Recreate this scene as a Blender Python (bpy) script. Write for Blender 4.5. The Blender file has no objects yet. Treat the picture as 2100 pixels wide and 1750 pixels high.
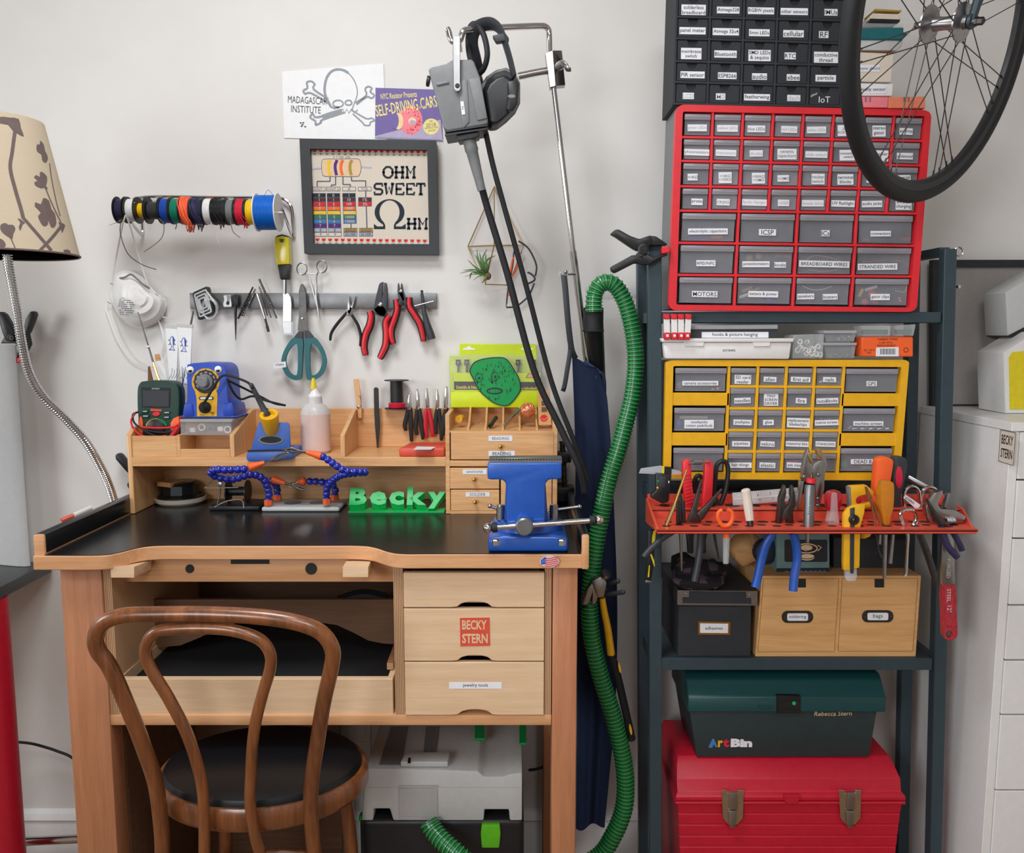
import bpy, bmesh, math, random
from mathutils import Vector, Matrix
random.seed(7)
SC = bpy.context.scene
COL = SC.collection
V = Vector
# ---- camera model (2100 x 1750 frame); the back wall is the plane y = 0 ----
FL = 1700.0; CH = 1.53; DW = 2.3; TH = math.atan(195/1700.0)
cT, sT = math.cos(TH), math.sin(TH)
def Q(px, py, d):
    u = (px-1050)/FL; v = (py-875)/FL; t = d/(cT-v*sT)
    return V((u*t, d-DW, CH-t*(sT+v*cT)))
def QZ(px, py, z):
    u = (px-1050)/FL; v = (py-875)/FL; t = (CH-z)/(sT+v*cT)
    return V((u*t, t*(cT-v*sT)-DW, z))
def S(d): return d/FL*1.01
def PP(pts, d): return [Q(x, y, d) for x, y in pts]
def P3(pts): return [Q(*p) for p in pts]
def lin(c): return tuple((x/255/12.92 if x/255 <= .04045 else ((x/255+.055)/1.055)**2.4) for x in c)+(1,)

# ---- materials ----
MATS = {}
def mat(name, col, rough=.5, metal=0, var=.06, scale=60, bump=0, trans=0, ior=1.45, coat=0, alpha=1, sheen=0):
    m = bpy.data.materials.new(name); m.use_nodes = True
    n = m.node_tree.nodes; l = m.node_tree.links; p = n['Principled BSDF']
    tc = n.new('ShaderNodeTexCoord'); nz = n.new('ShaderNodeTexNoise')
    nz.inputs['Scale'].default_value = scale; nz.inputs['Detail'].default_value = 4
    l.new(tc.outputs['Object'], nz.inputs['Vector'])
    cr = n.new('ShaderNodeValToRGB'); c = lin(col)
    cr.color_ramp.elements[0].position = .3; cr.color_ramp.elements[1].position = .7
    cr.color_ramp.elements[0].color = tuple(x*(1-var) for x in c[:3])+(1,)
    cr.color_ramp.elements[1].color = tuple(min(1, x*(1+var)) for x in c[:3])+(1,)
    l.new(nz.outputs['Fac'], cr.inputs['Fac']); l.new(cr.outputs['Color'], p.inputs['Base Color'])
    p.inputs['Roughness'].default_value = rough; p.inputs['Metallic'].default_value = metal
    if trans: p.inputs['Transmission Weight'].default_value = trans; p.inputs['IOR'].default_value = ior
    if coat: p.inputs['Coat Weight'].default_value = coat; p.inputs['Coat Roughness'].default_value = .15
    if alpha < 1: p.inputs['Alpha'].default_value = alpha
    if sheen: p.inputs['Sheen Weight'].default_value = sheen
    if bump:
        b = n.new('ShaderNodeBump'); b.inputs['Strength'].default_value = bump; b.inputs['Distance'].default_value = .002
        n2 = n.new('ShaderNodeTexNoise'); n2.inputs['Scale'].default_value = scale*6
        l.new(tc.outputs['Object'], n2.inputs['Vector']); l.new(n2.outputs['Fac'], b.inputs['Height'])
        l.new(b.outputs['Normal'], p.inputs['Normal'])
    MATS[name] = m; return m
def wood(name, c1, c2, axis='X', rough=.45, scale=1.0, coat=0, freq=55):
    m = bpy.data.materials.new(name); m.use_nodes = True
    n = m.node_tree.nodes; l = m.node_tree.links; p = n['Principled BSDF']
    tc = n.new('ShaderNodeTexCoord'); mp = n.new('ShaderNodeMapping')
    k = {'X': (.06, 1, 1), 'Y': (1, .06, 1), 'Z': (1, 1, .06)}[axis]
    mp.inputs['Scale'].default_value = tuple(scale*x for x in k)
    l.new(tc.outputs['Object'], mp.inputs['Vector'])
    a = n.new('ShaderNodeTexNoise'); a.inputs['Scale'].default_value = freq; a.inputs['Detail'].default_value = 6
    a.inputs['Distortion'].default_value = .6
    b = n.new('ShaderNodeTexNoise'); b.inputs['Scale'].default_value = freq*5; b.inputs['Detail'].default_value = 3
    l.new(mp.outputs['Vector'], a.inputs['Vector']); l.new(mp.outputs['Vector'], b.inputs['Vector'])
    mx = n.new('ShaderNodeMath'); mx.operation = 'MULTIPLY_ADD'; mx.inputs[1].default_value = .35
    l.new(b.outputs['Fac'], mx.inputs[0])
    m2 = n.new('ShaderNodeMath'); m2.operation = 'MULTIPLY'; m2.inputs[1].default_value = .65
    l.new(a.outputs['Fac'], m2.inputs[0]); l.new(m2.outputs[0], mx.inputs[2])
    cr = n.new('ShaderNodeValToRGB'); cr.color_ramp.elements[0].position = .33; cr.color_ramp.elements[1].position = .67
    cr.color_ramp.elements[0].color = lin(c1); cr.color_ramp.elements[1].color = lin(c2)
    l.new(mx.outputs[0], cr.inputs['Fac']); l.new(cr.outputs['Color'], p.inputs['Base Color'])
    p.inputs['Roughness'].default_value = rough
    if coat: p.inputs['Coat Weight'].default_value = coat; p.inputs['Coat Roughness'].default_value = .2
    bp = n.new('ShaderNodeBump'); bp.inputs['Strength'].default_value = .15; bp.inputs['Distance'].default_value = .001
    l.new(mx.outputs[0], bp.inputs['Height']); l.new(bp.outputs['Normal'], p.inputs['Normal'])
    MATS[name] = m; return m
def ply(name, c1, c2, axis='X'):
    # layered plywood edge: stripes across one axis
    m = bpy.data.materials.new(name); m.use_nodes = True
    n = m.node_tree.nodes; l = m.node_tree.links; p = n['Principled BSDF']
    tc = n.new('ShaderNodeTexCoord'); w = n.new('ShaderNodeTexWave')
    w.bands_direction = axis; w.inputs['Scale'].default_value = 85; w.inputs['Distortion'].default_value = .2
    l.new(tc.outputs['Object'], w.inputs['Vector'])
    cr = n.new('ShaderNodeValToRGB'); cr.color_ramp.elements[0].position = .3; cr.color_ramp.elements[1].position = .6
    cr.color_ramp.elements[0].color = lin(c1); cr.color_ramp.elements[1].color = lin(c2)
    l.new(w.outputs['Fac'], cr.inputs['Fac']); l.new(cr.outputs['Color'], p.inputs['Base Color'])
    p.inputs['Roughness'].default_value = .55
    MATS[name] = m; return m
def glassy(name, col, fac=.75, rough=.15):
    # thin clear plastic: mostly see-through with a glossy, slightly tinted skin
    m = bpy.data.materials.new(name); m.use_nodes = True
    n = m.node_tree.nodes; l = m.node_tree.links; out = n['Material Output']; p = n['Principled BSDF']
    p.inputs['Base Color'].default_value = lin(col); p.inputs['Roughness'].default_value = rough
    tr = n.new('ShaderNodeBsdfTransparent'); mx = n.new('ShaderNodeMixShader')
    tc = n.new('ShaderNodeTexCoord'); nz = n.new('ShaderNodeTexNoise'); nz.inputs['Scale'].default_value = 25
    l.new(tc.outputs['Object'], nz.inputs['Vector'])
    mr = n.new('ShaderNodeMapRange'); mr.inputs['To Min'].default_value = max(0, 1-fac-.08); mr.inputs['To Max'].default_value = 1-fac+.08
    l.new(nz.outputs['Fac'], mr.inputs['Value']); l.new(mr.outputs['Result'], mx.inputs['Fac'])
    l.new(tr.outputs[0], mx.inputs[1]); l.new(p.outputs[0], mx.inputs[2]); l.new(mx.outputs[0], out.inputs['Surface'])
    MATS[name] = m; return m

# ---- text cache ----
TXT = {}
def text_geo(s, bold=0, shear=0):
    k = (s, bold, shear)
    if k not in TXT:
        cu = bpy.data.curves.new('t', 'FONT'); cu.body = s; cu.size = 1; cu.resolution_u = 2
        cu.offset = bold; cu.shear = shear; cu.space_line = .95; cu.align_x = 'CENTER'
        o = bpy.data.objects.new('t', cu)
        me = bpy.data.meshes.new_from_object(o)
        vs = [v.co.copy() for v in me.vertices]; fs = [tuple(p.vertices) for p in me.polygons]
        bpy.data.objects.remove(o); bpy.data.curves.remove(cu); bpy.data.meshes.remove(me)
        xs = [v.x for v in vs] or [0, 1]; ys = [v.y for v in vs] or [0, 1]
        TXT[k] = (vs, fs, min(xs), max(xs), min(ys), max(ys))
    return TXT[k]

def cr(pts, n=6, closed=False):
    # Catmull-Rom through points
    P = [V(p) for p in pts]; N = len(P); out = []
    rng = range(N if closed else N-1)
    for i in rng:
        if closed: p0, p1, p2, p3 = P[i-1], P[i], P[(i+1) % N], P[(i+2) % N]
        else: p0, p1, p2, p3 = P[max(i-1, 0)], P[i], P[i+1], P[min(i+2, N-1)]
        for k in range(n):
            t = k/n
            out.append(.5*((2*p1)+(p2-p0)*t+(2*p0-5*p1+4*p2-p3)*t*t+(3*p1-p0-3*p2+p3)*t**3))
    if not closed: out.append(P[-1])
    return out
def cr2(pts, n=5, closed=True):
    return [(p.x, p.y) for p in cr([(x, y, 0) for x, y in pts], n, closed)]
def circ(cx, cy, rx, ry=None, n=24, a0=0):
    ry = rx if ry is None else ry
    return [(cx+rx*math.cos(a0+2*math.pi*i/n), cy+ry*math.sin(a0+2*math.pi*i/n)) for i in range(n)]
def arc(cx, cy, r, a0, a1, n=10, ry=None):
    ry = ry or r
    return [(cx+r*math.cos(math.radians(a0+(a1-a0)*i/n)), cy+ry*math.sin(math.radians(a0+(a1-a0)*i/n))) for i in range(n+1)]
def rrect(x0, y0, x1, y1, r, n=4):
    p = []
    for cx, cy, a in ((x1-r, y1-r, 0), (x0+r, y1-r, 90), (x0+r, y0+r, 180), (x1-r, y0+r, 270)):
        p += arc(cx, cy, r, a, a+90, n)
    return p
def rotpts(pts, cx, cy, deg):
    c, s = math.cos(math.radians(deg)), math.sin(math.radians(deg))
    return [(cx+(x-cx)*c-(y-cy)*s, cy+(x-cx)*s+(y-cy)*c) for x, y in pts]

class B:
    """collects shapes into one mesh"""
    def __init__(s): s.bm = bmesh.new()
    def _fin(s, fs, m, bev=0, seg=2):
        for f in fs: f.material_index = m
        if bev:
            es = list({e for f in fs for e in f.edges})
            es = [e for e in es if len(e.link_faces) == 2 and e.calc_face_angle(0) > .5]
            if es:
                r = bmesh.ops.bevel(s.bm, geom=es, offset=bev, segments=seg, affect='EDGES', profile=.5, clamp_overlap=True)
                for f in r['faces']: f.material_index = m
    def faces(s, vs, fs, m=0):
        bv = [s.bm.verts.new(v) for v in vs]; out = []
        for f in fs:
            try: out.append(s.bm.faces.new([bv[i] for i in f]))
            except ValueError: pass
        for f in out: f.material_index = m
        return out
    def prism(s, pts, vec, m=0, bev=0, seg=2, pts2=None):
        vec = V(vec); n = len(pts)
        a = [s.bm.verts.new(p) for p in pts]; b = [s.bm.verts.new(p) for p in (pts2 or [V(p)+vec for p in pts])]
        fs = [s.bm.faces.new(a), s.bm.faces.new(b[::-1])]
        for i in range(n): fs.append(s.bm.faces.new((a[(i+1) % n], a[i], b[i], b[(i+1) % n])))
        bmesh.ops.recalc_face_normals(s.bm, faces=fs)
        s._fin(fs, m, bev, seg); return s
    def plate(s, px, d, th, m=0, bev=0, seg=2):
        return s.prism(PP(px, d), (0, th, 0), m, bev, seg)
    def box(s, a, b, m=0, bev=0, seg=2):
        x0, x1 = sorted((a[0], b[0])); y0, y1 = sorted((a[1], b[1])); z0, z1 = sorted((a[2], b[2]))
        return s.prism([V((x0, y0, z0)), V((x1, y0, z0)), V((x1, y0, z1)), V((x0, y0, z1))], (0, y1-y0, 0), m, bev, seg)
    def bpx(s, x0, y0, x1, y1, d, th, m=0, bev=0, seg=2):
        ym = (y0+y1)/2
        return s.box((Q(x0, ym, d).x, d-DW, Q(x0, y1, d).z), (Q(x1, ym, d).x, d-DW+th, Q(x0, y0, d).z), m, bev, seg)
    def ring(s, outer, inner, vec, m=0):
        # flat frame between two outlines of equal length, extruded
        n = len(outer); vec = V(vec)
        vs = [V(p) for p in outer]+[V(p) for p in inner]+[V(p)+vec for p in outer]+[V(p)+vec for p in inner]
        fs = []
        for i in range(n):
            j = (i+1) % n
            fs += [(i, j, n+j, n+i), (2*n+j, 2*n+i, 3*n+i, 3*n+j), (j, i, 2*n+i, 2*n+j), (n+i, n+j, 3*n+j, 3*n+i)]
        F = s.faces(vs, fs, m); bmesh.ops.recalc_face_normals(s.bm, faces=F); return s
    def tube(s, pts, r, seg=8, m=0, closed=False, flat=None, caps=True, up=None):
        P = [V(p) for p in pts]; n = len(P)
        R = r if isinstance(r, (list, tuple)) else [r]*n
        T = []
        for i in range(n):
            if closed: t = P[(i+1) % n]-P[i-1]
            else: t = P[min(i+1, n-1)]-P[max(i-1, 0)]
            T.append(t.normalized() if t.length > 1e-9 else V((0, 0, 1)))
        if up is None: up = V((0, 0, 1)) if abs(T[0].z) < .9 else V((0, 1, 0))
        nrm = (V(up)-T[0]*T[0].dot(V(up))).normalized(); rings = []
        for i in range(n):
            nrm = (nrm-T[i]*nrm.dot(T[i])); nrm = nrm.normalized() if nrm.length > 1e-6 else T[i].orthogonal().normalized()
            bi = T[i].cross(nrm)
            ra, rb = (R[i], R[i]) if not flat else (R[i]*flat[0], R[i]*flat[1])
            rings.append([s.bm.verts.new(P[i]+nrm*(ra*math.cos(2*math.pi*k/seg))+bi*(rb*math.sin(2*math.pi*k/seg))) for k in range(seg)])
        fs = []
        for i in range(n if closed else n-1):
            a, b = rings[i], rings[(i+1) % n]
            for k in range(seg): fs.append(s.bm.faces.new((a[k], a[(k+1) % seg], b[(k+1) % seg], b[k])))
        if caps and not closed: fs += [s.bm.faces.new(rings[0][::-1]), s.bm.faces.new(rings[-1])]
        for f in fs: f.material_index = m
        return s
    def rod(s, a, b, r, r2=None, seg=12, m=0):
        return s.tube([a, b], [r, r if r2 is None else r2], seg, m)
    def lathe(s, o, ax, prof, seg=24, m=0):
        o = V(o); ax = V(ax).normalized(); u = ax.orthogonal().normalized(); w = ax.cross(u); rings = []
        for r, h in prof:
            if r < 1e-6: rings.append([s.bm.verts.new(o+ax*h)])
            else: rings.append([s.bm.verts.new(o+ax*h+u*(r*math.cos(2*math.pi*k/seg))+w*(r*math.sin(2*math.pi*k/seg))) for k in range(seg)])
        fs = []
        for a, b in zip(rings, rings[1:]):
            for k in range(seg):
                q = [a[k % len(a)], a[(k+1) % len(a)], b[(k+1) % len(b)], b[k % len(b)]]
                q = [x for i, x in enumerate(q) if x not in q[:i]]
                if len(q) > 2:
                    try: fs.append(s.bm.faces.new(q))
                    except ValueError: pass
        for R, rev in ((rings[0], True), (rings[-1], False)):
            if len(R) > 2:
                try: fs.append(s.bm.faces.new(R[::-1] if rev else R))
                except ValueError: pass
        bmesh.ops.recalc_face_normals(s.bm, faces=fs)
        for f in fs: f.material_index = m
        return s
    def ball(s, c, r, m=0, seg=12, sc=(1, 1, 1)):
        g = bmesh.ops.create_uvsphere(s.bm, u_segments=seg, v_segments=max(6, seg//2+2), radius=r)
        for v in g['verts']: v.co = V((v.co.x*sc[0], v.co.y*sc[1], v.co.z*sc[2]))+V(c)
        for f in {f for v in g['verts'] for f in v.link_faces}: f.material_index = m
        return s
    def text(s, t, c, w, h, m=0, ang=0, right=(1, 0, 0), up=(0, 0, 1), bold=0, shear=0, keep=True):
        # fit the text in a w x h box centred on c; keep=True keeps the aspect
        vs, fs, x0, x1, y0, y1 = text_geo(t, bold, shear)
        sx = w/max(x1-x0, 1e-6); sy = h/max(y1-y0, 1e-6)
        if keep: sx = sy = min(sx, sy)
        r, u = V(right), V(up); ca, sa = math.cos(ang), math.sin(ang)
        c = V(c); cx, cy = (x0+x1)/2, (y0+y1)/2
        out = []
        for v in vs:
            a, b = (v.x-cx)*sx, (v.y-cy)*sy
            out.append(c+r*(a*ca-b*sa)+u*(a*sa+b*ca))
        F = s.faces(out, fs, m)
        nrm = r.cross(u)
        for f in F:
            f.normal_update()
            if f.normal.dot(nrm) < 0: f.normal_flip()
        return s
    def tpx(s, t, cx, cy, d, w, h, m=0, ang=0, bold=0, shear=0, keep=True):
        k = S(d)
        return s.text(t, Q(cx, cy, d), w*k, h*k, m, math.radians(ang), bold=bold, shear=shear, keep=keep)
    def label(s, t, x0, y0, x1, y1, d, mp=0, mi=1, ang=0, bold=.004, pad=.9):
        # paper strip with printed text, standing just proud of depth d
        cx, cy = (x0+x1)/2, (y0+y1)/2
        s.plate(rotpts([(x0, y0), (x1, y0), (x1, y1), (x0, y1)], cx, cy, -ang), d-.0006, .0006, mp)
        if t: s.tpx(t, cx, cy, d-.0009, (x1-x0)*pad, (y1-y0)*(.72 if '\n' not in t else .85), mi, ang, bold)
        return s

# ---- objects ----
WC = {}
def mk(name, b, mats, parent=None, label=None, smooth=True, angle=35):
    bm = b.bm if isinstance(b, B) else b
    me = bpy.data.meshes.new(name)
    xs = [v.co for v in bm.verts]
    lo = V((min(v.x for v in xs), min(v.y for v in xs), min(v.z for v in xs)))
    hi = V((max(v.x for v in xs), max(v.y for v in xs), max(v.z for v in xs)))
    c = (lo+hi)/2
    bmesh.ops.translate(bm, verts=bm.verts, vec=-c)
    bm.normal_update(); bm.to_mesh(me); bm.free()
    for m in (mats if isinstance(mats, (list, tuple)) else [mats]): me.materials.append(MATS[m])
    if smooth:
        me.polygons.foreach_set('use_smooth', [True]*len(me.polygons))
        me.set_sharp_from_angle(angle=math.radians(angle))
    o = bpy.data.objects.new(name, me); COL.objects.link(o)
    WC[o.name] = (c, lo, hi)
    if parent is not None:
        o.parent = parent
        o.location = c if parent.type == 'EMPTY' else c-WC[parent.name][0]
    else: o.location = c
    if label: o['label'] = label
    return o
ROOTS = []
def thing(name, label, cat, group=None):
    o = bpy.data.objects.new(name, None); COL.objects.link(o); o.empty_display_size = .02
    o['label'] = label; o['category'] = cat
    if group: o['group'] = group
    ROOTS.append(o); return o
def solo(name, b, mats, label, cat, group=None, **k):
    o = mk(name, b, mats, None, None, **k); o['label'] = label; o['category'] = cat
    if group: o['group'] = group
    return o
def struct(name, b, mats, parent=None, **k):
    o = mk(name, b, mats, parent, **k); o['kind'] = 'structure'; return o
def settle():
    # move every empty to the bottom centre of its parts
    for r in ROOTS:
        ch = [c for c in r.children]
        if not ch or r.location.length > 0: continue
        lo = V((1e9,)*3); hi = V((-1e9,)*3)
        for c in ch:
            _, a, b = WC[c.name]
            lo = V(map(min, lo, a)); hi = V(map(max, hi, b))
        L = V(((lo.x+hi.x)/2, (lo.y+hi.y)/2, lo.z)); r.location = L
        for c in ch: c.location = c.location-L

# ---- palette ----
mat('wall_paint', (226, 223, 219), .75, var=.02, scale=8, bump=.08)
mat('trim_paint', (225, 224, 222), .45, var=.02)
wood('floor_boards', (120, 90, 66), (150, 118, 90), 'Y', .45, 1)
mat('white_paper', (240, 240, 240), .7, var=.02)
mat('label_paper', (232, 233, 238), .45, var=.02)
mat('ink', (28, 28, 30), .6)
mat('ink_grey', (110, 112, 116), .6)
mat('ink_faint', (178, 181, 186), .6)
mat('white_ink', (235, 235, 235), .6)
mat('black_plastic', (26, 27, 30), .42, var=.12)
mat('black_rubber', (24, 26, 29), .65, var=.15)
mat('dark_grey_plastic', (52, 55, 60), .5, var=.1)
mat('grey_plastic', (120, 122, 124), .5, var=.06)
mat('light_grey_plastic', (196, 197, 196), .45, var=.03)
mat('white_plastic', (232, 230, 228), .35, var=.02)
mat('chrome', (215, 215, 216), .12, 1, var=.03)
mat('steel', (170, 170, 170), .3, 1, var=.08)
mat('dark_steel', (92, 90, 88), .38, 1, var=.15)
mat('brushed', (135, 136, 138), .42, .9, var=.1, scale=30)
mat('brass', (206, 160, 84), .28, 1)
mat('gold_wire', (205, 175, 120), .3, 1)
mat('copper', (222, 150, 112), .35, .8, var=.3, scale=300)
mat('red_plastic', (222, 42, 52), .4, var=.05)
mat('deep_red', (190, 20, 46), .42, var=.06)
mat('orange_plastic', (244, 100, 42), .4, var=.05)
mat('coral_plastic', (214, 80, 58), .42, var=.06)
mat('yellow_plastic', (232, 174, 26), .42, var=.05)
mat('lemon', (226, 205, 30), .4, var=.06)
mat('lime', (205, 222, 24), .45, var=.04)
mat('blue_plastic', (34, 72, 178), .42, var=.06)
mat('royal_blue', (26, 84, 176), .35, var=.08, coat=.4)
mat('cobalt', (28, 42, 160), .25, var=.05, coat=.5)
mat('teal', (18, 98, 104), .45, var=.06)
mat('green_plastic', (0, 150, 74), .4, var=.06)
mat('lime_green', (96, 190, 30), .4, var=.05)
mat('brass_steel', (190, 170, 142), .35, .9)
mat('bright_green', (22, 186, 92), .38, var=.05)
mat('hose_green', (18, 104, 48), .35, var=.08, coat=.3)
mat('dark_green', (14, 56, 46), .45, var=.08)
mat('tool_teal', (18, 66, 68), .42, var=.06)
mat('tool_charcoal', (38, 52, 54), .5, var=.08)
mat('iron_blue', (64, 100, 178), .4, var=.05)
mat('vac_panel', (176, 174, 172), .5, var=.03)
mat('satin_chrome', (150, 148, 146), .2, 1, var=.04)
mat('slate', (56, 72, 80), .45, .2, var=.06, scale=40)
wood('hutch_wood', (206, 148, 94), (234, 184, 130), 'X', .42, 1, .2)
wood('hutch_wood_v', (206, 150, 96), (232, 184, 130), 'Z', .42, 1, .2)
wood('bench_wood', (200, 144, 98), (220, 168, 122), 'X', .5)
wood('leg_wood', (172, 112, 76), (194, 132, 94), 'Z', .5)
wood('birch', (214, 178, 140), (230, 198, 162), 'X', .5)
ply('ply_x', (136, 96, 66), (206, 166, 126), 'X')
ply('ply_z', (150, 108, 76), (212, 170, 128), 'Z')
wood('chair_wood', (86, 47, 24), (146, 88, 48), 'Z', .3, 1, .5, 30)
wood('box_wood', (204, 152, 94), (226, 178, 120), 'X', .5)
wood('bowl_wood', (160, 98, 60), (196, 132, 88), 'X', .45)
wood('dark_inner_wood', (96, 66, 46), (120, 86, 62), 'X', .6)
mat('black_laminate', (24, 27, 30), .26, var=.2, scale=12)
glassy('clear', (225, 230, 232), .72)
glassy('clear_thin', (235, 238, 240), .88, .08)
glassy('smoked', (34, 36, 38), .25, .12)
glassy('smoke', (200, 202, 208), .45, .2)
# ================= setting, camera, light =================
b = B(); b.box((-2.9, 0, 0), (2.4, .1, 3.1)); struct('wall_back', b, 'wall_paint')
b = B(); b.box((-2.9, -3.7, -.05), (2.4, .1, 0)); struct('floor', b, 'floor_boards')
b = B(); b.prism([V((-2.8, y, z)) for y, z in ((0, 0), (-.018, 0), (-.018, .085), (-.014, .092), (-.014, .1), (-.02, .106), (-.012, .122), (-.006, .13), (0, .132))], (5.1, 0, 0))
struct('baseboard_back', b, 'trim_paint')

for nm, a_, c_ in (('wall_left', (-2.9, -3.7, 0), (-2.8, 0, 3.1)), ('wall_right', (2.3, -3.7, 0), (2.4, 0, 3.1)), ('wall_front', (-2.8, -3.7, 0), (2.3, -3.6, 3.1)), ('ceiling', (-2.9, -3.7, 3.1), (2.4, .1, 3.2))):
    b = B(); b.box(a_, c_); struct(nm, b, 'wall_paint')
cam_d = bpy.data.cameras.new('camera'); cam = bpy.data.objects.new('camera', cam_d); COL.objects.link(cam)
cam.location = (0, -DW, CH); cam.rotation_euler = (math.pi/2-TH, 0, 0)
cam_d.sensor_width = 36; cam_d.sensor_fit = 'HORIZONTAL'; cam_d.lens = FL/2100*36
cam_d.clip_start = .05; SC.camera = cam

def area(name, loc, tgt, size, power, col=(1, 1, 1)):
    l = bpy.data.lights.new(name, 'AREA'); l.energy = power; l.size = size; l.color = col; l.shape = 'DISK'
    o = bpy.data.objects.new(name, l); COL.objects.link(o); o.location = loc
    o.rotation_euler = (V(tgt)-V(loc)).to_track_quat('-Z', 'Y').to_euler(); return o
area('ceiling_lamp', (-.55, -1.25, 3.0), (-.5, -1.2, 0), .7, 26, (.96, .98, 1))
area('front_fill_light', (.3, -2.7, 3.0), (.4, -1.3, 0), 1.0, 27, (.95, .975, 1))  # unseen overhead fill, added so front faces do not go black
wl = area('lower_right_fill_light', (-1.3, -3.3, 1.75), (1.05, -.3, .7), 1.0, 8.5, (.93, .965, 1)); wl.data.spread = math.radians(80)  # unseen narrow fill added behind the camera to brighten the lower right
area('backdrop_fill_light', (-2.6, -1.3, 1.7), (-1.0, -.1, 1.1), .8, 15, (.9, .95, 1))  # unseen fill added at the left to brighten the paper backdrop
W = bpy.data.worlds.new('room_light'); SC.world = W; W.use_nodes = True
W.node_tree.nodes['Background'].inputs[0].default_value = (.95, .97, 1, 1)
W.node_tree.nodes['Background'].inputs[1].default_value = .05
vs = SC.view_settings; vs.view_transform = 'Standard'; vs.look = 'None'; vs.gamma = 1; vs.use_curve_mapping = False
vs.exposure = .02
# ================= jeweller's bench =================
ZT = 1.065; DB = 1.7
XL = Q(72, 1130, DB).x; XR = Q(1208, 1130, DB).x
bench = thing('jewelers_bench', 'beech workbench with black top, curved front and three drawers on the right', 'workbench')
front = cr2([(80, 1140), (200, 1140), (240, 1135), (285, 1124), (330, 1120), (430, 1120), (640, 1120), (735, 1120), (768, 1124), (797, 1133), (828, 1137), (900, 1137), (1200, 1137)], 4, False)
fp = [QZ(x, y, ZT) for x, y in front]
fp[0].x = XL+.001; fp[-1].x = XR-.001
back = [V((XR-.001, -.002, ZT)), V((XL+.001, -.002, ZT))]
b = B(); b.prism([p+V((0, 0, -.001)) for p in fp+back], (0, 0, -.03), 0, .0015, 1)
# end rails (wooden core)
for x0, x1 in ((XL, XL+.024), (XR-.016, XR)):
    b.box((x0, DB-DW-.006, ZT-.032), (x1, -.012, ZT+.043), 0, .004)
top = mk('worktop', b, 'bench_wood', bench)
b = B(); ins = [p+V((0, .004, .0005)) for p in fp]
ins[0].x = XL+.024; ins[-1].x = XR-.016
b.prism(ins+[V((XR-.016, -.014, ZT+.0005)), V((XL+.024, -.014, ZT+.0005))], (0, 0, -.0012))
for x0, x1 in ((XL-.0008, XL+.0255), (XR-.0175, XR+.0008)):
    b.prism([V((x0, DB-DW-.002, ZT+.002)), V((x1, DB-DW-.002, ZT+.002)), V((x1, DB-DW-.002, ZT+.0436)), V((x0, DB-DW-.002, ZT+.0436))], (0, 2.288-DB-.012, 0), 0, .004)
b.box((XL+.02, -.0135, ZT), (XR-.016, -.003, ZT+.043), 0, .003)
mk('laminate_surface', b, 'black_laminate', top, 'scuffed black laminate')
dl = 1.725
def bx(x0, y0, x1, y1, d, th): return (x0, y0, x1, y1, d, th)
# legs
for (a, c) in ((118, 203), (1133, 1184)):
    for d in (dl, 2.2):
        x0 = Q(a+12 if a < 500 else a, 1300, dl).x; x1 = Q(c+12 if a < 500 else c, 1300, dl).x
        b = B(); b.box((x0, d-DW, 0), (x1, d-DW+.06, ZT-.031), 0, .004); mk('leg', b, 'leg_wood', bench)
zc0 = Q(0, 1490, dl).z; zc1 = Q(0, 1469, dl).z; xcl = Q(207, 1480, dl).x; xcr = Q(1131, 1480, dl).x
b = B(); b.box((xcl, dl-DW+.004, zc0), (xcr, -.05, zc1), 0, .002); mk('bottom_board', b, 'bench_wood', bench)
zt = ZT-.031
for x0, x1 in ((Q(207, 1320, dl).x, Q(233, 1320, dl).x), (Q(808, 1320, dl).x, Q(827, 1320, dl).x), (Q(1117, 1320, dl).x, Q(1131, 1320, dl).x)):
    b = B(); b.box((x0, dl-DW+.006, zc1), (x1, -.06, zt)); mk('side_panel', b, ['ply_x'], bench)
b = B(); b.box((xcl+.02, -.11, .02), (Q(700, 1600, 2.2).x, -.1, zc0)); mk('shade_back_panel', b, 'dark_inner_wood', bench)  # dark panel added to deepen the shade under the bench
b = B(); b.box((xcl+.01, dl-DW+.065, .02), (xcl+.02, -.1, zc0)); mk('shade_side_panel', b, 'dark_inner_wood', bench)  # added like the back one, darkens the leg space from the side
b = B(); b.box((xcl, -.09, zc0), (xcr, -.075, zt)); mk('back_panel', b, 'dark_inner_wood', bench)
# drawers
xa, xb = Q(829, 1320, dl).x, Q(1116, 1320, dl).x
def drawer(y0, y1):
    z0, z1 = Q(0, y1, dl).z+.001, Q(0, y0, dl).z-.001
    cx = (xa+xb)/2+.001; w = .05; hh = .013
    pts = [(xa, z0), (cx-w, z0)]
    for i in range(9):
        t = i/8; pts.append((cx-w*.75+1.5*w*t, z0+hh*(math.sin(math.pi*min(max(t*1.0, 0), 1))**.45 if 0 < t < 1 else .1)))
    pts += [(cx+w, z0), (xb, z0), (xb, z1), (xa, z1)]
    b = B(); b.prism([V((x, dl-DW, z)) for x, z in pts], (0, .015, 0), 0, .001, 1)
    f = mk('drawer', b, 'birch', bench)
    b = B(); b.box((xa+.008, dl-DW+.015, z0+.006), (xb-.008, -.1, z0+.012)); b.box((xa+.008, dl-DW+.016, z0+.006), (xa+.016, -.1, z1-.02)); b.box((xb-.016, dl-DW+.016, z0+.006), (xb-.008, -.1, z1-.02))
    b.box((xa+.016, dl-DW+.016, z0+.012), (xb-.016, dl-DW+.024, z1-.02)); mk('drawer_box', b, 'birch', f)
    return f
d1 = drawer(1174, 1247); d2 = drawer(1248, 1357); d3 = drawer(1358, 1468)
b = B(); b.plate([(943, 1268), (1004, 1267), (1005, 1325), (944, 1326)], dl-.001, .001, 0)
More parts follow.
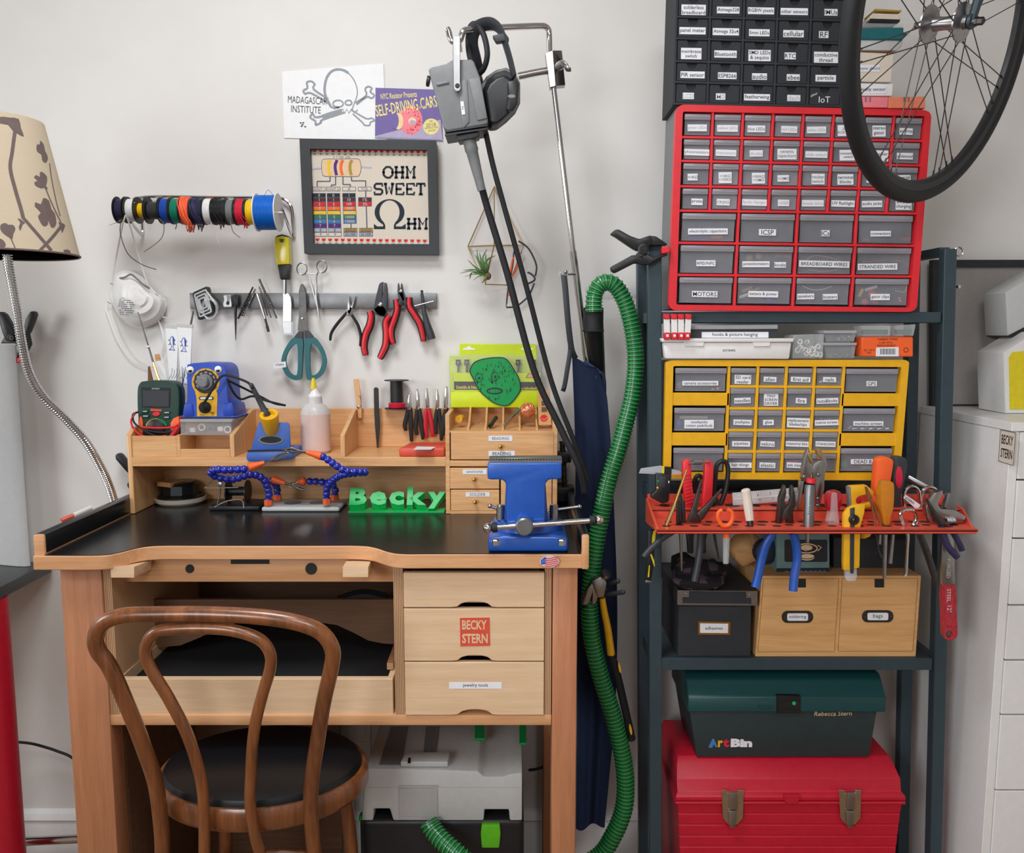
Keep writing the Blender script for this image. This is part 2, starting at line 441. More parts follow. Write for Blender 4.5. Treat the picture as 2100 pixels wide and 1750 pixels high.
b.tpx('BECKY', 973, 1282, dl-.0013, 52, 21, 1, bold=.03, keep=False); b.tpx('STERN', 974, 1310, dl-.0013, 54, 21, 1, bold=.03, keep=False)
mk('sticker', b, ['coral_plastic', 'birch'], d2, 'orange square sticker')
b = B(); b.label('jewelry tools', 921, 1400, 1029, 1413, dl, pad=.6); mk('label', b, ['label_paper', 'ink'], d3, 'white printed label strip')
# pin board under the curved front
db = 1.79
b = B(); bo = [(212, 1146), (810, 1146), (810, 1194), (212, 1194)]
zb0, zb1 = Q(0, 1194, db).z, ZT-.032; x0, x1 = Q(212, 1170, db).x, Q(812, 1170, db).x
b.box((x0, db-DW, zb0), (x1, db-DW+.035, zb1-.001), 0, .002)
pin = mk('pin_board', b, 'bench_wood', bench)
b = B(); b.bpx(473, 1143, 552, 1157, db-.0015, .001)
mk('pin_slot', b, 'black_rubber', pin, 'dark rectangular slot')
for cx, r in ((389, 9), (638, 12)):
    b = B(); b.plate(circ(cx, 1167, r, r, 20), db-.0015, .001); mk('hole', b, 'black_rubber', pin, 'dark drilled round hole')
b = B(); b.prism(PP([(226, 1163), (275, 1163), (275, 1185), (228, 1185)], 1.70), (0, 0, 0), 0, pts2=PP([(252, 1150), (312, 1148), (310, 1168), (255, 1168)], 1.787))
mk('arm_rest', b, 'birch', bench, 'pale wooden arm rest block')
b = B(); b.prism(PP([(703, 1163), (755, 1163), (755, 1184), (703, 1184)], 1.70), (0, 0, 0), 0, pts2=PP([(712, 1148), (762, 1148), (762, 1168), (714, 1168)], 1.787))
mk('arm_rest', b, 'birch', bench, 'pale wooden arm rest block')
# open cavity: wavy valance, catch tray
b = B(); wv = [(262, 1230), (818, 1230), (818, 1322), (785, 1320), (755, 1314), (725, 1298), (690, 1282), (640, 1275), (500, 1275), (455, 1285), (410, 1308), (370, 1324), (310, 1330), (262, 1330)]
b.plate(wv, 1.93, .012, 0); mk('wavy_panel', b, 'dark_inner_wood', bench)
dt = 1.735
b = B(); xt0, xt1 = Q(236, 1430, dt).x, Q(806, 1430, dt).x; zt0, zt1 = Q(0, 1468, dt).z, Q(0, 1393, dt).z
b.box((xt0, dt-DW, zt0), (xt1, dt-DW+.016, zt1), 0, .001, 1)
b.box((xt0, dt-DW+.016, zt0), (xt0+.012, -.12, zt1)); b.box((xt1-.012, dt-DW+.016, zt0), (xt1, -.12, zt1)); b.box((xt0, -.12, zt0), (xt1, -.11, zt1+.03))
tray = mk('catch_tray', b, 'birch', bench)
b = B(); b.box((xt0+.012, dt-DW+.016, zt1-.03), (xt1-.012, -.12, zt1-.026)); mk('tray_lining', b, 'black_rubber', tray, 'black tray lining')
for s_ in (0, 1):
    b = B(); x = Q(236, 1390, 1.78).x if s_ == 0 else Q(794, 1390, 1.78).x
    b.box((x, 1.78-DW, zt1+.002), (x+.014, -.12, zt1+.018)); mk('runner', b, 'ply_z', bench)
# round country sticker on the edge
b = B(); b.plate(circ(1127, 1152, 20, 12.5, 24), 1.6915, .0008, 0)
for i in range(5):
    y = 1144+i*4
    b.plate(cr2([(1118, y), (1126, y+1.5), (1136, y-1), (1145-abs(i-2), y+.5), (1145-abs(i-2), y+2.2), (1136, y+.8), (1126, y+3.3), (1118, y+1.8)], 3), 1.6911, .0003, 1)
b.plate([(1109, 1149), (1119, 1142), (1119, 1157), (1110, 1158)], 1.691, .0003, 2)
for i in range(6): b.plate(circ(1112+(i % 3)*2.6, 1149+(i//3)*4, .8, .8, 6), 1.6906, .0002, 0)
mk('flag_sticker', b, ['light_grey_plastic', 'red_plastic', 'blue_plastic'], bench, 'small oval sticker with a waving striped flag')

# ---- things in the cavity ----
b = B()
b.tube(cr(P3([(700, 1245, 2.0), (745, 1232, 2.0), (790, 1240, 2.0)]), 5), .03, 8, 0, flat=(1, .7))
solo('dark_bundle', b, 'black_rubber', 'dark bundle at the back right of the open bench cavity', 'bundle')

# ================= hutch on the bench =================
HF, HB = 2.083, 2.285
hutch = thing('desktop_organizer', 'light wooden desktop organizer with open shelf and small drawers on the bench', 'organizer')
def hz(y): return Q(0, y, HF).z
zb = ZT+.001; zs1 = hz(938); zs0 = hz(957)
x0, x1, xm = Q(263, 980, HF).x, Q(1143, 980, HF).x, Q(914, 980, HF).x
yF, yB = HF-DW, HB-DW
b = B(); b.prism([V((x0, yF, zb)), V((x0, yF, hz(893))), V((x0, yF+.03, hz(878))), V((x0, yB, hz(878))), V((x0, yB, zb))], (.012, 0, 0), 0, .0015, 1)
mk('side_panel', b, 'hutch_wood_v', hutch)
b = B(); b.box((x0+.012, yF, zs0), (xm, yB, zs1), 0, .001, 1); shelf = mk('shelf_board', b, 'hutch_wood', hutch)
ztop = Q(0, 838, HB-.012).z
b = B(); b.box((x0+.012, yB-.012, zb), (xm, yB, zs0)); b.box((Q(478, 900, HB).x, yB-.012, zs1), (xm, yB, ztop), 0, .0015, 1); mk('back_panel', b, 'hutch_wood', hutch)
for px in (471, 698):
    xx = Q(px, 930, HF).x
    b = B(); b.prism([V((xx, yF+.004, zs1)), V((xx, yF+.004, hz(893))), V((xx, yB-.04, ztop-.001)), V((xx, yB-.012, ztop-.001)), V((xx, yB-.012, zs1))], (.011, 0, 0), 0, .001, 1)
    mk('divider', b, 'hutch_wood_v', hutch)
# open boxes at the left end
xd = Q(471, 930, HF).x; xk = Q(362, 930, HF).x
b = B(); b.box((x0+.012, yF+.003, zs1), (xk, yF+.013, hz(895)), 0, .001, 1); b.box((xk, yF+.003, zs1), (xk+.009, yB-.02, hz(893)), 0, .001, 1)
b.box((xk+.009, yF+.003, zs1), (xd, yF+.012, hz(922)), 0, .001, 1); b.box((xk+.009, yB-.1, zs1), (xd, yB-.09, hz(893)), 0, .001, 1)
b.box((x0+.012, yB-.02, zs1), (xd, yB-.008, hz(880)))
mk('open_box', b, 'hutch_wood', hutch)
# drawer cabinet
b = B()
zr = hz(884)
b.box((xm, yF, zb), (xm+.011, yB, hz(850)), 0, .001, 1)
b.prism([V((x1-.012, yF, zb)), V((x1-.012, yF, hz(880))), V((x1-.012, yF+.03, hz(852))), V((x1-.012, yB, hz(852))), V((x1-.012, yB, zb))], (.012, 0, 0), 0, .001, 1)
b.box((xm+.011, yF, zr-.004), (x1-.012, yB, zr), 0)
b.box((xm+.011, yF, hz(957)), (x1-.012, yB, hz(945)), 0, .001, 1)
b.box((xm+.011, yF, zb), (x1-.012, yB, zb+.008)); b.box((xm+.011, yB-.01, zb), (x1-.012, yB, hz(838)), 0)
xmid = Q(1027, 1000, HF).x; b.box((xmid, yF, zb), (xmid+.006, yB-.01, hz(957)))
mk('drawer_case', b, 'hutch_wood', hutch)
for px in (957, 993, 1029, 1064, 1100):
    xx = Q(px, 870, HF).x
    b = B(); b.prism([V((xx, yF+.02, zr)), V((xx, yF+.02, zr+.006)), V((xx, yF+.07, zr+.012)), V((xx, yB-.05, hz(846))), V((xx, yB-.01, hz(846))), V((xx, yB-.01, zr))], (.005, 0, 0)); mk('slot_divider', b, 'hutch_wood_v', hutch)
def hdrawer(px0, py0, px1, py1, labs, kx, ky):
    xa_, xb_ = Q(px0, 960, HF).x, Q(px1, 960, HF).x
    b = B(); b.box((xa_, yF-.001, hz(py1)), (xb_, yF+.12, hz(py0)), 0, .0015, 1); f = mk('drawer', b, 'hutch_wood', hutch)
    if kx:
        b = B(); b.lathe(Q(kx, ky, HF-.001), (0, -1, 0), [(.002, 0), (.002, .006), (.0055, .009), (.006, .013), (.004, .016), (0, .017)], 14); mk('knob', b, 'brass', f, 'brass knob')
    for t, a, ii in labs:
        b = B(); b.label(t, *a, HF-.0015, pad=.7); mk('label', b, ['label_paper', ii], f, 'white label strip')
    return f
hdrawer(925, 886, 1136, 943, [('BEADING', (1002, 894, 1051, 905), 'ink_grey'), ('BEADING', (1002, 925, 1056, 936), 'ink')], 1027, 915)
hdrawer(923, 960, 1024, 1003, [('SANDPAPER', (949, 963, 998, 973), 'ink_grey')], 973, 982)
hdrawer(924, 1005, 1024, 1048, [('SOLDER', (955, 1010, 1004, 1019), 'ink_grey')], 975, 1028)
hdrawer(1031, 960, 1132, 1048, [], 0, 0)
# ================= things on the wall =================
def stroke(b, pts, w, d, m=0, closed=False, th=.0003):
    # flat drawn line of width w px
    n = len(pts); L = []; R = []
    for i in range(n):
        if closed: p, q = pts[i-1], pts[(i+1) % n]
        else: p, q = pts[max(i-1, 0)], pts[min(i+1, n-1)]
        dx, dy = q[0]-p[0], q[1]-p[1]; l = math.hypot(dx, dy) or 1
        nx, ny = -dy/l*w/2, dx/l*w/2
        L.append((pts[i][0]+nx, pts[i][1]+ny)); R.append((pts[i][0]-nx, pts[i][1]-ny))
    vs = PP(L, d)+PP(R, d)
    fs = [(i, (i+1) % n, n+(i+1) % n, n+i) for i in range(n if closed else n-1)]
    F = b.faces(vs, fs, m)
    for f in F:
        f.normal_update()
        if f.normal.y > 0: f.normal_flip()
def fill(b, pts, d, m=0): b.plate(pts, d, .0003, m)
mat('skull_grey', (150, 155, 162), .7); mat('violet', (112, 96, 158), .6); mat('lilac', (176, 166, 196), .6)
mat('cream_yellow', (238, 222, 140), .6); mat('icing', (238, 130, 140), .6); mat('dough', (240, 208, 160), .6)
mat('linen', (226, 214, 198), .85, var=.05, scale=900, bump=.4); mat('stitch_navy', (34, 44, 54), .85)
mat('stitch_red', (214, 40, 44), .85); mat('stitch_green', (52, 120, 92), .85); mat('stitch_orange', (240, 110, 50), .85)
mat('stitch_yellow', (236, 196, 30), .85); mat('stitch_brown', (84, 44, 44), .85); mat('stitch_blue', (70, 120, 180), .85)
mat('stitch_violet', (84, 44, 120), .85); mat('stitch_grey', (176, 176, 186), .85); mat('stitch_gold', (176, 142, 66), .85)
mat('stitch_line', (86, 92, 112), .85); mat('stitch_tan', (226, 196, 164), .85)

def cz(pts): return [(560+x*.2514, 100+y*.2514) for x, y in pts]
# poster with skull
b = B(); dp = 2.2975
b.plate([(578, 147), (786, 130), (793, 288), (583, 283)], dp, .0008, 0); p_ = mk; dq = dp-.0006
dome = cz(cr2([(470, 470), (430, 390), (420, 320), (438, 235), (480, 182), (540, 168), (600, 188), (650, 240), (680, 305), (687, 370), (668, 430), (650, 478), (645, 510)], 4, False))
stroke(b, dome[:26], 5, dq, 1); stroke(b, dome[25:], 2.2, dq, 1)
for cx, cy, rx, ry in ((530, 448, 42, 28), (615, 440, 27, 20)): stroke(b, cz(circ(cx, cy, rx, ry, 18)), 3, dq-.0001, 1, True)
stroke(b, cz([(545, 525), (568, 490), (585, 528), (600, 492), (618, 525), (640, 492), (660, 520), (690, 500)]), 2.5, dq, 1)
for pl, w in (([(450, 410), (330, 330), (340, 290), (310, 265), (275, 275), (280, 320), (248, 340), (262, 368), (310, 362), (460, 448)], 4),
              ([(672, 440), (760, 380), (750, 330), (775, 308), (806, 322), (792, 350), (826, 380), (800, 404), (765, 392), (680, 455)], 3.5),
              ([(560, 500), (360, 560), (325, 530), (302, 560), (345, 590), (348, 622), (392, 600), (400, 580), (580, 520)], 4),
              ([(640, 500), (760, 570), (800, 565), (828, 585), (795, 598), (785, 625), (745, 622), (728, 600), (650, 530)], 3)):
    stroke(b, cz(cr2(pl, 3, False)), w, dq-.0002, 1)
stroke(b, cz([(560, 505), (470, 530), (400, 555)]), 8, dq-.0001, 1)
stroke(b, cz([(465, 470), (500, 485), (540, 480)]), 4, dq-.0001, 1)
b.tpx('MADAGASCAR', *cz([(280, 420)])[0], dq-.0002, 76, 13, 2, -3, bold=-.004, keep=False); b.tpx('INSTITUTE', *cz([(268, 495)])[0], dq-.0002, 58, 13, 2, -3, bold=-.004, keep=False)
for x, y in ((225, 605), (240, 620), (232, 632), (262, 636), (246, 604)): fill(b, cz(circ(x, y, 9, 6, 7)), dq, 3)
solo('poster', b, ['white_paper', 'skull_grey', 'dark_grey_plastic', 'dark_grey_plastic'], 'white sheet with a skull and crossbones drawing taped above the framed embroidery', 'poster')
# postcard
b = B(); dp = 2.2955; dq = dp-.0005
b.plate([(770, 180), (902, 184), (908, 288), (769, 283)], dp, .0008, 0)
fill(b, cz([(832, 712), (1366, 578), (1384, 748), (833, 729)]), dq, 1)
b.tpx('NYC Resistor Presents', *cz([(1025, 380)])[0], dq-.0002, 71, 11, 2, 4, bold=.012, keep=False)
b.tpx('SELF-DRIVING CARS', *cz([(1085, 468)])[0], dq-.0002, 122, 22, 2, 9, bold=.012, keep=False)
b.tpx('JUNE 14+15', *cz([(1260, 472)])[0], dq-.0002, 34, 6, 2, 8)
dn = cz(circ(1122, 585, 97, 118, 30))
fill(b, dn, dq-.0001, 3); fill(b, cz(circ(1022, 590, 40, 70, 18)), dq-.0002, 4); fill(b, cz(circ(992, 588, 34, 66, 18)), dq-.0003, 0)
fill(b, cz(circ(1135, 590, 32, 30, 14)), dq-.0002, 4); fill(b, cz(circ(1137, 600, 24, 18, 14)), dq-.0003, 1)
rn = random.Random(3)
for i in range(42):
    a = rn.uniform(-2.0, 2.0); r = rn.uniform(.5, .92); x, y = 1122+97*r*math.cos(a), 585+118*r*math.sin(a); t = rn.uniform(0, 3.1)
    stroke(b, cz([(x-7*math.cos(t), y-7*math.sin(t)), (x+7*math.cos(t), y+7*math.sin(t))]), 1.1, dq-.0004, 5)
fill(b, cz(circ(1290, 635, 66, 66, 24)), dq-.0002, 2)
b.tpx('2018', *cz([(1288, 620)])[0], dq-.0006, 19, 7, 6, 6); b.tpx('THE', *cz([(1285, 592)])[0], dq-.0006, 8, 3, 6, 6)
b.tpx('INTERACTIVE', *cz([(1292, 645)])[0], dq-.0006, 26, 4, 6, 6); b.tpx('SHOW', *cz([(1295, 667)])[0], dq-.0006, 14, 4, 6, 6)
stroke(b, cz([(850, 722), (1370, 742)]), .6, dq-.0002, 0)
solo('postcard', b, ['violet', 'lilac', 'cream_yellow', 'icing', 'dough', 'stitch_red', 'ink_grey'], 'purple postcard with a pink doughnut and yellow lettering above the black frame', 'postcard')
# framed embroidery
mat('black_frame', (42, 45, 49), .5, var=.08)
fr = thing('framed_embroidery', 'black box frame with a cross-stitched resistor colour chart on cream linen', 'picture')
b = B(); o = PP([(614, 284), (894, 288), (899, 522), (624, 520)], 2.265); i_ = PP([(635.5, 305), (876, 307.5), (880, 501), (643, 500)], 2.265)
b.ring(o, i_, (0, .03, 0)); mk('frame', b, 'black_frame', fr)
df = 2.281; b = B(); b.plate([(630, 300), (882, 302), (886, 507), (638, 506)], df, .003, 0); dq = df-.0004
NV, RD, GR, OR, YE, BR, BL, VI, GY, GO, LN, TN = range(1, 13)
SLAB = {'O': [[(.3, 0), (.7, 0), (1, .25), (1, .75), (.7, 1), (.3, 1), (0, .75), (0, .25), (.3, 0)], [(-.16, .5), (.14, .5)], [(.86, .5), (1.16, .5)]],
 'H': [[(.14, 0), (.14, 1)], [(.86, 0), (.86, 1)], [(.14, .5), (.86, .5)], [(-.06, 0), (.34, 0)], [(-.06, 1), (.34, 1)], [(.66, 0), (1.06, 0)], [(.66, 1), (1.06, 1)], [(-.06, .5), (.2, .5)], [(.8, .5), (1.06, .5)]],
 'M': [[(.12, 0), (.12, 1), (.5, .42), (.88, 1), (.88, 0)], [(-.08, 0), (.32, 0)], [(.68, 0), (1.08, 0)], [(-.08, 1), (.2, 1)], [(.8, 1), (1.08, 1)]],
 'S': [[(.96, .74), (.96, 1), (.22, 1), (.04, .84), (.04, .64), (.2, .52), (.8, .48), (.96, .36), (.96, .16), (.78, 0), (.04, 0), (.04, .26)]],
 'W': [[(.06, 1), (.24, 0), (.5, .7), (.76, 0), (.94, 1)], [(-.12, 1), (.26, 1)], [(.74, 1), (1.12, 1)]],
 'E': [[(.98, .76), (.98, 1), (.12, 1), (.12, 0), (.98, 0), (.98, .24)], [(.0, .5), (.74, .5)]], 'T': [[(.02, .74), (.02, 1), (.98, 1), (.98, .74)], [(.5, 1), (.5, 0)], [(.26, 0), (.74, 0)]]}
def slab(word, x0, x1, y0, y1, w):
    n = len(word); cw = (x1-x0)/n; lw = cw*.78
    for i, c in enumerate(word):
        for pl in SLAB[c]: stroke(b, cz([(x0+i*cw+cw*.11+px_*lw, y1-py_*(y1-y0)) for px_, py_ in pl]), w, dq-.0001*(i % 3), NV)
slab('OHM', 892, 1168, 965, 1052, 4.6)
slab('SWEET', 816, 1248, 1102, 1188, 4.8)
slab('HM', 1086, 1266, 1388, 1468, 4.6)
# omega
om = [(822, 1472), (822, 1428), (850, 1450), (896, 1450), (900, 1438)] + [(x, y) for x, y in arc(950, 1335, 122, 128, 412, 22, ry=108)] + [(1000, 1438), (1004, 1450), (1050, 1450), (1082, 1428), (1082, 1472), (985, 1472), (985, 1440)] + [(x, y) for x, y in arc(950, 1335, 82, 415, 125, 22, ry=98)] + [(915, 1440), (915, 1472)]
fill(b, cz(om), dq, NV)
for row, y in ((0, 828), (1, 1556)):
    for k in range(19 if row == 0 else 18):
        x = (340+k*49.6) if row == 0 else (362+k*51.5)
        xx, yy = cz([(x, y+k*.6)])[0]
        fill(b, [(xx-4, yy-3), (xx-1.6, yy-1.4), (xx, yy-3), (xx+1.6, yy-1.4), (xx+4, yy-3), (xx+3.6, yy+2), (xx+1.5, yy+3.4), (xx-1.5, yy+3.4), (xx-3.6, yy+2)], dq, RD)
        stroke(b, [(xx, yy+3.4), (xx, yy+10)], 1, dq, GR); stroke(b, [(xx-3.5, yy+6), (xx, yy+9), (xx+3.5, yy+6)], 1, dq-.0002, GR)
# resistor drawing
stroke(b, cz([(318, 985), (400, 975)]), 3.4, dq, GY); stroke(b, cz([(700, 965), (805, 972)]), 3.4, dq, GY)
rb = cz(cr2([(398, 920), (420, 900), (560, 900), (690, 898), (712, 930), (718, 975), (705, 1025), (680, 1042), (540, 1042), (420, 1040), (400, 1010), (395, 960)], 3))
fill(b, rb, dq-.0001, TN); stroke(b, rb, 1, dq-.0005, LN, True)
for x, c in ((452, YE), (508, VI), (555, OR), (628, GO)): stroke(b, cz([(x+14, 908), (x, 940), (x-2, 970), (x+2, 1000), (x+10, 1032)]), 6, dq-.0006, c)
b.tpx('4  7  000  ±5%', *cz([(560, 886)])[0], dq, 52, 4, LN)
for pl in ([(465, 1045), (465, 1082), (360, 1082), (360, 1125)], [(510, 1045), (510, 1112), (475, 1112), (475, 1125)], [(570, 1045), (570, 1108), (630, 1108), (630, 1125)], [(640, 1045), (640, 1078), (756, 1078), (756, 1215)], [(760, 1285), (766, 1462)], [(635, 1428), (637, 1462)]):
    for a, c in zip(pl, pl[1:]): stroke(b, cz([a, c]), 2.3, dq, LN)
def swatch(x0, y0, x1, y1, c, t='', tc=0):
    q = cz([(x0, y0), (x1, y0), (x1, y1), (x0, y1)]); fill(b, q, dq-.0002, LN)
    q2 = cz([(x0+4, y0+4), (x1-4, y0+4), (x1-4, y1-4), (x0+4, y1-4)]); fill(b, q2, dq-.0006, c)
    if t: b.tpx(t, (q[0][0]+q[1][0])/2, (q[0][1]+q[2][1])/2, dq-.001, (q[1][0]-q[0][0])*.75, (q[2][1]-q[0][1])*.62, tc, keep=True)
rowc = [NV, BR, RD, OR, YE, GR, BL, VI, GY, 0]
for k, (x, h_) in enumerate(((322, 'DIGIT 1'), (438, 'DIGIT 2'), (565, 'X'), (692, 'TOL'))):
    swatch(x, 1126, x+110, 1162, 0, h_, LN)
    if k < 3:
        for j in range(10 if k < 2 else 7): swatch(x+j*1.4, 1178+j*35.5, x+108+j*1.4, 1178+j*35.5+35.5, rowc[j], (str(j) if k < 2 else '1'+'0'*min(j, 4)), LN if j in (8, 9) else 0)
swatch(694, 1212, 805, 1250, BR, '1%'); swatch(694, 1250, 805, 1286, RD, '2%')
for x in (575, 702): swatch(x, 1462, x+112, 1496, GO, 'GOLD', NV); swatch(x, 1497, x+112, 1532, GY, 'SILVER', NV)
mk('embroidery', b, ['linen', 'stitch_navy', 'stitch_red', 'stitch_green', 'stitch_orange', 'stitch_yellow', 'stitch_brown', 'stitch_blue', 'stitch_violet', 'stitch_grey', 'stitch_gold', 'stitch_line', 'stitch_tan'], fr, 'cream linen with stitched chart and lettering')

# ---- wire spool rack ----
dr = 2.19
rack = thing('spool_rack', 'bent steel wire bracket on the wall holding the row of wire spools', 'rack')
b = B(); b.tube(P3([(247, 431, dr), (580, 437, dr)]), .004, 8); mk('spool_rod', b, 'chrome', rack)
b = B(); b.tube(cr(P3([(262, 418, 2.29), (300, 404, 2.285), (450, 405, 2.285), (560, 406, 2.285), (585, 410, 2.28), (597, 425, 2.28), (600, 450, 2.285), (602, 486, 2.292)]), 5), .0042, 8); mk('bracket', b, 'chrome', rack)
b = B(); b.tube(P3([(578, 428, dr), (598, 482, 2.29)]), .0038, 8); mk('strut', b, 'chrome', rack)
b = B(); b.tube(cr(P3([(265, 448, dr), (278, 468, 2.24), (291, 480, 2.285), (291, 450, 2.29), (289, 410, 2.287)]), 4), .0038, 8); mk('strut', b, 'chrome', rack)
mat('wire_navy', (44, 42, 78), .4); mat('wire_white', (225, 225, 225), .4); mat('wire_yellow', (238, 196, 20), .4); mat('wire_charcoal', (56, 60, 62), .4)
mat('wire_blue', (24, 74, 168), .4); mat('wire_green', (10, 124, 98), .4); mat('wire_orange', (250, 104, 62), .4); mat('wire_black', (28, 30, 32), .4)
mat('wire_grey', (126, 128, 128), .4); mat('wire_red', (214, 36, 66), .4); mat('wire_sky', (0, 102, 198), .4)
sp = [(241, 260, 'navy', 21), (263, 284, 'white', 22), (284, 304, 'yellow', 14), (305, 332, 'charcoal', 17), (333, 353, 'blue', 24), (354, 374, 'green', 24), (375, 396, 'orange', 27), (397, 420, 'navy', 25), (421, 440, 'white', 25), (441, 466, 'black', 25), (467, 485, 'grey', 24), (486, 506, 'red', 25), (507, 525, 'yellow', 24), (527, 572, 'sky', 34)]
names = {'navy': 'dark navy', 'charcoal': 'charcoal grey', 'sky': 'bright blue'}
desc = ['black spool with dark navy wire at the left end of the rack', 'black spool with white wire second from the left end', 'nearly empty black spool with a little yellow wire', 'black spool with thin charcoal wire beside the blue one', 'black spool wound with dark blue wire', 'black spool wound with teal green wire', 'spool with drooping loops of orange wire', 'spool with tangled navy wire right of the orange wire', 'spool of white wire in the middle of the rack', 'black spool wound with black wire', 'spool wound with grey wire left of the red wire', 'spool wound with red wire', 'black spool full of yellow wire beside the large blue spool', 'large white spool of bright blue wire at the right end of the rack']
tails = {0: [(248, 455), (247, 480), (262, 520), (290, 542), (320, 553)], 1: [(276, 415), (260, 432), (246, 452), (224, 462)], 3: [(326, 448), (336, 462), (330, 490), (295, 517)], 4: [(352, 450), (362, 458), (360, 470)], 8: [(432, 455), (440, 475), (449, 500)], 9: [(455, 455), (458, 465)], 10: [(472, 450), (478, 475), (493, 488)], 11: [(503, 455), (506, 468), (502, 458)], 13: [(540, 405), (550, 390), (561, 402)]}
for i, (a, c, col, rw) in enumerate(sp):
    t = thing('wire_spool', desc[i], 'spool', 'wire spools on the rack'); yc = 431+(a-241)*.018; k = S(dr)
    A = Q(a, yc, dr); C_ = Q(c, yc, dr); L = (C_-A).length; R = (26 if i < 13 else 37)*k; fm = 'black_plastic' if i < 13 else 'white_plastic'
    b = B(); b.lathe(A, (1, 0, 0), [(.005, 0), (R, 0), (R, .0022), (.01, .003), (.01, L-.003), (R, L-.0022), (R, L), (.005, L)], 28); mk('reel', b, fm, t)
    n = max(4, int(L/.0032)); pr = [(rw*.5*k, .0024)]
    for j in range(n):
        h0 = .0026+(L-.0052)*j/n; w = (L-.0052)/n
        pr += [(rw*k-.0012, h0), (rw*k, h0+w*.3), (rw*k, h0+w*.7), (rw*k-.0012, h0+w*.98)]
    pr.append((rw*.5*k, L-.0024))
    b = B(); b.lathe(A, (1, 0, 0), pr, 24); wd = mk('wire_winding', b, 'wire_'+col, t, names.get(col, col)+' insulated wire')
    if i in (6, 7, 11, 9):
        b = B(); rl = random.Random(i)
        for j in range({6: 7, 7: 7, 11: 2, 9: 2}[i]):
            xx = A.x+.004+(L-.008)*rl.random(); dz = rl.uniform(.006, .02) if i < 9 else rl.uniform(.002, .012); rr = rw*k+.001
            b.tube([V((xx+.006*math.sin(2*q)+(.006 if q > 3.6 and q < 5.8 else 0), A.y+rr*1.02*math.cos(q), A.z+rr*math.sin(q)-(dz if math.sin(q) < 0 else 0)*abs(math.sin(q)))) for q in [6.283*z/20 for z in range(20)]], .0012, 5, 0, True)
        mk('loose_loops', b, 'wire_'+col, t)
    if i in tails:
        b = B(); b.tube(cr([Q(x, y, dr-.03+.012*min(j, 3)) for j, (x, y) in enumerate(tails[i])], 6), .0011 if i != 13 else .0006, 6); mk('loose_end', b, 'wire_'+('grey' if i in (3, 10) else 'charcoal' if i == 0 else col), t)

# ---- dust mask ----
mask = thing('dust_mask', 'white cup dust mask with elastic bands hanging from the spool rack', 'mask')
ol = cr2([(236, 565), (254, 556), (272, 559), (291, 570), (305, 586), (320, 603), (336, 612), (340, 627), (334, 646), (320, 661), (296, 671), (270, 668), (248, 651), (234, 627), (229, 606), (231, 580)], 2)
b = B(); n = len(ol); NR = 12; c0 = (279, 606); rings = []
for j in range(NR+1):
    r = 1-j/NR; ri = []
    for (x, y) in ol:
        zz = 2.285-.062*math.sqrt(max(0, 1-r*r))-(.0022*math.cos(r*22))*(1 if .3 < r < .9 else 0)
        ri.append(b.bm.verts.new(Q(c0[0]+(x-c0[0])*r, c0[1]+(y-c0[1])*r, zz)))
        if r == 0: break
    rings.append(ri)
for a, c in zip(rings, rings[1:]):
    for k in range(n):
        b.bm.faces.new([a[k], a[(k+1) % n], c[(k+1) % n], c[k]] if len(c) > 1 else [a[k], a[(k+1) % n], c[0]])
b.tube(PP(ol, 2.284), .0022, 6, 0, True)
for j in range(9):
    y = 611+j*4.2; w = (14, 24, 30, 34, 30, 34, 32, 28, 18)[j]; x0 = 242+abs(j-4)*1.0
    xs = [x0+w*t/6 for t in range(7)]
    def dm(x, y):
        a = math.atan2(y-c0[1], x-c0[0]); rr = math.hypot(x-c0[0], y-c0[1])/58
        return 2.285-.062*math.sqrt(max(0, 1-min(rr, 1)**2))-.004
    for k in range(6):
        if (j*7+k*3) % 5: stroke(b, [(xs[k], y+k*.3), (xs[k+1]-1, y+k*.3)], 2, (dm(xs[k], y)), 1)
mk('shell', b, ['white_plastic', 'ink_grey'], mask)
b = B(); b.tube(cr(P3([(245, 571, 2.25), (256, 569, 2.236), (268, 563, 2.232), (280, 571, 2.232), (294, 584, 2.232), (307, 592, 2.238)]), 4), .0028, 6, 0, flat=(1, .4)); mk('nose_clip', b, 'grey_plastic', mask)
for pl in ([(229, 584, 2.27), (240, 520, 2.23), (254, 452, 2.16), (262, 450, 2.16), (283, 520, 2.22), (304, 585, 2.25), (320, 607, 2.262), (342, 609, 2.275)],
           [(224, 620, 2.285), (218, 632, 2.29), (226, 660, 2.29), (242, 700, 2.29), (266, 735, 2.29), (292, 750, 2.29), (318, 750, 2.29), (330, 725, 2.285), (335, 695, 2.28), (328, 665, 2.28), (321, 648, 2.275), (346, 654, 2.28)]):
    b = B(); b.tube(cr(P3(pl), 5), .0024, 6, 0, flat=(.25, 1), up=(0, 1, 0)); mk('elastic_band', b, 'white_plastic', mask)
for x, y in ((229, 584), (322, 606), (223, 622)):
    b = B(); b.tube(P3([(x-3, y-3, 2.265), (x+3, y+1, 2.265)]), .0012, 5); mk('staple', b, 'steel', mask)

# ---- magnetic bar and its tools ----
def ct(x, y): return (380+x*.2571, 470+y*.2571)
def C(pl): return [ct(x, y) for x, y in pl]
b = B(); b.bpx(389, 601, 895, 633, 2.283, .017, 0, .0015, 2)
solo('magnetic_bar', b, 'brushed', 'long grey magnetic tool bar screwed to the wall', 'tool bar')
dm_ = 2.276
def tool(name, label, cat, *parts, group='tools on the magnetic bar'):
    t = thing(name, label, cat, group)
    for nm, b, m in parts: mk(nm, b, m, t)
    return t
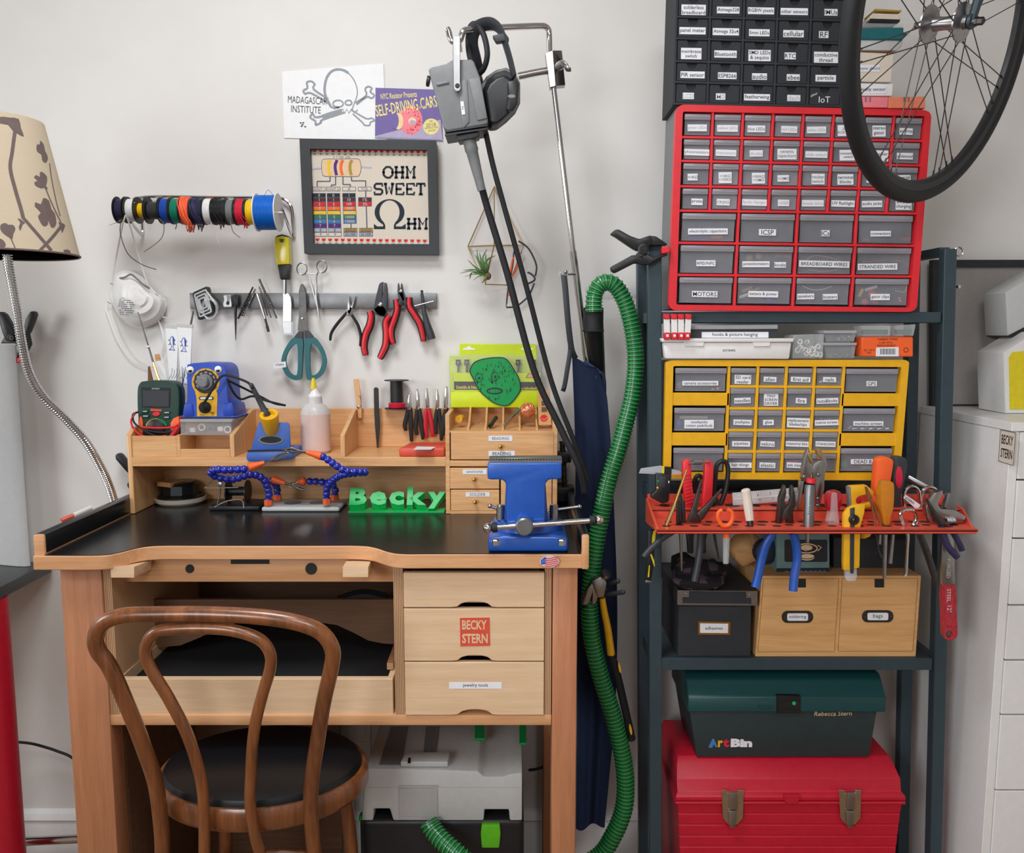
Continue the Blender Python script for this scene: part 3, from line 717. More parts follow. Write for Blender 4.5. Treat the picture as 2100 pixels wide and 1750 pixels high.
# clip with clear coil
b1 = B(); q = rotpts(rrect(392, 592, 440, 652, 6), 416, 622, -18); b1.plate([(x*.72+416*.28, y) for x, y in q], 2.262, .02, 0, .002)
b2 = B(); 
for s_ in (1, .72, .45): 
    q = [(416+(x-416)*s_*.62, 622+(y-622)*s_*.85) for x, y in rotpts(rrect(396, 594, 436, 650, 3), 416, 622, -18)]
    stroke(b2, q, 3.2, 2.2612-.0004*(1-s_), 0, True)
b2.tube(P3([(425, 600, 2.262), (444, 625, 2.26)]), .004, 8)
b3 = B()
for j in range(4): b3.tube(PP(circ(430, 632+j, 17-j*1.2, 20, 20), 2.255-.004*j), .0022, 6, 0, True)
tool('belt_clip', 'dark steel clip with clear tubing coiled round it at the left end of the bar', 'clip', ('clip_body', b1, 'black_plastic'), ('clip_frame', b2, 'steel'), ('clear_tubing', b3, 'clear_thin'))
# sharpener
b1 = B(); b1.plate(C([(300, 528), (368, 522), (362, 545), (372, 600), (370, 622), (306, 624), (298, 600), (308, 560)]), 2.268, .014, 0, .001, 1)
b2 = B(); b2.plate(C([(330, 530), (355, 528), (352, 560), (345, 605), (335, 605)]), 2.2665, .0015, 0); b2.plate(C(circ(338, 590, 12, 16, 12)), 2.2662, .0003, 1)
tool('pencil_sharpener', 'small silver pencil sharpener on the magnetic bar', 'sharpener', ('body', b1, 'steel'), ('blade', b2, ['brushed', 'black_rubber']))
# tapered reamer
b1 = B(); b1.plate(C([(382, 530), (392, 518), (418, 516), (424, 535), (422, 600), (412, 620), (388, 620)]), 2.266, .014, 0, .003)
b2 = B(); b2.rod(Q(*ct(400, 610), 2.272), Q(*ct(403, 888), 2.272), .0048, .0008, 10)
tool('reamer', 'black tapered reamer with T head hanging point down', 'reamer', ('head', b1, 'black_plastic'), ('taper', b2, 'black_plastic'))
# coil-wrapped bit
b1 = B(); b1.rod(Q(*ct(540, 462), dm_-.006), Q(*ct(420, 715), dm_-.006), .0022, .003, 8); b2 = B(); A, E = Q(*ct(520, 520), dm_-.006), Q(*ct(440, 690), dm_-.006); ax = (E-A).normalized(); u = ax.orthogonal().normalized(); w = ax.cross(u)
b2.tube([A+(E-A)*(i/90)+(u*math.cos(i*.63)+w*math.sin(i*.63))*.0052 for i in range(91)], .0013, 5)
tool('countersink_bit', 'black spring wrapped bit leaning across the bar', 'bit', ('shank', b1, 'black_plastic'), ('spring', b2, 'black_plastic'))
def bit(a, c, r, label, m='dark_steel', twist=False, hex_=False):
    A, E = Q(*ct(*a), dm_-.002), Q(*ct(*c), dm_-.002); b = B(); b.rod(A, E, r, r, 6 if hex_ else 10)
    if twist:
        ax = (E-A).normalized(); u = ax.orthogonal().normalized(); w = ax.cross(u)
        for ph in (0, math.pi): b.tube([A+(E-A)*(i/60*.7)+(u*math.cos(i*.5+ph)+w*math.sin(i*.5+ph))*r for i in range(61)], r*.4, 5)
    solo('drill_bit', b, m, label, 'drill bit', 'drill bits on the magnetic bar')
bit((558, 478), (462, 698), .0022, 'silver twist drill bit beside the spring wrapped bit', 'steel', True)
bit((590, 400), (730, 712), .0024, 'longest dark drill bit crossing above the bar', 'dark_steel', True)
bit((588, 460), (685, 708), .0016, 'thin dark drill bit behind the longest one', 'dark_steel')
bit((610, 520), (655, 690), .0016, 'short thin dark drill bit beside the bright driver bit', 'dark_steel')
b1 = B(); b1.rod(Q(*ct(575, 515), dm_-.008), Q(*ct(637, 715), dm_-.008), .0042, .0036, 12); b2 = B(); b2.rod(Q(*ct(637, 715), dm_-.008), Q(*ct(655, 780), dm_-.008), .0032, .0032, 6); b2.rod(Q(*ct(652, 772), dm_-.008), Q(*ct(665, 820), dm_-.008), .0044, .0036, 6)
tool('driver_bit', 'long bright hex driver bit hanging from the bar', 'bit', ('shaft', b1, 'chrome'), ('hex_end', b2, 'dark_steel'))
# chisel
mat('amber_yellow', (218, 200, 24), .18, var=.05, coat=.5)
b1 = B(); hp = C([(712, 70), (720, 58), (770, 45), (812, 52), (826, 72), (828, 150), (832, 280), (730, 284), (716, 200)]); b1.plate(hp, 2.252, .03, 0, .008, 3)
b4 = B(); b4.plate(C([(712, 72), (730, 50), (770, 40), (812, 50), (824, 72), (808, 66), (770, 58), (735, 66)]), 2.2515, .031, 0, .004); b4.plate(C([(750, 78), (788, 78), (785, 100), (770, 110), (752, 100)]), 2.2513, .001, 0)
b2 = B(); b2.plate(C([(732, 282), (836, 280), (828, 345), (830, 400), (755, 404), (744, 345)]), 2.255, .025, 0, .004)
b3 = B(); b3.rod(Q(*ct(797, 402), 2.267), Q(*ct(795, 520), 2.27), .0052, .0042, 10); b3.plate(C([(778, 510), (822, 510), (842, 545), (848, 600), (846, 740), (776, 740), (778, 600)]), 2.268, .004, 0, .0008, 1); b3.plate(C([(776, 740), (846, 740), (845, 830), (788, 830)]), 2.269, .003)
b5 = B(); b5.plate(C([(772, 738), (862, 740), (860, 850), (778, 848)]), 2.262, .012, 0, .001, 1)
tool('chisel', 'wood chisel with yellow and black handle, blade tip in a clear guard', 'chisel', ('handle', b1, 'amber_yellow'), ('handle_cap', b4, 'dark_grey_plastic'), ('collar', b2, 'black_plastic'), ('blade', b3, 'steel'), ('blade_guard', b5, 'clear'))
# scissors
b1 = B(); b1.plate(C([(905, 500), (918, 445), (930, 435), (945, 448), (966, 480), (970, 560), (972, 660), (965, 680), (945, 670), (955, 500), (940, 480), (945, 680), (960, 780), (985, 810), (895, 810), (905, 700), (908, 600)]), 2.268, .003, 0, .0006, 1)
b2 = B(); b2.plate(C([(912, 500), (920, 450), (930, 438), (950, 470), (962, 520), (968, 670), (982, 810), (945, 812), (935, 790), (920, 690)]), 2.2655, .002, 0, .0004, 1)
b3 = B(); b3.lathe(Q(*ct(934, 712), 2.2655), (0, -1, 0), [(.0042, 0), (.0042, .0015), (.003, .0026), (0, .003)], 14)
t = tool('scissors', 'large scissors with teal handles hanging from the middle of the bar', 'scissors', ('blade', b1, 'dark_steel'), ('blade', b2, 'dark_steel'), ('pivot', b3, 'steel'))
for sg in (-1, 1):
    f = lambda pl: C([(945+sg*(x-945) if sg < 0 else x, y) for x, y in pl])
    outer = [(952, 880), (990, 872), (1030, 866), (1070, 912), (1105, 975), (1124, 1040), (1120, 1090), (1098, 1150), (1060, 1188), (1020, 1205), (990, 1205), (966, 1190), (958, 1100), (954, 980)]
    inner = [(1000, 918), (1015, 918), (1030, 925), (1058, 955), (1082, 1000), (1092, 1048), (1086, 1090), (1066, 1135), (1040, 1160), (1020, 1168), (1008, 1168), (998, 1155), (992, 1080), (992, 980)]
    b = B(); b.ring(PP(f(cr2(outer, 2)), 2.262), PP(f(cr2(inner, 2)), 2.262), (0, .012, 0)); hd = mk('handle', b, 'teal', t)
    b = B(); b.plate(f([(952, 815), (985, 812), (1015, 850), (1028, 868), (990, 890), (965, 912), (952, 900)]), 2.263, .01, 0, .002); mk('handle_collar', b, 'dark_grey_plastic', hd, 'dark collar')
b = B(); b.plate(C([(705, 1072), (800, 1055), (805, 1102), (706, 1112)]), 2.2595, .0006, 0); b.tpx('STERN', *ct(752, 1083), 2.2592, 17, 6, 1, 5, bold=.01)
mk('name_tag', b, ['label_paper', 'ink'], t, 'white tape tag')
# hemostat
b = B()
for cx, cy in ((931, 318), (1089, 300)): b.tube(PP(C(circ(cx, cy, 40, 48, 20)), 2.27), .0018, 6, 0, True)
for pl in ([(962, 352), (985, 372), (1008, 440), (1034, 540), (1056, 620), (1072, 730)], [(1060, 345), (1046, 380), (1047, 450), (1045, 540), (1060, 640), (1074, 728)]): b.tube(P3([(*ct(x, y), 2.271) for x, y in pl]), [.0022, .0022, .0022, .0028, .0026, .0012], 8)
b.tube(P3([(*ct(975, 350), 2.268), (*ct(1012, 356), 2.268), (*ct(1050, 352), 2.268)]), .0018, 6)
solo('hemostat', b, 'steel', 'slim steel forceps with two finger loops on the magnetic bar', 'forceps', 'tools on the magnetic bar')
# pliers: head outline, two handles
def pliers(name, label, cat, head, hm, hs, handm, r, d=2.268, pivot=None, grip=None, group='tools on the magnetic bar', th=.009, flat=(1, .75)):
    t = thing(name, label, cat, group)
    for hp in (head if isinstance(head[0][0], (tuple, list)) else [head]):
        b = B(); b.plate(hp, d, th, 0, .0012, 2); mk('jaw', b, hm, t)
    for pl in hs:
        pts = cr([Q(x, y, d+.005) for x, y in pl], 5); n = len(pts)
        rr = [r*(.75+.45*math.sin(math.pi*(.15+.75*i/(n-1)))) for i in range(n)]; rr[-1] *= .75
        b = B(); b.tube(pts, rr, 10, 0, flat=flat, up=(0, 1, 0)); h = mk('handle', b, handm, t)
        if grip:
            b = B(); b.tube([p+V((0, .0035, 0)) for p in pts], [x*1.18 for x in rr], 10, 0, flat=(.7, 1), up=(0, 1, 0)); mk('handle_back', b, grip, h)
    if pivot:
        b = B(); b.lathe(Q(*pivot[:2], d), (0, -1, 0), [(pivot[2], 0), (pivot[2], .0012), (pivot[2]*.7, .002), (0, .0022)], 14); mk('pivot', b, 'steel', t)
    return t
pliers('round_nose_pliers', 'slim round nose pliers with thin black handles spread open', 'pliers', [C([(1300, 528), (1308, 540), (1312, 590), (1335, 640), (1330, 690), (1318, 690), (1285, 660), (1292, 620), (1296, 580)]), C([(1348, 530), (1358, 535), (1345, 600), (1330, 640), (1310, 690), (1280, 690), (1295, 650), (1328, 600)])], 'steel',
       [C([(1290, 665), (1255, 705), (1205, 765), (1165, 830), (1156, 890)]), C([(1318, 670), (1350, 720), (1378, 770), (1400, 850), (1394, 935)])], 'black_rubber', .0048, pivot=(*ct(1305, 640), .003))
pliers('wire_stripper', 'black notched wire stripper with red cushioned handles', 'wire stripper', [C([(1508, 600), (1525, 520), (1545, 440), (1562, 424), (1580, 422), (1576, 480), (1572, 560), (1560, 590), (1600, 640), (1612, 690), (1560, 700), (1540, 690), (1500, 640)]), C([(1586, 424), (1605, 432), (1614, 480), (1612, 580), (1608, 660), (1590, 700), (1520, 680), (1500, 640), (1560, 590), (1580, 500)])], 'dark_grey_plastic',
       [C([(1470, 655), (1482, 700), (1470, 770), (1440, 840), (1425, 930), (1438, 1010)]), C([(1630, 690), (1600, 745), (1605, 830), (1600, 920), (1572, 990), (1548, 1035)])], 'red_plastic', .0082, pivot=(*ct(1556, 603), .0058), grip='black_rubber', flat=(1, .8))
pliers('flush_cutter', 'small flush cutters with red handles and black jaws', 'cutters', [C([(1694, 440), (1702, 428), (1712, 480), (1740, 510), (1750, 560), (1728, 610), (1690, 600), (1705, 560), (1692, 500)]), C([(1722, 428), (1730, 440), (1742, 500), (1760, 560), (1775, 600), (1755, 615), (1735, 580), (1700, 510), (1715, 480)])], 'dark_grey_plastic',
       [C([(1680, 560), (1690, 640), (1668, 720), (1642, 800), (1645, 870), (1660, 918)]), C([(1785, 545), (1790, 620), (1825, 680), (1868, 750), (1890, 830), (1902, 898)])], 'red_plastic', .0078, pivot=(*ct(1720, 496), .0045), grip='black_rubber')
b1 = B(); pts = cr([Q(*ct(x, y), 2.266) for x, y in ((1897, 590), (1905, 660), (1930, 760), (1958, 850), (1966, 880))], 5); b1.tube(pts, [.004+.0072*min(1, i/len(pts)*1.5) for i in range(len(pts)-1)]+[.006], 14)
b2 = B(); b2.rod(Q(*ct(1888, 500), 2.268), Q(*ct(1898, 600), 2.267), .003, .005, 10); b2.lathe(Q(*ct(1887, 498), 2.268), (0, 0, 1), [(.002, -.004), (.0045, 0), (.002, .004)], 10)
b3 = B(); b3.rod(Q(*ct(1828, 615), 2.262), Q(*ct(1980, 575), 2.262), .0016, .0016, 8)
tool('sharpening_tool', 'black club handled tool with a steel cross pin at the right bar end', 'hand tool', ('grip', b1, 'dark_grey_plastic'), ('neck', b2, 'dark_grey_plastic'), ('cross_pin', b3, 'steel'))

# ---- gold wire hanger, air plant, glasses ----
def ch(x, y): return (920+x*.2629, 360+y*.2629)
b = B(); T = (*ch(357, 85), 2.293); Lf = (*ch(150, 555), 2.29); Rt = (*ch(585, 545), 2.29); F_ = (*ch(355, 545), 2.2); Bt = (*ch(285, 850), 2.255); B2 = (*ch(470, 855), 2.285)
for a, c in ((T, Lf), (T, Rt), (T, F_), (Lf, F_), (F_, Rt), (Lf, Rt), (Lf, Bt), (F_, Bt), (Bt, B2), (Rt, B2)): b.rod(Q(*a), Q(*c), .0016, .0016, 6)
solo('wire_hanger', b, 'gold_wire', 'thin gold wire pyramid hanging on the wall right of the frame', 'wall hanger')
plant = thing('air_plant', 'small spiky green air plant perched in the gold wire pyramid', 'plant')
mat('plant_green', (92, 128, 74), .55, var=.2); mat('plant_base', (120, 92, 70), .7, var=.2)
b = B(); b.ball(Q(*ch(305, 785), 2.24), .0095, 0, 12, (1, 1, 1.1)); mk('root_ball', b, 'plant_base', plant)
c0 = (285, 770)
for (x1, y1), (x2, y2) in (((230, 650), (220, 575)), ((268, 640), (300, 575)), ((300, 660), (365, 625)), ((190, 700), (145, 655)), ((170, 745), (85, 765)), ((200, 770), (120, 790)), ((210, 720), (160, 665)), ((240, 690), (210, 620)), ((290, 690), (290, 610)), ((180, 760), (165, 810)), ((215, 735), (110, 740)), ((250, 700), (255, 640)), ((310, 700), (335, 630)), ((230, 790), (190, 820)), ((200, 735), (150, 735)), ((255, 665), (240, 600)), ((285, 810), (260, 840))):
    q = cr([Q(*ch(*c0), 2.243), Q(*ch((x1+c0[0])/2, (y1+c0[1])/2), 2.228), Q(*ch(x1, y1), 2.225), Q(*ch(x2, y2), 2.24)], 4); n = len(q)
    b = B(); b.tube(q, [.0058*(1-i/(n-1))**.8+.0005 for i in range(n)], 6, 0, flat=(.4, 1)); mk('leaf', b, 'plant_green', plant)
gl = thing('safety_glasses', 'clear safety glasses with orange and black temples hanging from the gold pyramid', 'glasses')
lens = cr2([ch(545, 515), ch(610, 560), ch(655, 630), ch(684, 710), ch(675, 780), ch(655, 850), ch(620, 930), ch(570, 985), ch(450, 1025), ch(455, 1000), ch(545, 960), ch(600, 860), ch(620, 760), ch(600, 640), ch(560, 570)], 3)
b = B(); b.plate(lens, 2.255, .002, 0); mk('lens', b, 'clear_thin', gl)
for nm, pl, m, r in (('brow_bar', [(545, 512), (612, 558), (658, 630), (686, 712), (676, 785)], 'dark_grey_plastic', .0024), ('brow_bar', [(668, 840), (645, 900), (620, 945), (560, 1000), (510, 1025), (450, 1030)], 'dark_grey_plastic', .0024),
                     ('nose_bridge', [(615, 755), (645, 770), (672, 800), (660, 825), (600, 850)], 'dark_grey_plastic', .0026), ('temple', [(450, 1025), (465, 880), (500, 700), (510, 600), (530, 545)], 'dark_grey_plastic', .0022),
                     ('temple', [(470, 940), (480, 820), (530, 720), (560, 630)], 'orange_plastic', .0028), ('temple_tip', [(480, 760), (500, 660), (510, 640)], 'orange_plastic', .0026)):
    b = B(); b.tube(cr([Q(*ch(x, y), 2.25 if nm != 'temple' else 2.275) for x, y in pl], 4), r, 7); mk(nm, b, m, gl)
# ================= motor stand, motor, ear muffs =================
def cm(x, y): return (860+x*.2285, 30+y*.2285)
def M3(pl): return [Q(*cm(x, y), d) for x, y, d in pl]
std = thing('motor_stand', 'chrome bench stand with hooked arm clamped at the back right of the bench', 'stand')
b = B(); b.tube(cr(M3([(1168, 330, 2.06), (1165, 200, 2.05), (1160, 140, 2.05), (1130, 108, 2.045), (1080, 102, 2.04), (900, 108, 2.02), (600, 122, 1.99), (440, 135, 1.975), (395, 150, 1.97), (378, 190, 1.97), (365, 225, 1.97), (335, 240, 1.97), (300, 240, 1.97), (275, 205, 1.97), (262, 150, 1.97), (248, 125, 1.97)]), 5), .0072, 12); mk('hook_arm', b, 'chrome', std)
b = B(); b.tube([Q(1135, 178, 2.06), Q(1176, 522, 2.1)], .0068, 14); b.tube([Q(1175, 515, 2.1), Q(1206, 760, 2.14), Q(1225, 935, 2.17)], .009, 14); b.rod(Q(1225, 930, 2.17), Q(1226, 1000, 2.18), .012); mk('pole', b, 'chrome', std)
b = B(); b.prism(M3([(1130, 345, 2.045), (1198, 320, 2.045), (1225, 640, 2.045), (1172, 655, 2.045)]), (0, .028, 0), 0, .001, 1); b.prism(M3([(1198, 320, 2.04), (1280, 320, 2.055), (1310, 632, 2.055), (1225, 640, 2.045)]), (0, .026, 0), 0, .001, 1); mk('clamp_block', b, 'satin_chrome', std)
b = B(); b.tube(M3([(885, 555, 2.03), (1010, 528, 2.035), (1150, 502, 2.04)]), .0088, 14); mk('side_arm', b, 'chrome', std)
b = B(); b.lathe(M3([(1240, 465, 2.035)])[0], (1, -.6, 0), [(.009, 0), (.011, .006), (.006, .016), (0, .017)], 14); b.tube(cr(M3([(1225, 470, 2.03), (1270, 430, 2.01), (1310, 450, 2.0), (1330, 490, 2.0), (1360, 490, 2.0)]), 4), .006, 10, 0, flat=(1, .5)); mk('wing_screw', b, 'steel', std)
# hanging motor
mo = thing('flex_shaft_motor', 'grey flex shaft motor hanging from the chrome hook', 'motor')
b = B(); body = [(80, 490), (110, 470), (240, 440), (290, 405), (470, 398), (490, 420), (545, 560), (620, 960), (600, 985), (460, 1010), (250, 1045), (215, 1010), (110, 610)]
b.prism(M3([(x, y, 1.93) for x, y in body]), (0, .075, 0), 0, .006, 3)
for pl in ([(440, 580), (540, 560), (560, 640), (610, 930), (520, 950), (480, 760)], [(150, 610), (260, 590), (268, 615), (155, 638)]):
    b.prism(M3([(x, y, 1.926) for x, y in pl]), (0, .01, 0), 0, .002)
b.prism(M3([(x, y, 1.927) for x, y in [(350, 590), (430, 580), (450, 960), (395, 1020), (370, 900)]]), (0, .01, 0), 0, .002)
mk('motor_body', b, 'grey_plastic', mo)
b = B()
for k in range(2): b.prism(M3([(x, y+k*30, 1.928) for x, y in [(225, 1040), (605, 985), (612, 1000), (232, 1060)]]), (0, .08, 0), 0, .001, 1)
b.prism(M3([(x, y, 1.935) for x, y in [(330, 1085), (530, 1050), (535, 1085), (480, 1110), (350, 1130)]]), (0, .05, 0), 0, .002); mk('motor_flange', b, 'dark_grey_plastic', mo)
b = B(); b.plate([cm(*p) for p in [(300, 190), (366, 190), (366, 600), (372, 660), (360, 685), (330, 690), (310, 670), (306, 600)]], 1.918, .003, 0, .0008, 1); b.prism(M3([(x, y, 1.919) for x, y in [(300, 190), (366, 190), (366, 215), (300, 215)]]), (0, .09, 0)); b.prism(M3([(x, y, 2.008) for x, y in [(300, 190), (366, 190), (366, 500), (300, 500)]]), (0, .002, 0)); mk('hanger_strap', b, 'steel', mo)
b = B(); b.lathe(M3([(342, 640, 1.919)])[0], (0, -1, 0), [(.0052, 0), (.0052, .002), (.004, .003), (0, .003)], 14); mk('screw', b, 'black_plastic', mo)
b = B(); b.prism(M3([(x, y, 1.9255) for x, y in [(368, 780), (396, 778), (412, 895), (382, 900)]]), (0, .001, 0)); b.text('77A', M3([(390, 838, 1.925)])[0], .018, .004, 1, math.radians(96)); mk('motor_label', b, ['label_paper', 'ink'], mo, 'white printed strip')
b = B(); b.lathe(M3([(92, 600, 1.96)])[0], (-1, 0, .2), [(.012, 0), (.012, .006), (0, .007)], 14); mk('brush_cap', b, 'black_plastic', mo)
A, E = M3([(440, 1100, 1.955), (560, 1580, 1.965)]); ax = E-A; L = ax.length
b = B(); b.lathe(A, ax, [(.013, -.004), (.0145, .004), (.0155, .03), (.0135, .034), (.012, .07), (.0105, L*.8), (.0095, L), (0, L)], 18); mk('shaft_sleeve', b, 'grey_plastic', mo)
b = B(); b.tube(cr(P3([(988, 385, 1.965), (1002, 435, 1.98), (1040, 560, 1.99), (1095, 760, 2.0), (1150, 880, 2.0), (1188, 960, 1.99), (1200, 1010, 1.99)]), 6), .0082, 12); mk('flex_shaft', b, 'black_rubber', mo)
b = B(); b.tube(cr(M3([(520, 540, 1.97), (580, 480, 1.95), (610, 350, 1.94), (580, 190, 1.95), (520, 95, 1.97), (475, 90, 1.99), (445, 150, 2.0), (440, 300, 2.0), (470, 460, 1.99), (510, 650, 1.99), (570, 950, 1.985), (600, 1080, 1.98), (660, 1350, 1.98), (760, 1720, 1.99)])+P3([(1080, 590, 2.01), (1130, 780, 2.03), (1175, 900, 2.03), (1205, 985, 2.03)]), 5), .0066, 10); mk('power_cord', b, 'black_rubber', mo)
# ear muffs
em = thing('ear_muffs', 'black ear muffs hanging over the chrome arm behind the grey motor', 'ear muffs')
bp = cr(M3([(520, 500, 2.04), (500, 400, 2.02), (470, 260, 2.0), (490, 150, 1.98), (560, 95, 1.965), (640, 80, 1.955), (700, 110, 1.945), (740, 170, 1.94), (780, 290, 1.935), (820, 430, 1.93), (850, 560, 1.925)]), 5)
b = B(); b.tube(bp, .0155, 10, 0, flat=(.28, 1), up=(0, 0, 1)); mk('headband', b, 'dark_grey_plastic', em)
b = B(); b.prism(M3([(x, y, 1.925) for x, y in [(655, 185), (770, 160), (805, 210), (800, 230), (690, 245)]]), (0, .02, 0), 0, .002); mk('band_slider', b, 'dark_grey_plastic', em)
b = B(); b.prism(M3([(x, y, 1.918) for x, y in [(790, 600), (870, 580), (895, 640), (880, 800), (845, 860), (800, 868), (775, 840), (800, 720)]]), (0, .012, 0), 0, .004); b.plate([cm(*p) for p in circ(828, 732, 34, 16, 18)], 1.9172, .001, 1); mk('cup_arm', b, ['black_plastic', 'grey_plastic'], em)
def cup(outl, d0, th, sc, m):
    b = B(); cx = sum(x for x, y in outl)/len(outl); cy = sum(y for x, y in outl)/len(outl)
    f = [(cx+(x-cx)*sc, cy+(y-cy)*sc) for x, y in outl]
    b.prism(M3([(x, y, d0) for x, y in f]), (0, 0, 0), 0, .006, 3, pts2=M3([(x, y, d0+th) for x, y in outl])); return b
oc = [(560, 680), (600, 590), (680, 520), (770, 490), (850, 540), (905, 620), (905, 780), (860, 880), (780, 960), (700, 1030), (640, 1035), (610, 1000)]
mk('ear_cup', cup(oc, 1.93, .04, .78, 0), 'black_plastic', em)
b = B(); b.prism(M3([(x, y, 1.968) for x, y in [(545, 640), (600, 550), (690, 490), (780, 468), (860, 520), (905, 610), (905, 790), (860, 885), (780, 965), (690, 1035), (620, 1040)]]), (0, .012, 0), 0, .005, 2); mk('ear_cushion', b, 'grey_plastic', em)
mk('ear_cup', cup([(500, 500), (545, 480), (580, 600), (570, 900), (540, 950), (505, 900)], 2.02, .03, .85, 0), 'black_plastic', em)
# suction hook knob and apron on it
hk = thing('suction_hook', 'clear suction cup hook on the chrome pole holding the apron strap', 'hook')
b = B(); b.lathe(Q(1146, 563, 2.08), (1, -.1, 0), [(0, -.002), (.011, 0), (.009, .003), (.004, .006), (.004, .02), (.006, .022), (0, .024)], 16); mk('suction_cup', b, 'clear', hk)
b = B(); b.rod(Q(1150, 563, 2.08), Q(1180, 562, 2.09), .003); b.ball(Q(1160, 558, 2.075), .005, 0, 10); mk('hook_pin', b, 'steel', hk)

# ================= things on the organizer =================
def cg(x, y): return (240+x*.24, 640+y*.24)
def G(pl): return [cg(x, y) for x, y in pl]
# multimeter, leaning in the left box
mm = thing('multimeter', 'green multimeter with dark screen and coiled red and black leads', 'meter')
yb = 895
b = B(); b.prism(PP(G(cr2([(190, 615), (215, 595), (330, 588), (460, 595), (505, 620), (530, 680), (532, 800), (525, 940), (515, 1060), (215, 1060), (180, 900), (172, 750), (176, 650)], 3)), 2.118), (0, .04, 0), 0, .006, 3); mk('meter_body', b, 'dark_green', mm)
b = B(); b.plate(G(cr2([(185, 930), (200, 890), (218, 940), (215, 1060), (180, 1060)], 2)), 2.115, .046, 0, .002); mk('holster_grip', b, 'orange_plastic', mm); b = B(); b.plate(G([(455, 950), (480, 910), (525, 890), (532, 960), (520, 1062), (455, 1062)]), 2.115, .046, 0, .002); mk('holster_grip', b, 'orange_plastic', mm)
b = B(); b.plate(G([(205, 645), (455, 650), (450, 820), (210, 812)]), 2.1165, .002, 0, .0008, 1); s_ = mk('bezel', b, 'black_plastic', mm)
b = B(); b.plate(G([(218, 670), (445, 674), (440, 810), (222, 804)]), 2.116, .001, 0); b.tpx('EXTECH', *cg(330, 656), 2.1158, 15, 3, 1); mk('screen', b, ['dark_grey_plastic', 'label_paper'], s_)
for (x0, y0, x1, y1) in ((215, 838, 262, 864), (215, 878, 270, 904), (398, 848, 450, 874), (398, 888, 448, 914)):
    b = B(); b.plate(G(rrect(x0, y0, x1, y1, 8)), 2.1145, .004, 0, .001, 1); b.plate(G(rrect(x0+6, y0+8, x1-6, y1-10, 3)), 2.114, .0006, 1); mk('button', b, ['dark_green', 'light_grey_plastic'], mm)
b = B(); b.plate(G(circ(333, 873, 32, 18, 18)), 2.1145, .004, 0, .0008, 1); mk('power_button', b, 'red_plastic', mm)
b = B(); b.plate(G([(285, 826), (380, 832), (380, 850), (285, 846)]), 2.1168, .0008, 0); mk('print', b, 'coral_plastic', mm)
b = B(); b.lathe(Q(*cg(335, 990), 2.118), (0, -1, 0), [(.023, 0), (.023, .004), (.02, .006), (0, .006)], 24)
for i in range(9):
    a = math.radians(200+i*17); fill(b, G(rotpts([(335+85*math.cos(a)-11, 990+72*math.sin(a)-8), (335+85*math.cos(a)+11, 990+72*math.sin(a)-8), (335+85*math.cos(a)+11, 990+72*math.sin(a)+8), (335+85*math.cos(a)-11, 990+72*math.sin(a)+8)], 335+85*math.cos(a), 990+72*math.sin(a), math.degrees(a)+90)), 2.1165, 1 if i < 5 else 2)
mk('dial', b, ['black_plastic', 'yellow_plastic', 'green_plastic'], mm)
for m, pl in (('red_plastic', [(160, 860), (120, 930), (150, 1010), (220, 1060), (320, 1068), (420, 1060)]), ('red_plastic', [(215, 985), (330, 992), (470, 985), (520, 960)]), ('black_rubber', [(180, 855), (135, 880), (150, 950), (230, 1010), (330, 1060), (400, 1068)]), ('black_rubber', [(230, 1000), (320, 1025), (430, 1028), (500, 1010)])):
    b = B(); b.tube(cr([Q(*cg(x, y), 2.106) for x, y in pl], 6), .0026, 8); mk('test_lead', b, m, mm)
b = B(); b.tube([Q(*cg(470, 1060), 2.105), Q(*cg(530, 980), 2.105)], [.006, .0045], 10); b.tube([Q(*cg(455, 1068), 2.105), Q(*cg(500, 1010), 2.105)], [.004, .005], 10); mk('probe', b, 'deep_red', mm, 'red probe handles')
# soldering station
st = thing('soldering_station', 'blue and yellow soldering station with a dial and stick-on googly eyes', 'soldering station')
ds = 2.12
out = cr2([(598, 480), (620, 448), (670, 437), (840, 440), (885, 450), (920, 485), (935, 560), (950, 780), (980, 800), (1000, 890), (990, 900), (570, 900), (565, 880), (575, 800), (600, 760)], 3)
b = B(); b.prism(PP(G(out), ds), (0, .10, 0), 0, .006, 3)
b.prism(PP(G([(900, 780), (985, 770), (1005, 890), (900, 895)]), ds-.004), (0, .08, 0), 0, .006, 2); b.prism(PP(G([(566, 800), (585, 765), (640, 780), (660, 895), (566, 897)]), ds-.004), (0, .08, 0), 0, .006, 2)
mk('case', b, 'blue_plastic', st)
b = B(); b.plate(G([(566, 897), (1000, 897), (990, 920), (580, 920)]), ds+.004, .09, 0, .002); mk('foot_base', b, 'black_plastic', st)
b = B(); key = G([(685, 892), (680, 740), (672, 700)] + arc(757, 600, 118, 140, 400, 26) + [(858, 700), (852, 892)]); b.plate(key, ds-.0012, .0015, 0)
stroke(b, G(circ(757, 597, 82, 82, 28)), 9, ds-.0016, 1, True)
for i in range(9):
    a = math.radians(150+i*30); b.tpx(str(200+50*(i % 6)), *cg(757+80*math.cos(a), 597+80*math.sin(a)), ds-.002, 7, 3, 2, -math.degrees(a)-90); b.tpx(str(400+i*50), *cg(757+105*math.cos(a), 597+105*math.sin(a)), ds-.002, 6, 2.5, 1, -math.degrees(a)-90)
b.plate(G(rrect(700, 722, 824, 752, 13)), ds-.0018, .001, 1); b.plate(G(rrect(710, 728, 814, 746, 9)), ds-.0022, .001, 2)
b.tpx('HAKKO', *cg(727, 880), ds-.0018, 12, 2, 1); b.tpx('888D\nFX', *cg(817, 870), ds-.0018, 10, 7, 1, bold=.02)
mk('face_panel', b, ['yellow_plastic', 'black_plastic', 'label_paper'], st, 'yellow dial plate')
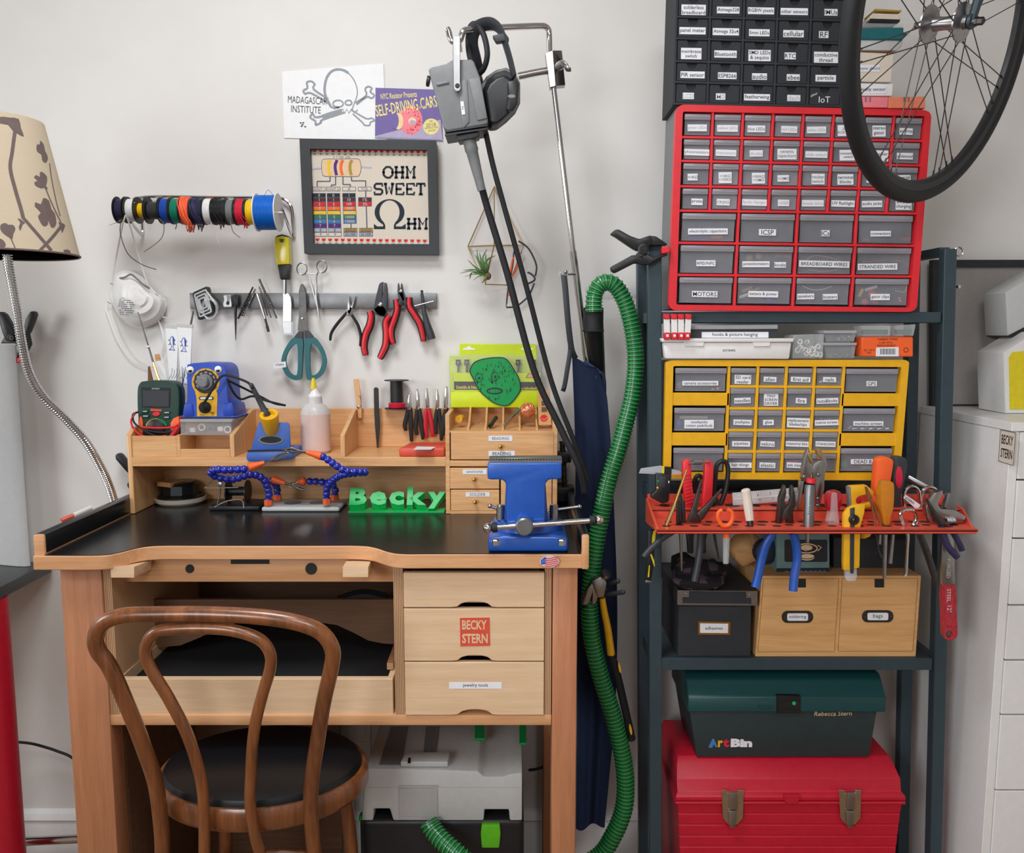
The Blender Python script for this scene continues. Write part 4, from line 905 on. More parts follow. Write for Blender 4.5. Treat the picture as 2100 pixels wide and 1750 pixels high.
b = B(); b.lathe(Q(*cg(755, 598), ds), (0, -1, 0), [(.021, 0), (.02, .008), (.0145, .009), (.0135, .02), (.011, .022), (0, .022)], 24); b.plate(G([(750, 560), (772, 545), (768, 600), (750, 600)]), ds-.0235, .003, 0); mk('knob', b, 'grey_plastic', st)
for cx, cy in ((627, 495), (865, 492)):
    b = B(); b.lathe(Q(*cg(cx, cy), ds), (0, -1, 0), [(.0092, 0), (.0092, .002), (.006, .0045), (0, .0055)], 18); e = mk('googly_eye', b, 'white_plastic', st)
    b = B(); b.lathe(Q(*cg(cx-3, cy+6), ds-.0035), (0, -1, 0), [(.0058, 0), (.0055, .001), (0, .0022)], 14); mk('pupil', b, 'black_plastic', e)
b = B(); b.lathe(Q(*cg(755, 815), ds), (0, -1, 0), [(.0155, 0), (.0155, .006), (.01, .014), (.004, .02), (0, .02)], 18); mk('cable_plug', b, 'black_rubber', st)
# iron, its cable and stand
ir = thing('soldering_iron', 'soldering iron with black grip resting in the yellow cone, cable to the station', 'soldering iron')
b = B(); b.tube(cr([Q(*cg(x, y), d) for x, y, d in ((730, 800, 2.095), (780, 720, 2.085), (850, 600, 2.08), (900, 545, 2.085), (960, 545, 2.085), (1040, 570, 2.08), (1120, 605, 2.06), (1160, 650, 2.05))], 6), .0032, 8); b.tube(cr([Q(*cg(x, y), d) for x, y, d in ((940, 570, 2.1), (990, 680, 2.11), (1060, 745, 2.15), (1160, 720, 2.2), (1280, 760, 2.2), (1440, 800, 2.22))], 6), .003, 8); b.tube(cr([Q(*cg(x, y), d) for x, y, d in ((950, 585, 2.1), (1060, 640, 2.13), (1200, 710, 2.2), (1340, 780, 2.22), (1440, 798, 2.222))], 6), .003, 8); mk('cable', b, 'black_rubber', ir)
A, E = Q(*cg(1140, 610), 2.055), Q(*cg(1310, 940), 2.08); L = (E-A).length
b = B(); b.lathe(A, E-A, [(.003, 0), (.0055, .004), (.0065, L*.35), (.0075, L*.66), (.0105, L*.7), (.0125, L*.78), (.0115, L), (0, L)], 16); mk('grip', b, 'dark_grey_plastic', ir)
sd = thing('iron_stand', 'blue soldering iron stand with a yellow cone and cleaning sponge slot', 'iron stand')
zz = hz(938)
b = B(); fpx = G([(1108, 1195), (1470, 1190), (1500, 1230), (1500, 1270), (1440, 1290), (1108, 1280)])
b.prism(PP(G([(1104, 1190), (1500, 1182), (1505, 1255), (1300, 1282), (1115, 1280), (1102, 1250)]), 2.062), (0, .11, 0), 0, .004, 2)
b.prism(PP(G([(1140, 1190), (1490, 1185), (1472, 945), (1210, 940)]), 2.075), (0, 0, 0), 0, .004, 2, pts2=PP(G([(1140, 1190), (1490, 1185), (1472, 945), (1210, 940)]), 2.15)); mk('stand_body', b, 'iron_blue', sd)
b = B(); b.plate(G(circ(1312, 1095, 105, 38, 24)), 2.0735, .002, 0); b.plate(G(circ(1314, 1092, 92, 28, 24)), 2.073, .001, 1); stroke(b, G([(1115, 1188), (1480, 1180)]), 4, 2.0612, 1); mk('sponge_slot', b, ['grey_plastic', 'black_rubber'], sd)
A = Q(*cg(1300, 890), 2.06); E = Q(*cg(1325, 1010), 2.085); L = (E-A).length
b = B(); b.lathe(A, E-A, [(.0125, .004), (.015, -.006), (.0225, -.006), (.0235, 0), (.019, L), (.014, L+.01), (0, L+.01)], 24); mk('holder_cone', b, 'yellow_plastic', sd)
# clear parts box
pb = thing('parts_box', 'clear plastic compartment box with small parts under the soldering station', 'box')
b = B(); b.bpx(*cg(540, 935), *cg(980, 1055), 2.105, .13, 0, .002, 1); mk('box_body', b, 'clear', pb)
b = B(); b.bpx(*cg(532, 918), *cg(985, 945), 2.1, .14, 0, .002, 1); mk('lid', b, 'smoke', pb)
rn = random.Random(5)
for i, (x, y) in enumerate(((640, 1010), (725, 985), (800, 1000), (880, 1000), (945, 1005))):
    b = B()
    if i in (0, 3): b.bpx(*cg(x-25, y-20), *cg(x+25, y+22), 2.12, .02, 0, .003)
    else: b.tube(PP(G(circ(x, y, 26, 26, 18)), 2.122), .002, 6, 0, True)
    mk('small_part', b, 'white_plastic' if i != 2 else 'grey_plastic', pb)
# paper sachets with fish, brushes and packets in the left box
rb_ = hz(938)
def fish(b, x, y, d):
    o = [(x, y-38), (x+16, y-18), (x+18, y+14), (x+8, y+56), (x+24, y+84), (x-2, y+78), (x-26, y+80), (x-4, y+56), (x-18, y+10), (x-16, y-16)]
    stroke(b, G(cr2(o, 3)), 1.1, d, 1, True); fill(b, G(cr2([(x+4, y-34), (x+17, y-12), (x+18, y+16), (x+8, y+56), (x+6, y+10)], 3)), d-.0002, 1)
    for a in ((-34, -6, -18, -2), (-30, 36, -12, 22), (30, -6, 18, -4), (32, 36, 14, 26)): stroke(b, G([(x+a[0], y+a[1]), (x+a[2], y+a[3])]), 1.4, d, 2)
for x0, x1, yt, dd, lab in ((408, 530, 108, 2.185, 'left white paper sachet with a blue fish, partly behind the other'), (508, 645, 100, 2.175, 'right white paper sachet with a blue fish, in front of the other')):
    b = B(); b.plate(G([(x0, yt+2), (x1, yt+10), (x1-20, 620), (x0+35, 620)]), dd, .004, 0, .0015, 1); b.plate(G([(x0, yt), (x1, yt+8), (x1, yt+36), (x0+2, yt+26)]), dd-.0008, .005, 3)
    fish(b, (x0+x1)/2-6 if x0 > 450 else x0+62, 245+(12 if x0 > 450 else 0), dd-.0006)
    for k in range(5): stroke(b, G(cr2([(x0+60+k*22, 480+k % 2*12), (x0+58+k*22, 530), (x0+35+k*22, 570)], 3, False)), .9, dd-.0006, 4)
    solo('paper_sachet', b, ['white_paper', 'blue_plastic', 'teal', 'light_grey_plastic', 'ink_grey'], lab, 'sachet', 'fish sachets')
br_ = thing('paint_brush', 'long thin dark handled brush standing up beside the dust mask', 'brush')
b = B(); b.tube([Q(*cg(178, 0), 2.215), Q(*cg(270, 300), 2.2), Q(*cg(312, 440), 2.19)], [.0012, .0022, .0028], 8); mk('brush_handle', b, 'dark_steel', br_)
b = B(); b.tube([Q(*cg(308, 430), 2.191), Q(*cg(335, 520), 2.18), Q(*cg(365, 600), 2.17)], [.003, .0038, .0045], 8); mk('ferrule', b, 'brass', br_)
b = B(); b.ball(Q(*cg(265, 298), 2.197), .0045, 0, 8, (1.4, 1, .8)); mk('cotton_tuft', b, 'white_plastic', br_, 'white fibre caught on the handle')
b = B(); b.plate(G([(318, 360), (368, 358), (400, 420), (430, 600), (345, 600), (325, 420)]), 2.205, .002); b.plate(G([(320, 362), (366, 358), (378, 412), (328, 420)]), 2.2045, .001, 1)
solo('paper_packet', b, ['white_paper', 'hutch_wood'], 'cream paper packet with a tan tip behind the multimeter', 'packet')
b = B(); b.plate(G([(262, 470), (275, 462), (305, 590), (262, 590)]), 2.19, .006, 0, .001, 1); solo('wooden_stick', b, 'chair_wood', 'short red brown wooden stick behind the multimeter top', 'stick')
b = B(); b.tube([Q(*cg(652, -5), 2.24), Q(*cg(630, 110), 2.235), Q(*cg(560, 590), 2.19)], [.0022, .003, .004], 8); solo('skinny_file', b, 'dark_steel', 'thin dark file leaning behind the two fish sachets', 'file')
b = B()
for x0, y0, x1, y1 in ((556, 465, 575, 760), (585, 470, 560, 700)): b.tube([Q(*cg(x0, y0), 2.14), Q(*cg((x0+x1)/2-6, (y0+y1)/2), 2.14), Q(*cg(x1-20, y1), 2.14)], [.001, .0025, .003], 6, 0, flat=(1, .5))
solo('fine_tweezers', b, 'steel', 'fine steel tweezers standing between multimeter and soldering station', 'tweezers')
# squeeze bottle
def c7(x, y): return (560+x*.2229, 680+y*.2229)
def H7(pl): return [c7(x, y) for x, y in pl]
bt = thing('squeeze_bottle', 'translucent squeeze bottle with a yellow tip and pinkish liquid', 'bottle')
c = Q(*c7(400, 1150), 2.17); c.z = zs1; k = S(2.17)*.2229
bh = Q(*c7(400, 600), 2.17).z-c.z
mat('bottle_skin', (236, 234, 232), .35, var=.02, trans=.35); mat('pink_liquid', (226, 196, 186), .4, var=.02)
b = B(); b.lathe(c, (0, 0, 1), [(0, 0), (120*k, 0), (130*k, .006), (134*k, bh*.62), (130*k, bh*.74), (100*k, bh*.84), (68*k, bh*.88), (62*k, bh), (0, bh)], 28); mk('bottle_body', b, 'bottle_skin', bt)
b = B(); b.lathe(c, (0, 0, 1), [(0, .003), (134.6*k, .006), (134.8*k, bh*.7), (0, bh*.7)], 28); mk('liquid', b, 'pink_liquid', bt)
b = B(); b.lathe(c+V((0, 0, bh*.88)), (0, 0, 1), [(0, 0), (64*k, 0), (62*k, .02), (50*k, .024), (28*k, .034), (24*k, .04), (0, .04)], 22); mk('cap', b, 'white_plastic', bt)
zt_ = Q(*c7(370, 425), 2.17).z; b = B(); b.lathe(V((c.x-.003, c.y, c.z+bh*.88+.038)), (0, 0, 1), [(0, 0), (30*k, 0), (28*k, .004), (14*k, zt_-c.z-bh*.88-.04), (0, zt_-c.z-bh*.88-.038)], 18); mk('nozzle_tip', b, 'lemon', bt, 'yellow nozzle')
# clothespin
cp = thing('clothespin', 'wooden clothespin clipped on the organizer back panel', 'clothespin')
b = B(); b.plate(H7([(738, 440), (786, 436), (802, 560), (808, 600), (818, 798), (782, 800), (770, 700), (748, 520)]), 2.258, .006, 0, .001, 1); mk('peg_half', b, 'hutch_wood_v', cp)
b = B(); b.plate(H7([(742, 440), (780, 437), (800, 600), (800, 660), (770, 640)]), 2.268, .006, 0, .001, 1); mk('peg_half', b, 'hutch_wood_v', cp)
b = B(); b.tube(cr([Q(*c7(x, y), d) for x, y, d in ((760, 600, 2.262), (800, 595, 2.255), (808, 680, 2.255), (770, 690, 2.255), (790, 712, 2.256))], 4), .0012, 6); mk('spring', b, 'steel', cp)
# tweezers hung on the back panel
b = B()
for o_, dd in ((0, 2.252), (6, 2.262)): b.prism(PP(H7([(925+o_, 525), (945, 512), (970, 525), (975, 740), (982, 880), (968-o_, 1075), (955, 1075), (938+o_, 880), (930+o_, 740)]), dd), (0, .003, 0), 0, .001, 1)
solo('black_tweezers', b, 'black_plastic', 'straight black tweezers hanging point down on the organizer back', 'tweezers')
# spool on the back edge
sr = thing('thread_spool', 'upright black reel with a little red wire on the organizer back edge', 'spool')
c = Q(*c7(1140, 688), 2.262); c.z = ztop+.0005; hh = Q(*c7(0, 445), 2.262).z-c.z
b = B(); b.lathe(c, (0, 0, 1), [(0, 0), (116*k, 0), (116*k, .0025), (62*k, .003), (62*k, hh-.003), (116*k, hh-.0025), (116*k, hh), (0, hh)], 28); mk('reel', b, 'black_plastic', sr)
b = B(); b.lathe(c, (0, 0, 1), [(60*k, .003)]+[(78*k+(.001 if i % 2 else 0), .0035+i*.0009) for i in range(15)]+[(60*k, .0175)], 24); mk('red_wire', b, 'wire_red', sr)
# five small pliers on the back
for (jaw, h1, h2, m, lab) in (
    ([(1250, 560), (1262, 560), (1270, 640), (1275, 690), (1262, 720), (1230, 720), (1232, 660)], [(1245, 710), (1228, 790), (1212, 860), (1222, 915)], [(1262, 700), (1268, 800), (1270, 920), (1275, 1015)], 'black_rubber', 'small black handled pliers hanging at the left of the plier row'),
    ([(1320, 525), (1332, 525), (1350, 600), (1352, 690), (1340, 720), (1312, 715), (1318, 640)], [(1325, 710), (1318, 800), (1312, 880), (1325, 955)], [(1345, 710), (1358, 800), (1372, 900), (1378, 995)], 'black_rubber', 'pointed pliers with black handles second from the left of the plier row'),
    ([(1400, 520), (1410, 512), (1420, 525), (1438, 640), (1440, 710), (1408, 715), (1400, 640)], [(1412, 710), (1402, 800), (1405, 900), (1422, 980)], [(1432, 710), (1450, 800), (1465, 900), (1470, 970)], 'deep_red', 'pliers with red handles in the middle of the plier row'),
    ([(1500, 530), (1512, 525), (1528, 600), (1530, 690), (1520, 720), (1494, 715), (1498, 640)], [(1508, 710), (1498, 800), (1494, 880), (1505, 945)], [(1525, 710), (1535, 800), (1545, 860), (1545, 930)], 'black_rubber', 'black handled pliers right of the red ones'),
    ([(1580, 505), (1605, 500), (1610, 600), (1608, 680), (1600, 715), (1572, 715), (1568, 650), (1578, 600)], [(1588, 710), (1575, 790), (1552, 880), (1548, 1005)], [(1598, 700), (1580, 800), (1565, 900), (1562, 960)], 'black_rubber', 'square nosed black pliers at the right of the plier row')):
    pliers('small_pliers', lab, 'pliers', H7(jaw), 'chrome', [H7(h1), H7(h2)], m, .0052, d=2.25, group='small pliers on the organizer', th=.008, flat=(.8, 1))
# orange pouch box
pc = thing('bit_case', 'orange red plastic case lying on the organizer shelf under the pliers', 'case')
ym = yF+.01
b = B(); b.prism([V((Q(818, 940, 2.09).x, yF+.006, zs1)), V((Q(912, 940, 2.09).x, yF+.006, zs1)), V((Q(912, 940, 2.09).x, yF+.12, zs1)), V((Q(830, 940, 2.09).x, yF+.12, zs1))], (0, 0, hz(920)-zs1), 0, .005, 3); mk('case_body', b, 'coral_plastic', pc)
q = [Q(*c7(1310, 1058), 2.125), Q(*c7(1495, 1066), 2.125)]; z_ = hz(920)+.0004
b = B(); b.faces([QZ(*c7(1325, 1058), z_), QZ(*c7(1500, 1062), z_), QZ(*c7(1450, 1088), z_), QZ(*c7(1290, 1088), z_)], [(0, 1, 2, 3)]); mk('case_mark', b, 'label_paper', pc, 'pale printed mark')
# router bit case with sticker
def c8(x, y): return (880+x*.2744, 680+y*.2744)
def J8(pl): return [c8(x, y) for x, y in pl]
rc = thing('router_bit_case', 'lime and clear plastic blister case with a green hairy face sticker', 'case')
b = B(); b.plate(J8([(228, 92), (800, 97), (808, 180), (818, 572), (162, 572), (150, 180), (226, 180)]), 2.265, .012, 0, .002, 1); mk('backing', b, 'lime', rc)
for cx in (298, 735):
    b = B(); b.plate(J8([(cx-44, 126), (cx-20, 126), (cx-10, 112), (cx+10, 112), (cx+20, 126), (cx+44, 126), (cx+44, 138), (cx-44, 138)]), 2.264, .0012, 0); mk('hang_hole', b, 'white_paper', rc)
b = B(); b.plate(J8([(185, 310), (830, 312), (832, 450), (186, 450)]), 2.242, .003, 0); b.plate(J8([(186, 374), (828, 378), (828, 440), (187, 436)]), 2.2415, .001, 1)
b.tpx('Ensemble de fraises', *c8(285, 416), 2.241, 44, 7, 2, bold=.02, keep=False); b.tpx('cara redondeado', *c8(738, 424), 2.241, 40, 6, 2, bold=.02, keep=False)
b.plate(J8([(740, 315), (822, 315), (805, 348), (722, 348)]), 2.2415, .001, 1); b.plate(J8([(744, 318), (818, 318), (802, 345), (728, 345)]), 2.241, .001, 3); mk('insert_card', b, ['lime', 'black_plastic', 'lemon', 'hutch_wood'], rc)
b = B()
for x in (218, 282, 665, 780):
    b.rod(Q(*c8(x, 305), 2.252), Q(*c8(x, 250), 2.252), .003, .003, 10); b.lathe(Q(*c8(x, 255), 2.252), (0, 0, 1), [(.006, 0), (.008, .006), (.006, .012), (.008, .016), (0, .016)], 12)
mk('router_bits', b, 'dark_steel', rc)
b = B(); b.bpx(*c8(160, 450), *c8(815, 570), 2.238, .027, 0, .003, 2); mk('base_tray', b, 'lime', rc)
b = B(); b.bpx(*c8(152, 172), *c8(838, 450), 2.236, .028, 0, .003, 2); mk('clear_cover', b, 'clear_thin', rc)
b = B(); fo = J8(cr2([(350, 225), (420, 203), (520, 195), (580, 210), (630, 280), (670, 350), (682, 430), (650, 490), (600, 545), (550, 555), (480, 530), (415, 480), (370, 430), (330, 350), (305, 300), (320, 255)], 3))
b.plate(fo, 2.235, .0006, 0); stroke(b, fo, 2.2, 2.2346, 1, True); rn = random.Random(2)
for i in range(150):
    x, y = rn.uniform(325, 660), rn.uniform(215, 530)
    if ((x-495)/165)**2+((y-370)/150)**2 < .9 and not (420 < x < 560 and 405 < y < 480): stroke(b, J8([(x+2, y-9), (x, y), (x+2, y+9)]), 1.1, 2.2345, 1)
for cx, cy in ((372, 345), (490, 335)): stroke(b, J8(circ(cx, cy, 26, 32, 16)), 1.3, 2.2344, 1, True); fill(b, J8(circ(cx+4, cy+4, 9, 12, 10)), 2.2344, 1)
fill(b, J8(circ(490, 445, 62, 26, 18)), 2.2344, 1); fill(b, J8(circ(488, 446, 48, 14, 16)), 2.234, 0); 
for k in range(4): stroke(b, J8([(456+k*20, 436), (454+k*20, 456)]), 1, 2.2337, 1)
mk('face_sticker', b, ['green_plastic', 'dark_green'], rc, 'green hairy face sticker')
# small things in the top tray
b = B(); b.rod(Q(*c8(222, 655), 2.15), Q(*c8(240, 648), 2.19), .0095, .0095, 16); solo('yellow_cork', b, 'yellow_plastic', 'orange yellow stub in the first tray slot', 'cork')
b = B(); b.rod(Q(*c8(462, 700), 2.13), Q(*c8(500, 645), 2.19), .0045, .0058, 12); b.rod(Q(*c8(455, 708), 2.125), Q(*c8(468, 692), 2.14), .0058, .0058, 12); solo('small_bit', b, 'black_plastic', 'short black ribbed bit lying in the third tray slot', 'bit')
b = B(); b.rod(Q(*c8(560, 700), 2.12), Q(*c8(672, 585), 2.2), .003, .0052, 10); solo('silver_pen', b, 'steel', 'silver pen leaning in the fourth tray slot', 'pen')
b = B(); b.tube(P3([(*c8(350, 665), 2.14), (*c8(395, 680), 2.14)]), .0012, 6); b.tube(P3([(*c8(385, 655), 2.14), (*c8(370, 690), 2.14)]), .0012, 6); solo('bent_pins', b, 'steel', 'two small crossed pins in the second tray slot', 'pins')
b = B(); b.ball(Q(*c8(738, 588), 2.17), .0195, 0, 20); rn = random.Random(9)
cc = Q(*c8(738, 588), 2.17)
for i in range(26):
    a = V((rn.gauss(0, 1), rn.gauss(0, 1), rn.gauss(0, 1))).normalized(); u = a.orthogonal().normalized(); w = a.cross(u); r = .0195*rn.uniform(.85, 1.0)
    b.tube([cc+(u*math.cos(t*.45)+w*math.sin(t*.45))*r+a*(.0195**2*1.04-r*r)**.5 for t in range(14)], .0007, 4, 0, True)
solo('copper_scrubber', b, 'copper', 'copper wire cleaning ball in the fifth tray slot', 'scrubber')
cb = thing('cardboard_packet', 'small brown cardboard box with a barcode and red fish mark', 'box')
b = B(); b.plate(J8([(812, 455), (900, 448), (916, 700), (820, 702)]), 2.13, .03, 0, .001, 1); mk('carton', b, 'box_wood', cb)
b = B(); b.plate(J8([(838, 520), (880, 517), (882, 605), (842, 607)]), 2.1295, .0004, 1)
for k in range(16):
    if k not in (7, 8): stroke(b, J8([(840, 522+k*5.2), (880, 520+k*5.2)]), .8 if k % 3 else 1.1, 2.129, 0)
fill(b, J8(circ(858, 648, 28, 26, 18)), 2.1293, 2); stroke(b, J8([(838, 650), (862, 662), (884, 640)]), 1.6, 2.129, 1); mk('carton_print', b, ['ink', 'box_wood', 'red_plastic'], cb)
# ================= on the bench top =================
def bxf(b, mtx):
    bmesh.ops.transform(b.bm, matrix=mtx, verts=b.bm.verts); return b
def text3(b, t, c, w, h, right, up, vec, m=0, bold=.03, keep=False):
    n0 = set(b.bm.faces); b.text(t, c, w, h, m, right=right, up=up, bold=bold, keep=keep)
    F = [f for f in b.bm.faces if f not in n0]
    r = bmesh.ops.extrude_face_region(b.bm, geom=F)
    vs = [x for x in r['geom'] if isinstance(x, bmesh.types.BMVert)]
    fs = [x for x in r['geom'] if isinstance(x, bmesh.types.BMFace)]
    bmesh.ops.translate(b.bm, verts=vs, vec=V(vec))
    allf = [f for f in b.bm.faces if f not in n0]; bmesh.ops.recalc_face_normals(b.bm, faces=allf)
    for f in allf: f.material_index = m
# green name sign
ns = thing('name_sign', 'bright green three-dimensional name letters standing on the bench under the shelf', 'sign')
z0 = ZT+.001; p0 = QZ(714, 1052, z0); p1 = QZ(911, 1052, z0)
b = B(); b.box((p0.x, p0.y, z0), (p1.x, p0.y+.05, z0+.003)); mk('sign_base', b, 'bright_green', ns)
up = V((0, math.cos(math.radians(58)), math.sin(math.radians(58)))); kx = (p1.x-p0.x)/197
for ch_, a, c, y0, y1 in (('B', 714, 750, 1004, 1042), ('e', 756, 791, 1012, 1042), ('c', 796, 827, 1012, 1042), ('k', 833, 873, 1002, 1042), ('y', 876, 912, 1013, 1050)):
    hh_ = (y1-y0)*kx*1.0; cz_ = z0+.018+(1042-(y0+y1)/2)*kx*.86
    b = B(); text3(b, ch_, V((p0.x+((a+c)/2-714)*kx, p0.y+.012+(1042-(y0+y1)/2)*kx*.5, cz_)), (c-a)*kx, hh_, (1, 0, 0), up, (0, .012, -.0165), bold=.045)
    for v in b.bm.verts: v.co.z = max(v.co.z, z0+.001)
    mk('letter', b, 'bright_green', ns)
# round pan with dark lid
pn = thing('lidded_pan', 'round cream pan with a dark faceted clear lid at the left under the shelf', 'container')
c = QZ(371, 1030, z0); k = S(2.17)
b = B(); b.lathe(c, (0, 0, 1), [(0, 0), (.058, 0), (.066, .006), (.068, .016), (.064, .017), (.06, .008), (0, .006)], 32); mk('pan', b, 'linen', pn)
b = B(); b.lathe(c, (0, 0, 1), [(.062, .012), (.0625, .02), (.048, .026), (.048, .05), (.04, .058), (0, .06)], 10); mk('lid', b, 'smoked', pn)
b = B(); b.lathe(c, (0, 0, 1), [(0, .008), (.05, .008), (.044, .05), (0, .052)], 10); mk('dark_contents', b, 'black_plastic', pn)
b = B(); b.prism([c+V((-.05, -.03, .05)), c+V((-.005, -.052, .05)), c+V((-.005, -.052, .062)), c+V((-.05, -.03, .062))], (.02, .05, 0)); mk('tape_band', b, 'hutch_wood', pn)
# black dispenser with wire stand
dp_ = thing('reel_dispenser', 'black reel dispenser with a wire stand behind the blue jointed arms', 'dispenser')
A = Q(428, 1048, 2.12); A.z = z0; E = Q(532, 1048, 2.12)
b = B(); b.box((A.x, A.y, z0), (E.x, A.y+.09, z0+.012), 0, .003); mk('dispenser_base', b, 'black_plastic', dp_)
b = B(); b.lathe(V((A.x+.035, A.y+.05, z0+.042)), (1, 0, 0), [(0, 0), (.03, 0), (.03, .003), (.012, .004), (.012, .05), (.03, .051), (.03, .054), (0, .054)], 28); mk('reel', b, 'black_plastic', dp_)
b = B(); b.tube(cr(P3([(446, 1035, 2.115), (452, 1010, 2.115), (453, 993, 2.11), (458, 993, 2.11)]), 3), .0016, 6); b.tube(P3([(419, 1001, 2.11), (489, 1000, 2.11)]), .0014, 6); b.tube(P3([(420, 1001, 2.11), (436, 986, 2.12)]), .0012, 6); b.tube(cr(P3([(440, 1040, 2.11), (465, 1028, 2.11), (495, 1025, 2.11), (500, 1042, 2.11)]), 3), .0016, 6); mk('wire_stand', b, 'steel', dp_)
b = B(); b.lathe(Q(452, 993, 2.108), (0, -1, 0), [(.006, 0), (.006, .004), (0, .006)], 12); mk('knob', b, 'steel', dp_)
# third hand with ball-joint arms
th_ = thing('third_hand', 'grey soldering base with blue ball-jointed arms and orange tipped clips', 'third hand')
A = QZ(536, 1050, z0); E = QZ(696, 1050, z0)
b = B(); b.box((A.x, A.y, z0), (E.x, A.y+.11, z0+.012), 0, .005, 3); mk('base', b, 'light_grey_plastic', th_)
b = B()
for q in (.33, .66): b.lathe(V((A.x+(E.x-A.x)*q, A.y+.055, z0+.0122)), (0, 0, 1), [(.022, .0006), (.021, .0006), (.017, .0002), (0, .0002)], 24)
mk('parts_well', b, 'grey_plastic', th_)
def arm(pts, tip, clip):
    P = cr(pts, 10); out = [P[0]]; acc = 0
    for a, c in zip(P, P[1:]):
        acc += (c-a).length
        if acc > .0138: out.append(c); acc = 0
    b = B()
    for p in out: b.ball(p, .0098, 0, 12)
    for a, c in zip(out, out[1:]): b.rod(a, c, .0068, .0062, 8)
    ar = mk('jointed_arm', b, 'cobalt', th_)
    b = B(); p = pts[0]; b.rod(p+V((0, 0, -.012)), p+V((0, 0, .002)), .011, .011, 6); mk('arm_socket', b, 'orange_plastic', ar)
    if tip:
        b = B(); L = (tip[1]-tip[0]).length; b.lathe(tip[0], tip[1]-tip[0], [(.006, -.004), (.011, 0), (.009, L*.3), (.005, L), (0, L)], 14); mk('nozzle', b, 'orange_plastic', ar)
        b = B(); u = (clip[1]-clip[0]).normalized(); n_ = u.cross(V((0, 1, 0))).normalized()
        b.rod(clip[0], clip[0]+(clip[1]-clip[0])*.35, .0035, .003, 8)
        for s_ in (1, -1): b.tube([clip[0]+(clip[1]-clip[0])*.3+n_*.001*s_, clip[0]+(clip[1]-clip[0])*.6+n_*.0045*s_, clip[1]+n_*.0004*s_], [.0028, .0034, .0012], 8)
        mk('alligator_clip', b, 'chrome', ar)
g6 = lambda x, y, d: Q(240+.24*x, 640+.24*y, d)
g7 = lambda x, y, d: Q(560+.2229*x, 680+.2229*y, d)
arm([g6(1293, 1610, 2.115), g6(1300, 1550, 2.11), g6(1280, 1480, 2.1), g6(1240, 1420, 2.085), g6(1160, 1390, 2.07), g6(1080, 1405, 2.055), g6(1000, 1430, 2.045), g6(920, 1425, 2.035), g6(840, 1405, 2.03), g6(805, 1375, 2.02), g6(840, 1348, 2.01), g6(920, 1350, 2.01), g6(1010, 1348, 2.015), g6(1120, 1342, 2.02)], (g6(1140, 1325, 2.02), g6(1262, 1288, 2.02)), (g6(1262, 1288, 2.02), g6(1480, 1200, 2.02)))
arm([g7(495, 1545, 2.11), g7(492, 1480, 2.105), g7(505, 1420, 2.1), g7(545, 1375, 2.085), g7(610, 1330, 2.065), g7(690, 1310, 2.05), g7(780, 1302, 2.04), g7(845, 1296, 2.03), g7(760, 1290, 2.015), g7(660, 1280, 2.01), g7(590, 1240, 2.01), g7(520, 1190, 2.015), g7(455, 1150, 2.02)], (g7(440, 1145, 2.02), g7(305, 1110, 2.02)), (g7(305, 1110, 2.02), g7(80, 1084, 2.02)))
arm([g7(40, 1510, 2.17), g7(38, 1450, 2.165), g7(20, 1400, 2.15), g7(-20, 1360, 2.13)], (g7(0, 1362, 2.12), g7(112, 1398, 2.115)), (g7(112, 1398, 2.115), g7(340, 1468, 2.11)))
arm([g7(568, 1510, 2.17), g7(572, 1450, 2.165), g7(530, 1400, 2.16), g7(430, 1385, 2.155), g7(310, 1380, 2.15)], (g7(290, 1380, 2.15), g7(225, 1385, 2.15)), (g7(225, 1385, 2.15), g7(150, 1430, 2.15)))
# ---- vise ----
vi = thing('bench_vise', 'blue bench vise bolted to the right front corner of the bench', 'vise')
v8 = lambda x, y: (880+.2744*x, 680+.2744*y)
VV = lambda pl: [v8(x, y) for x, y in pl]
b = B(); b.plate(VV([(450, 948), (992, 942), (994, 990), (446, 992)]), 1.705, .022, 0, .001, 1)
for i in range(26): b.plate(VV([(452+i*20.7, 962), (462+i*20.7, 946), (472+i*20.7, 962)]), 1.7045, .022, 1)
b.plate(VV([(450, 940), (992, 936), (994, 990), (446, 992)]), 1.735, .02, 1, .001, 1); mk('jaw_plate', b, ['brushed', 'dark_steel'], vi)
b = B(); jo = VV([(436, 985), (992, 980), (992, 1100), (960, 1108), (905, 1106)] + [(x, y) for x, y in [(880, 1120), (868, 1150), (868, 1400), (868, 1460), (580, 1460), (578, 1400), (577, 1150), (565, 1122), (540, 1108)]] + [(470, 1110), (436, 1105)])
b.plate(jo, 1.702, .045, 0, .005, 3); b.plate(VV([(436, 990), (992, 985), (992, 1100), (436, 1105)]), 1.75, .05, 0, .008, 3)
b.plate(VV([(575, 1130), (870, 1130), (890, 1420), (560, 1420)]), 1.745, .1, 0, .006, 2); mk('jaw_body', b, 'royal_blue', vi)
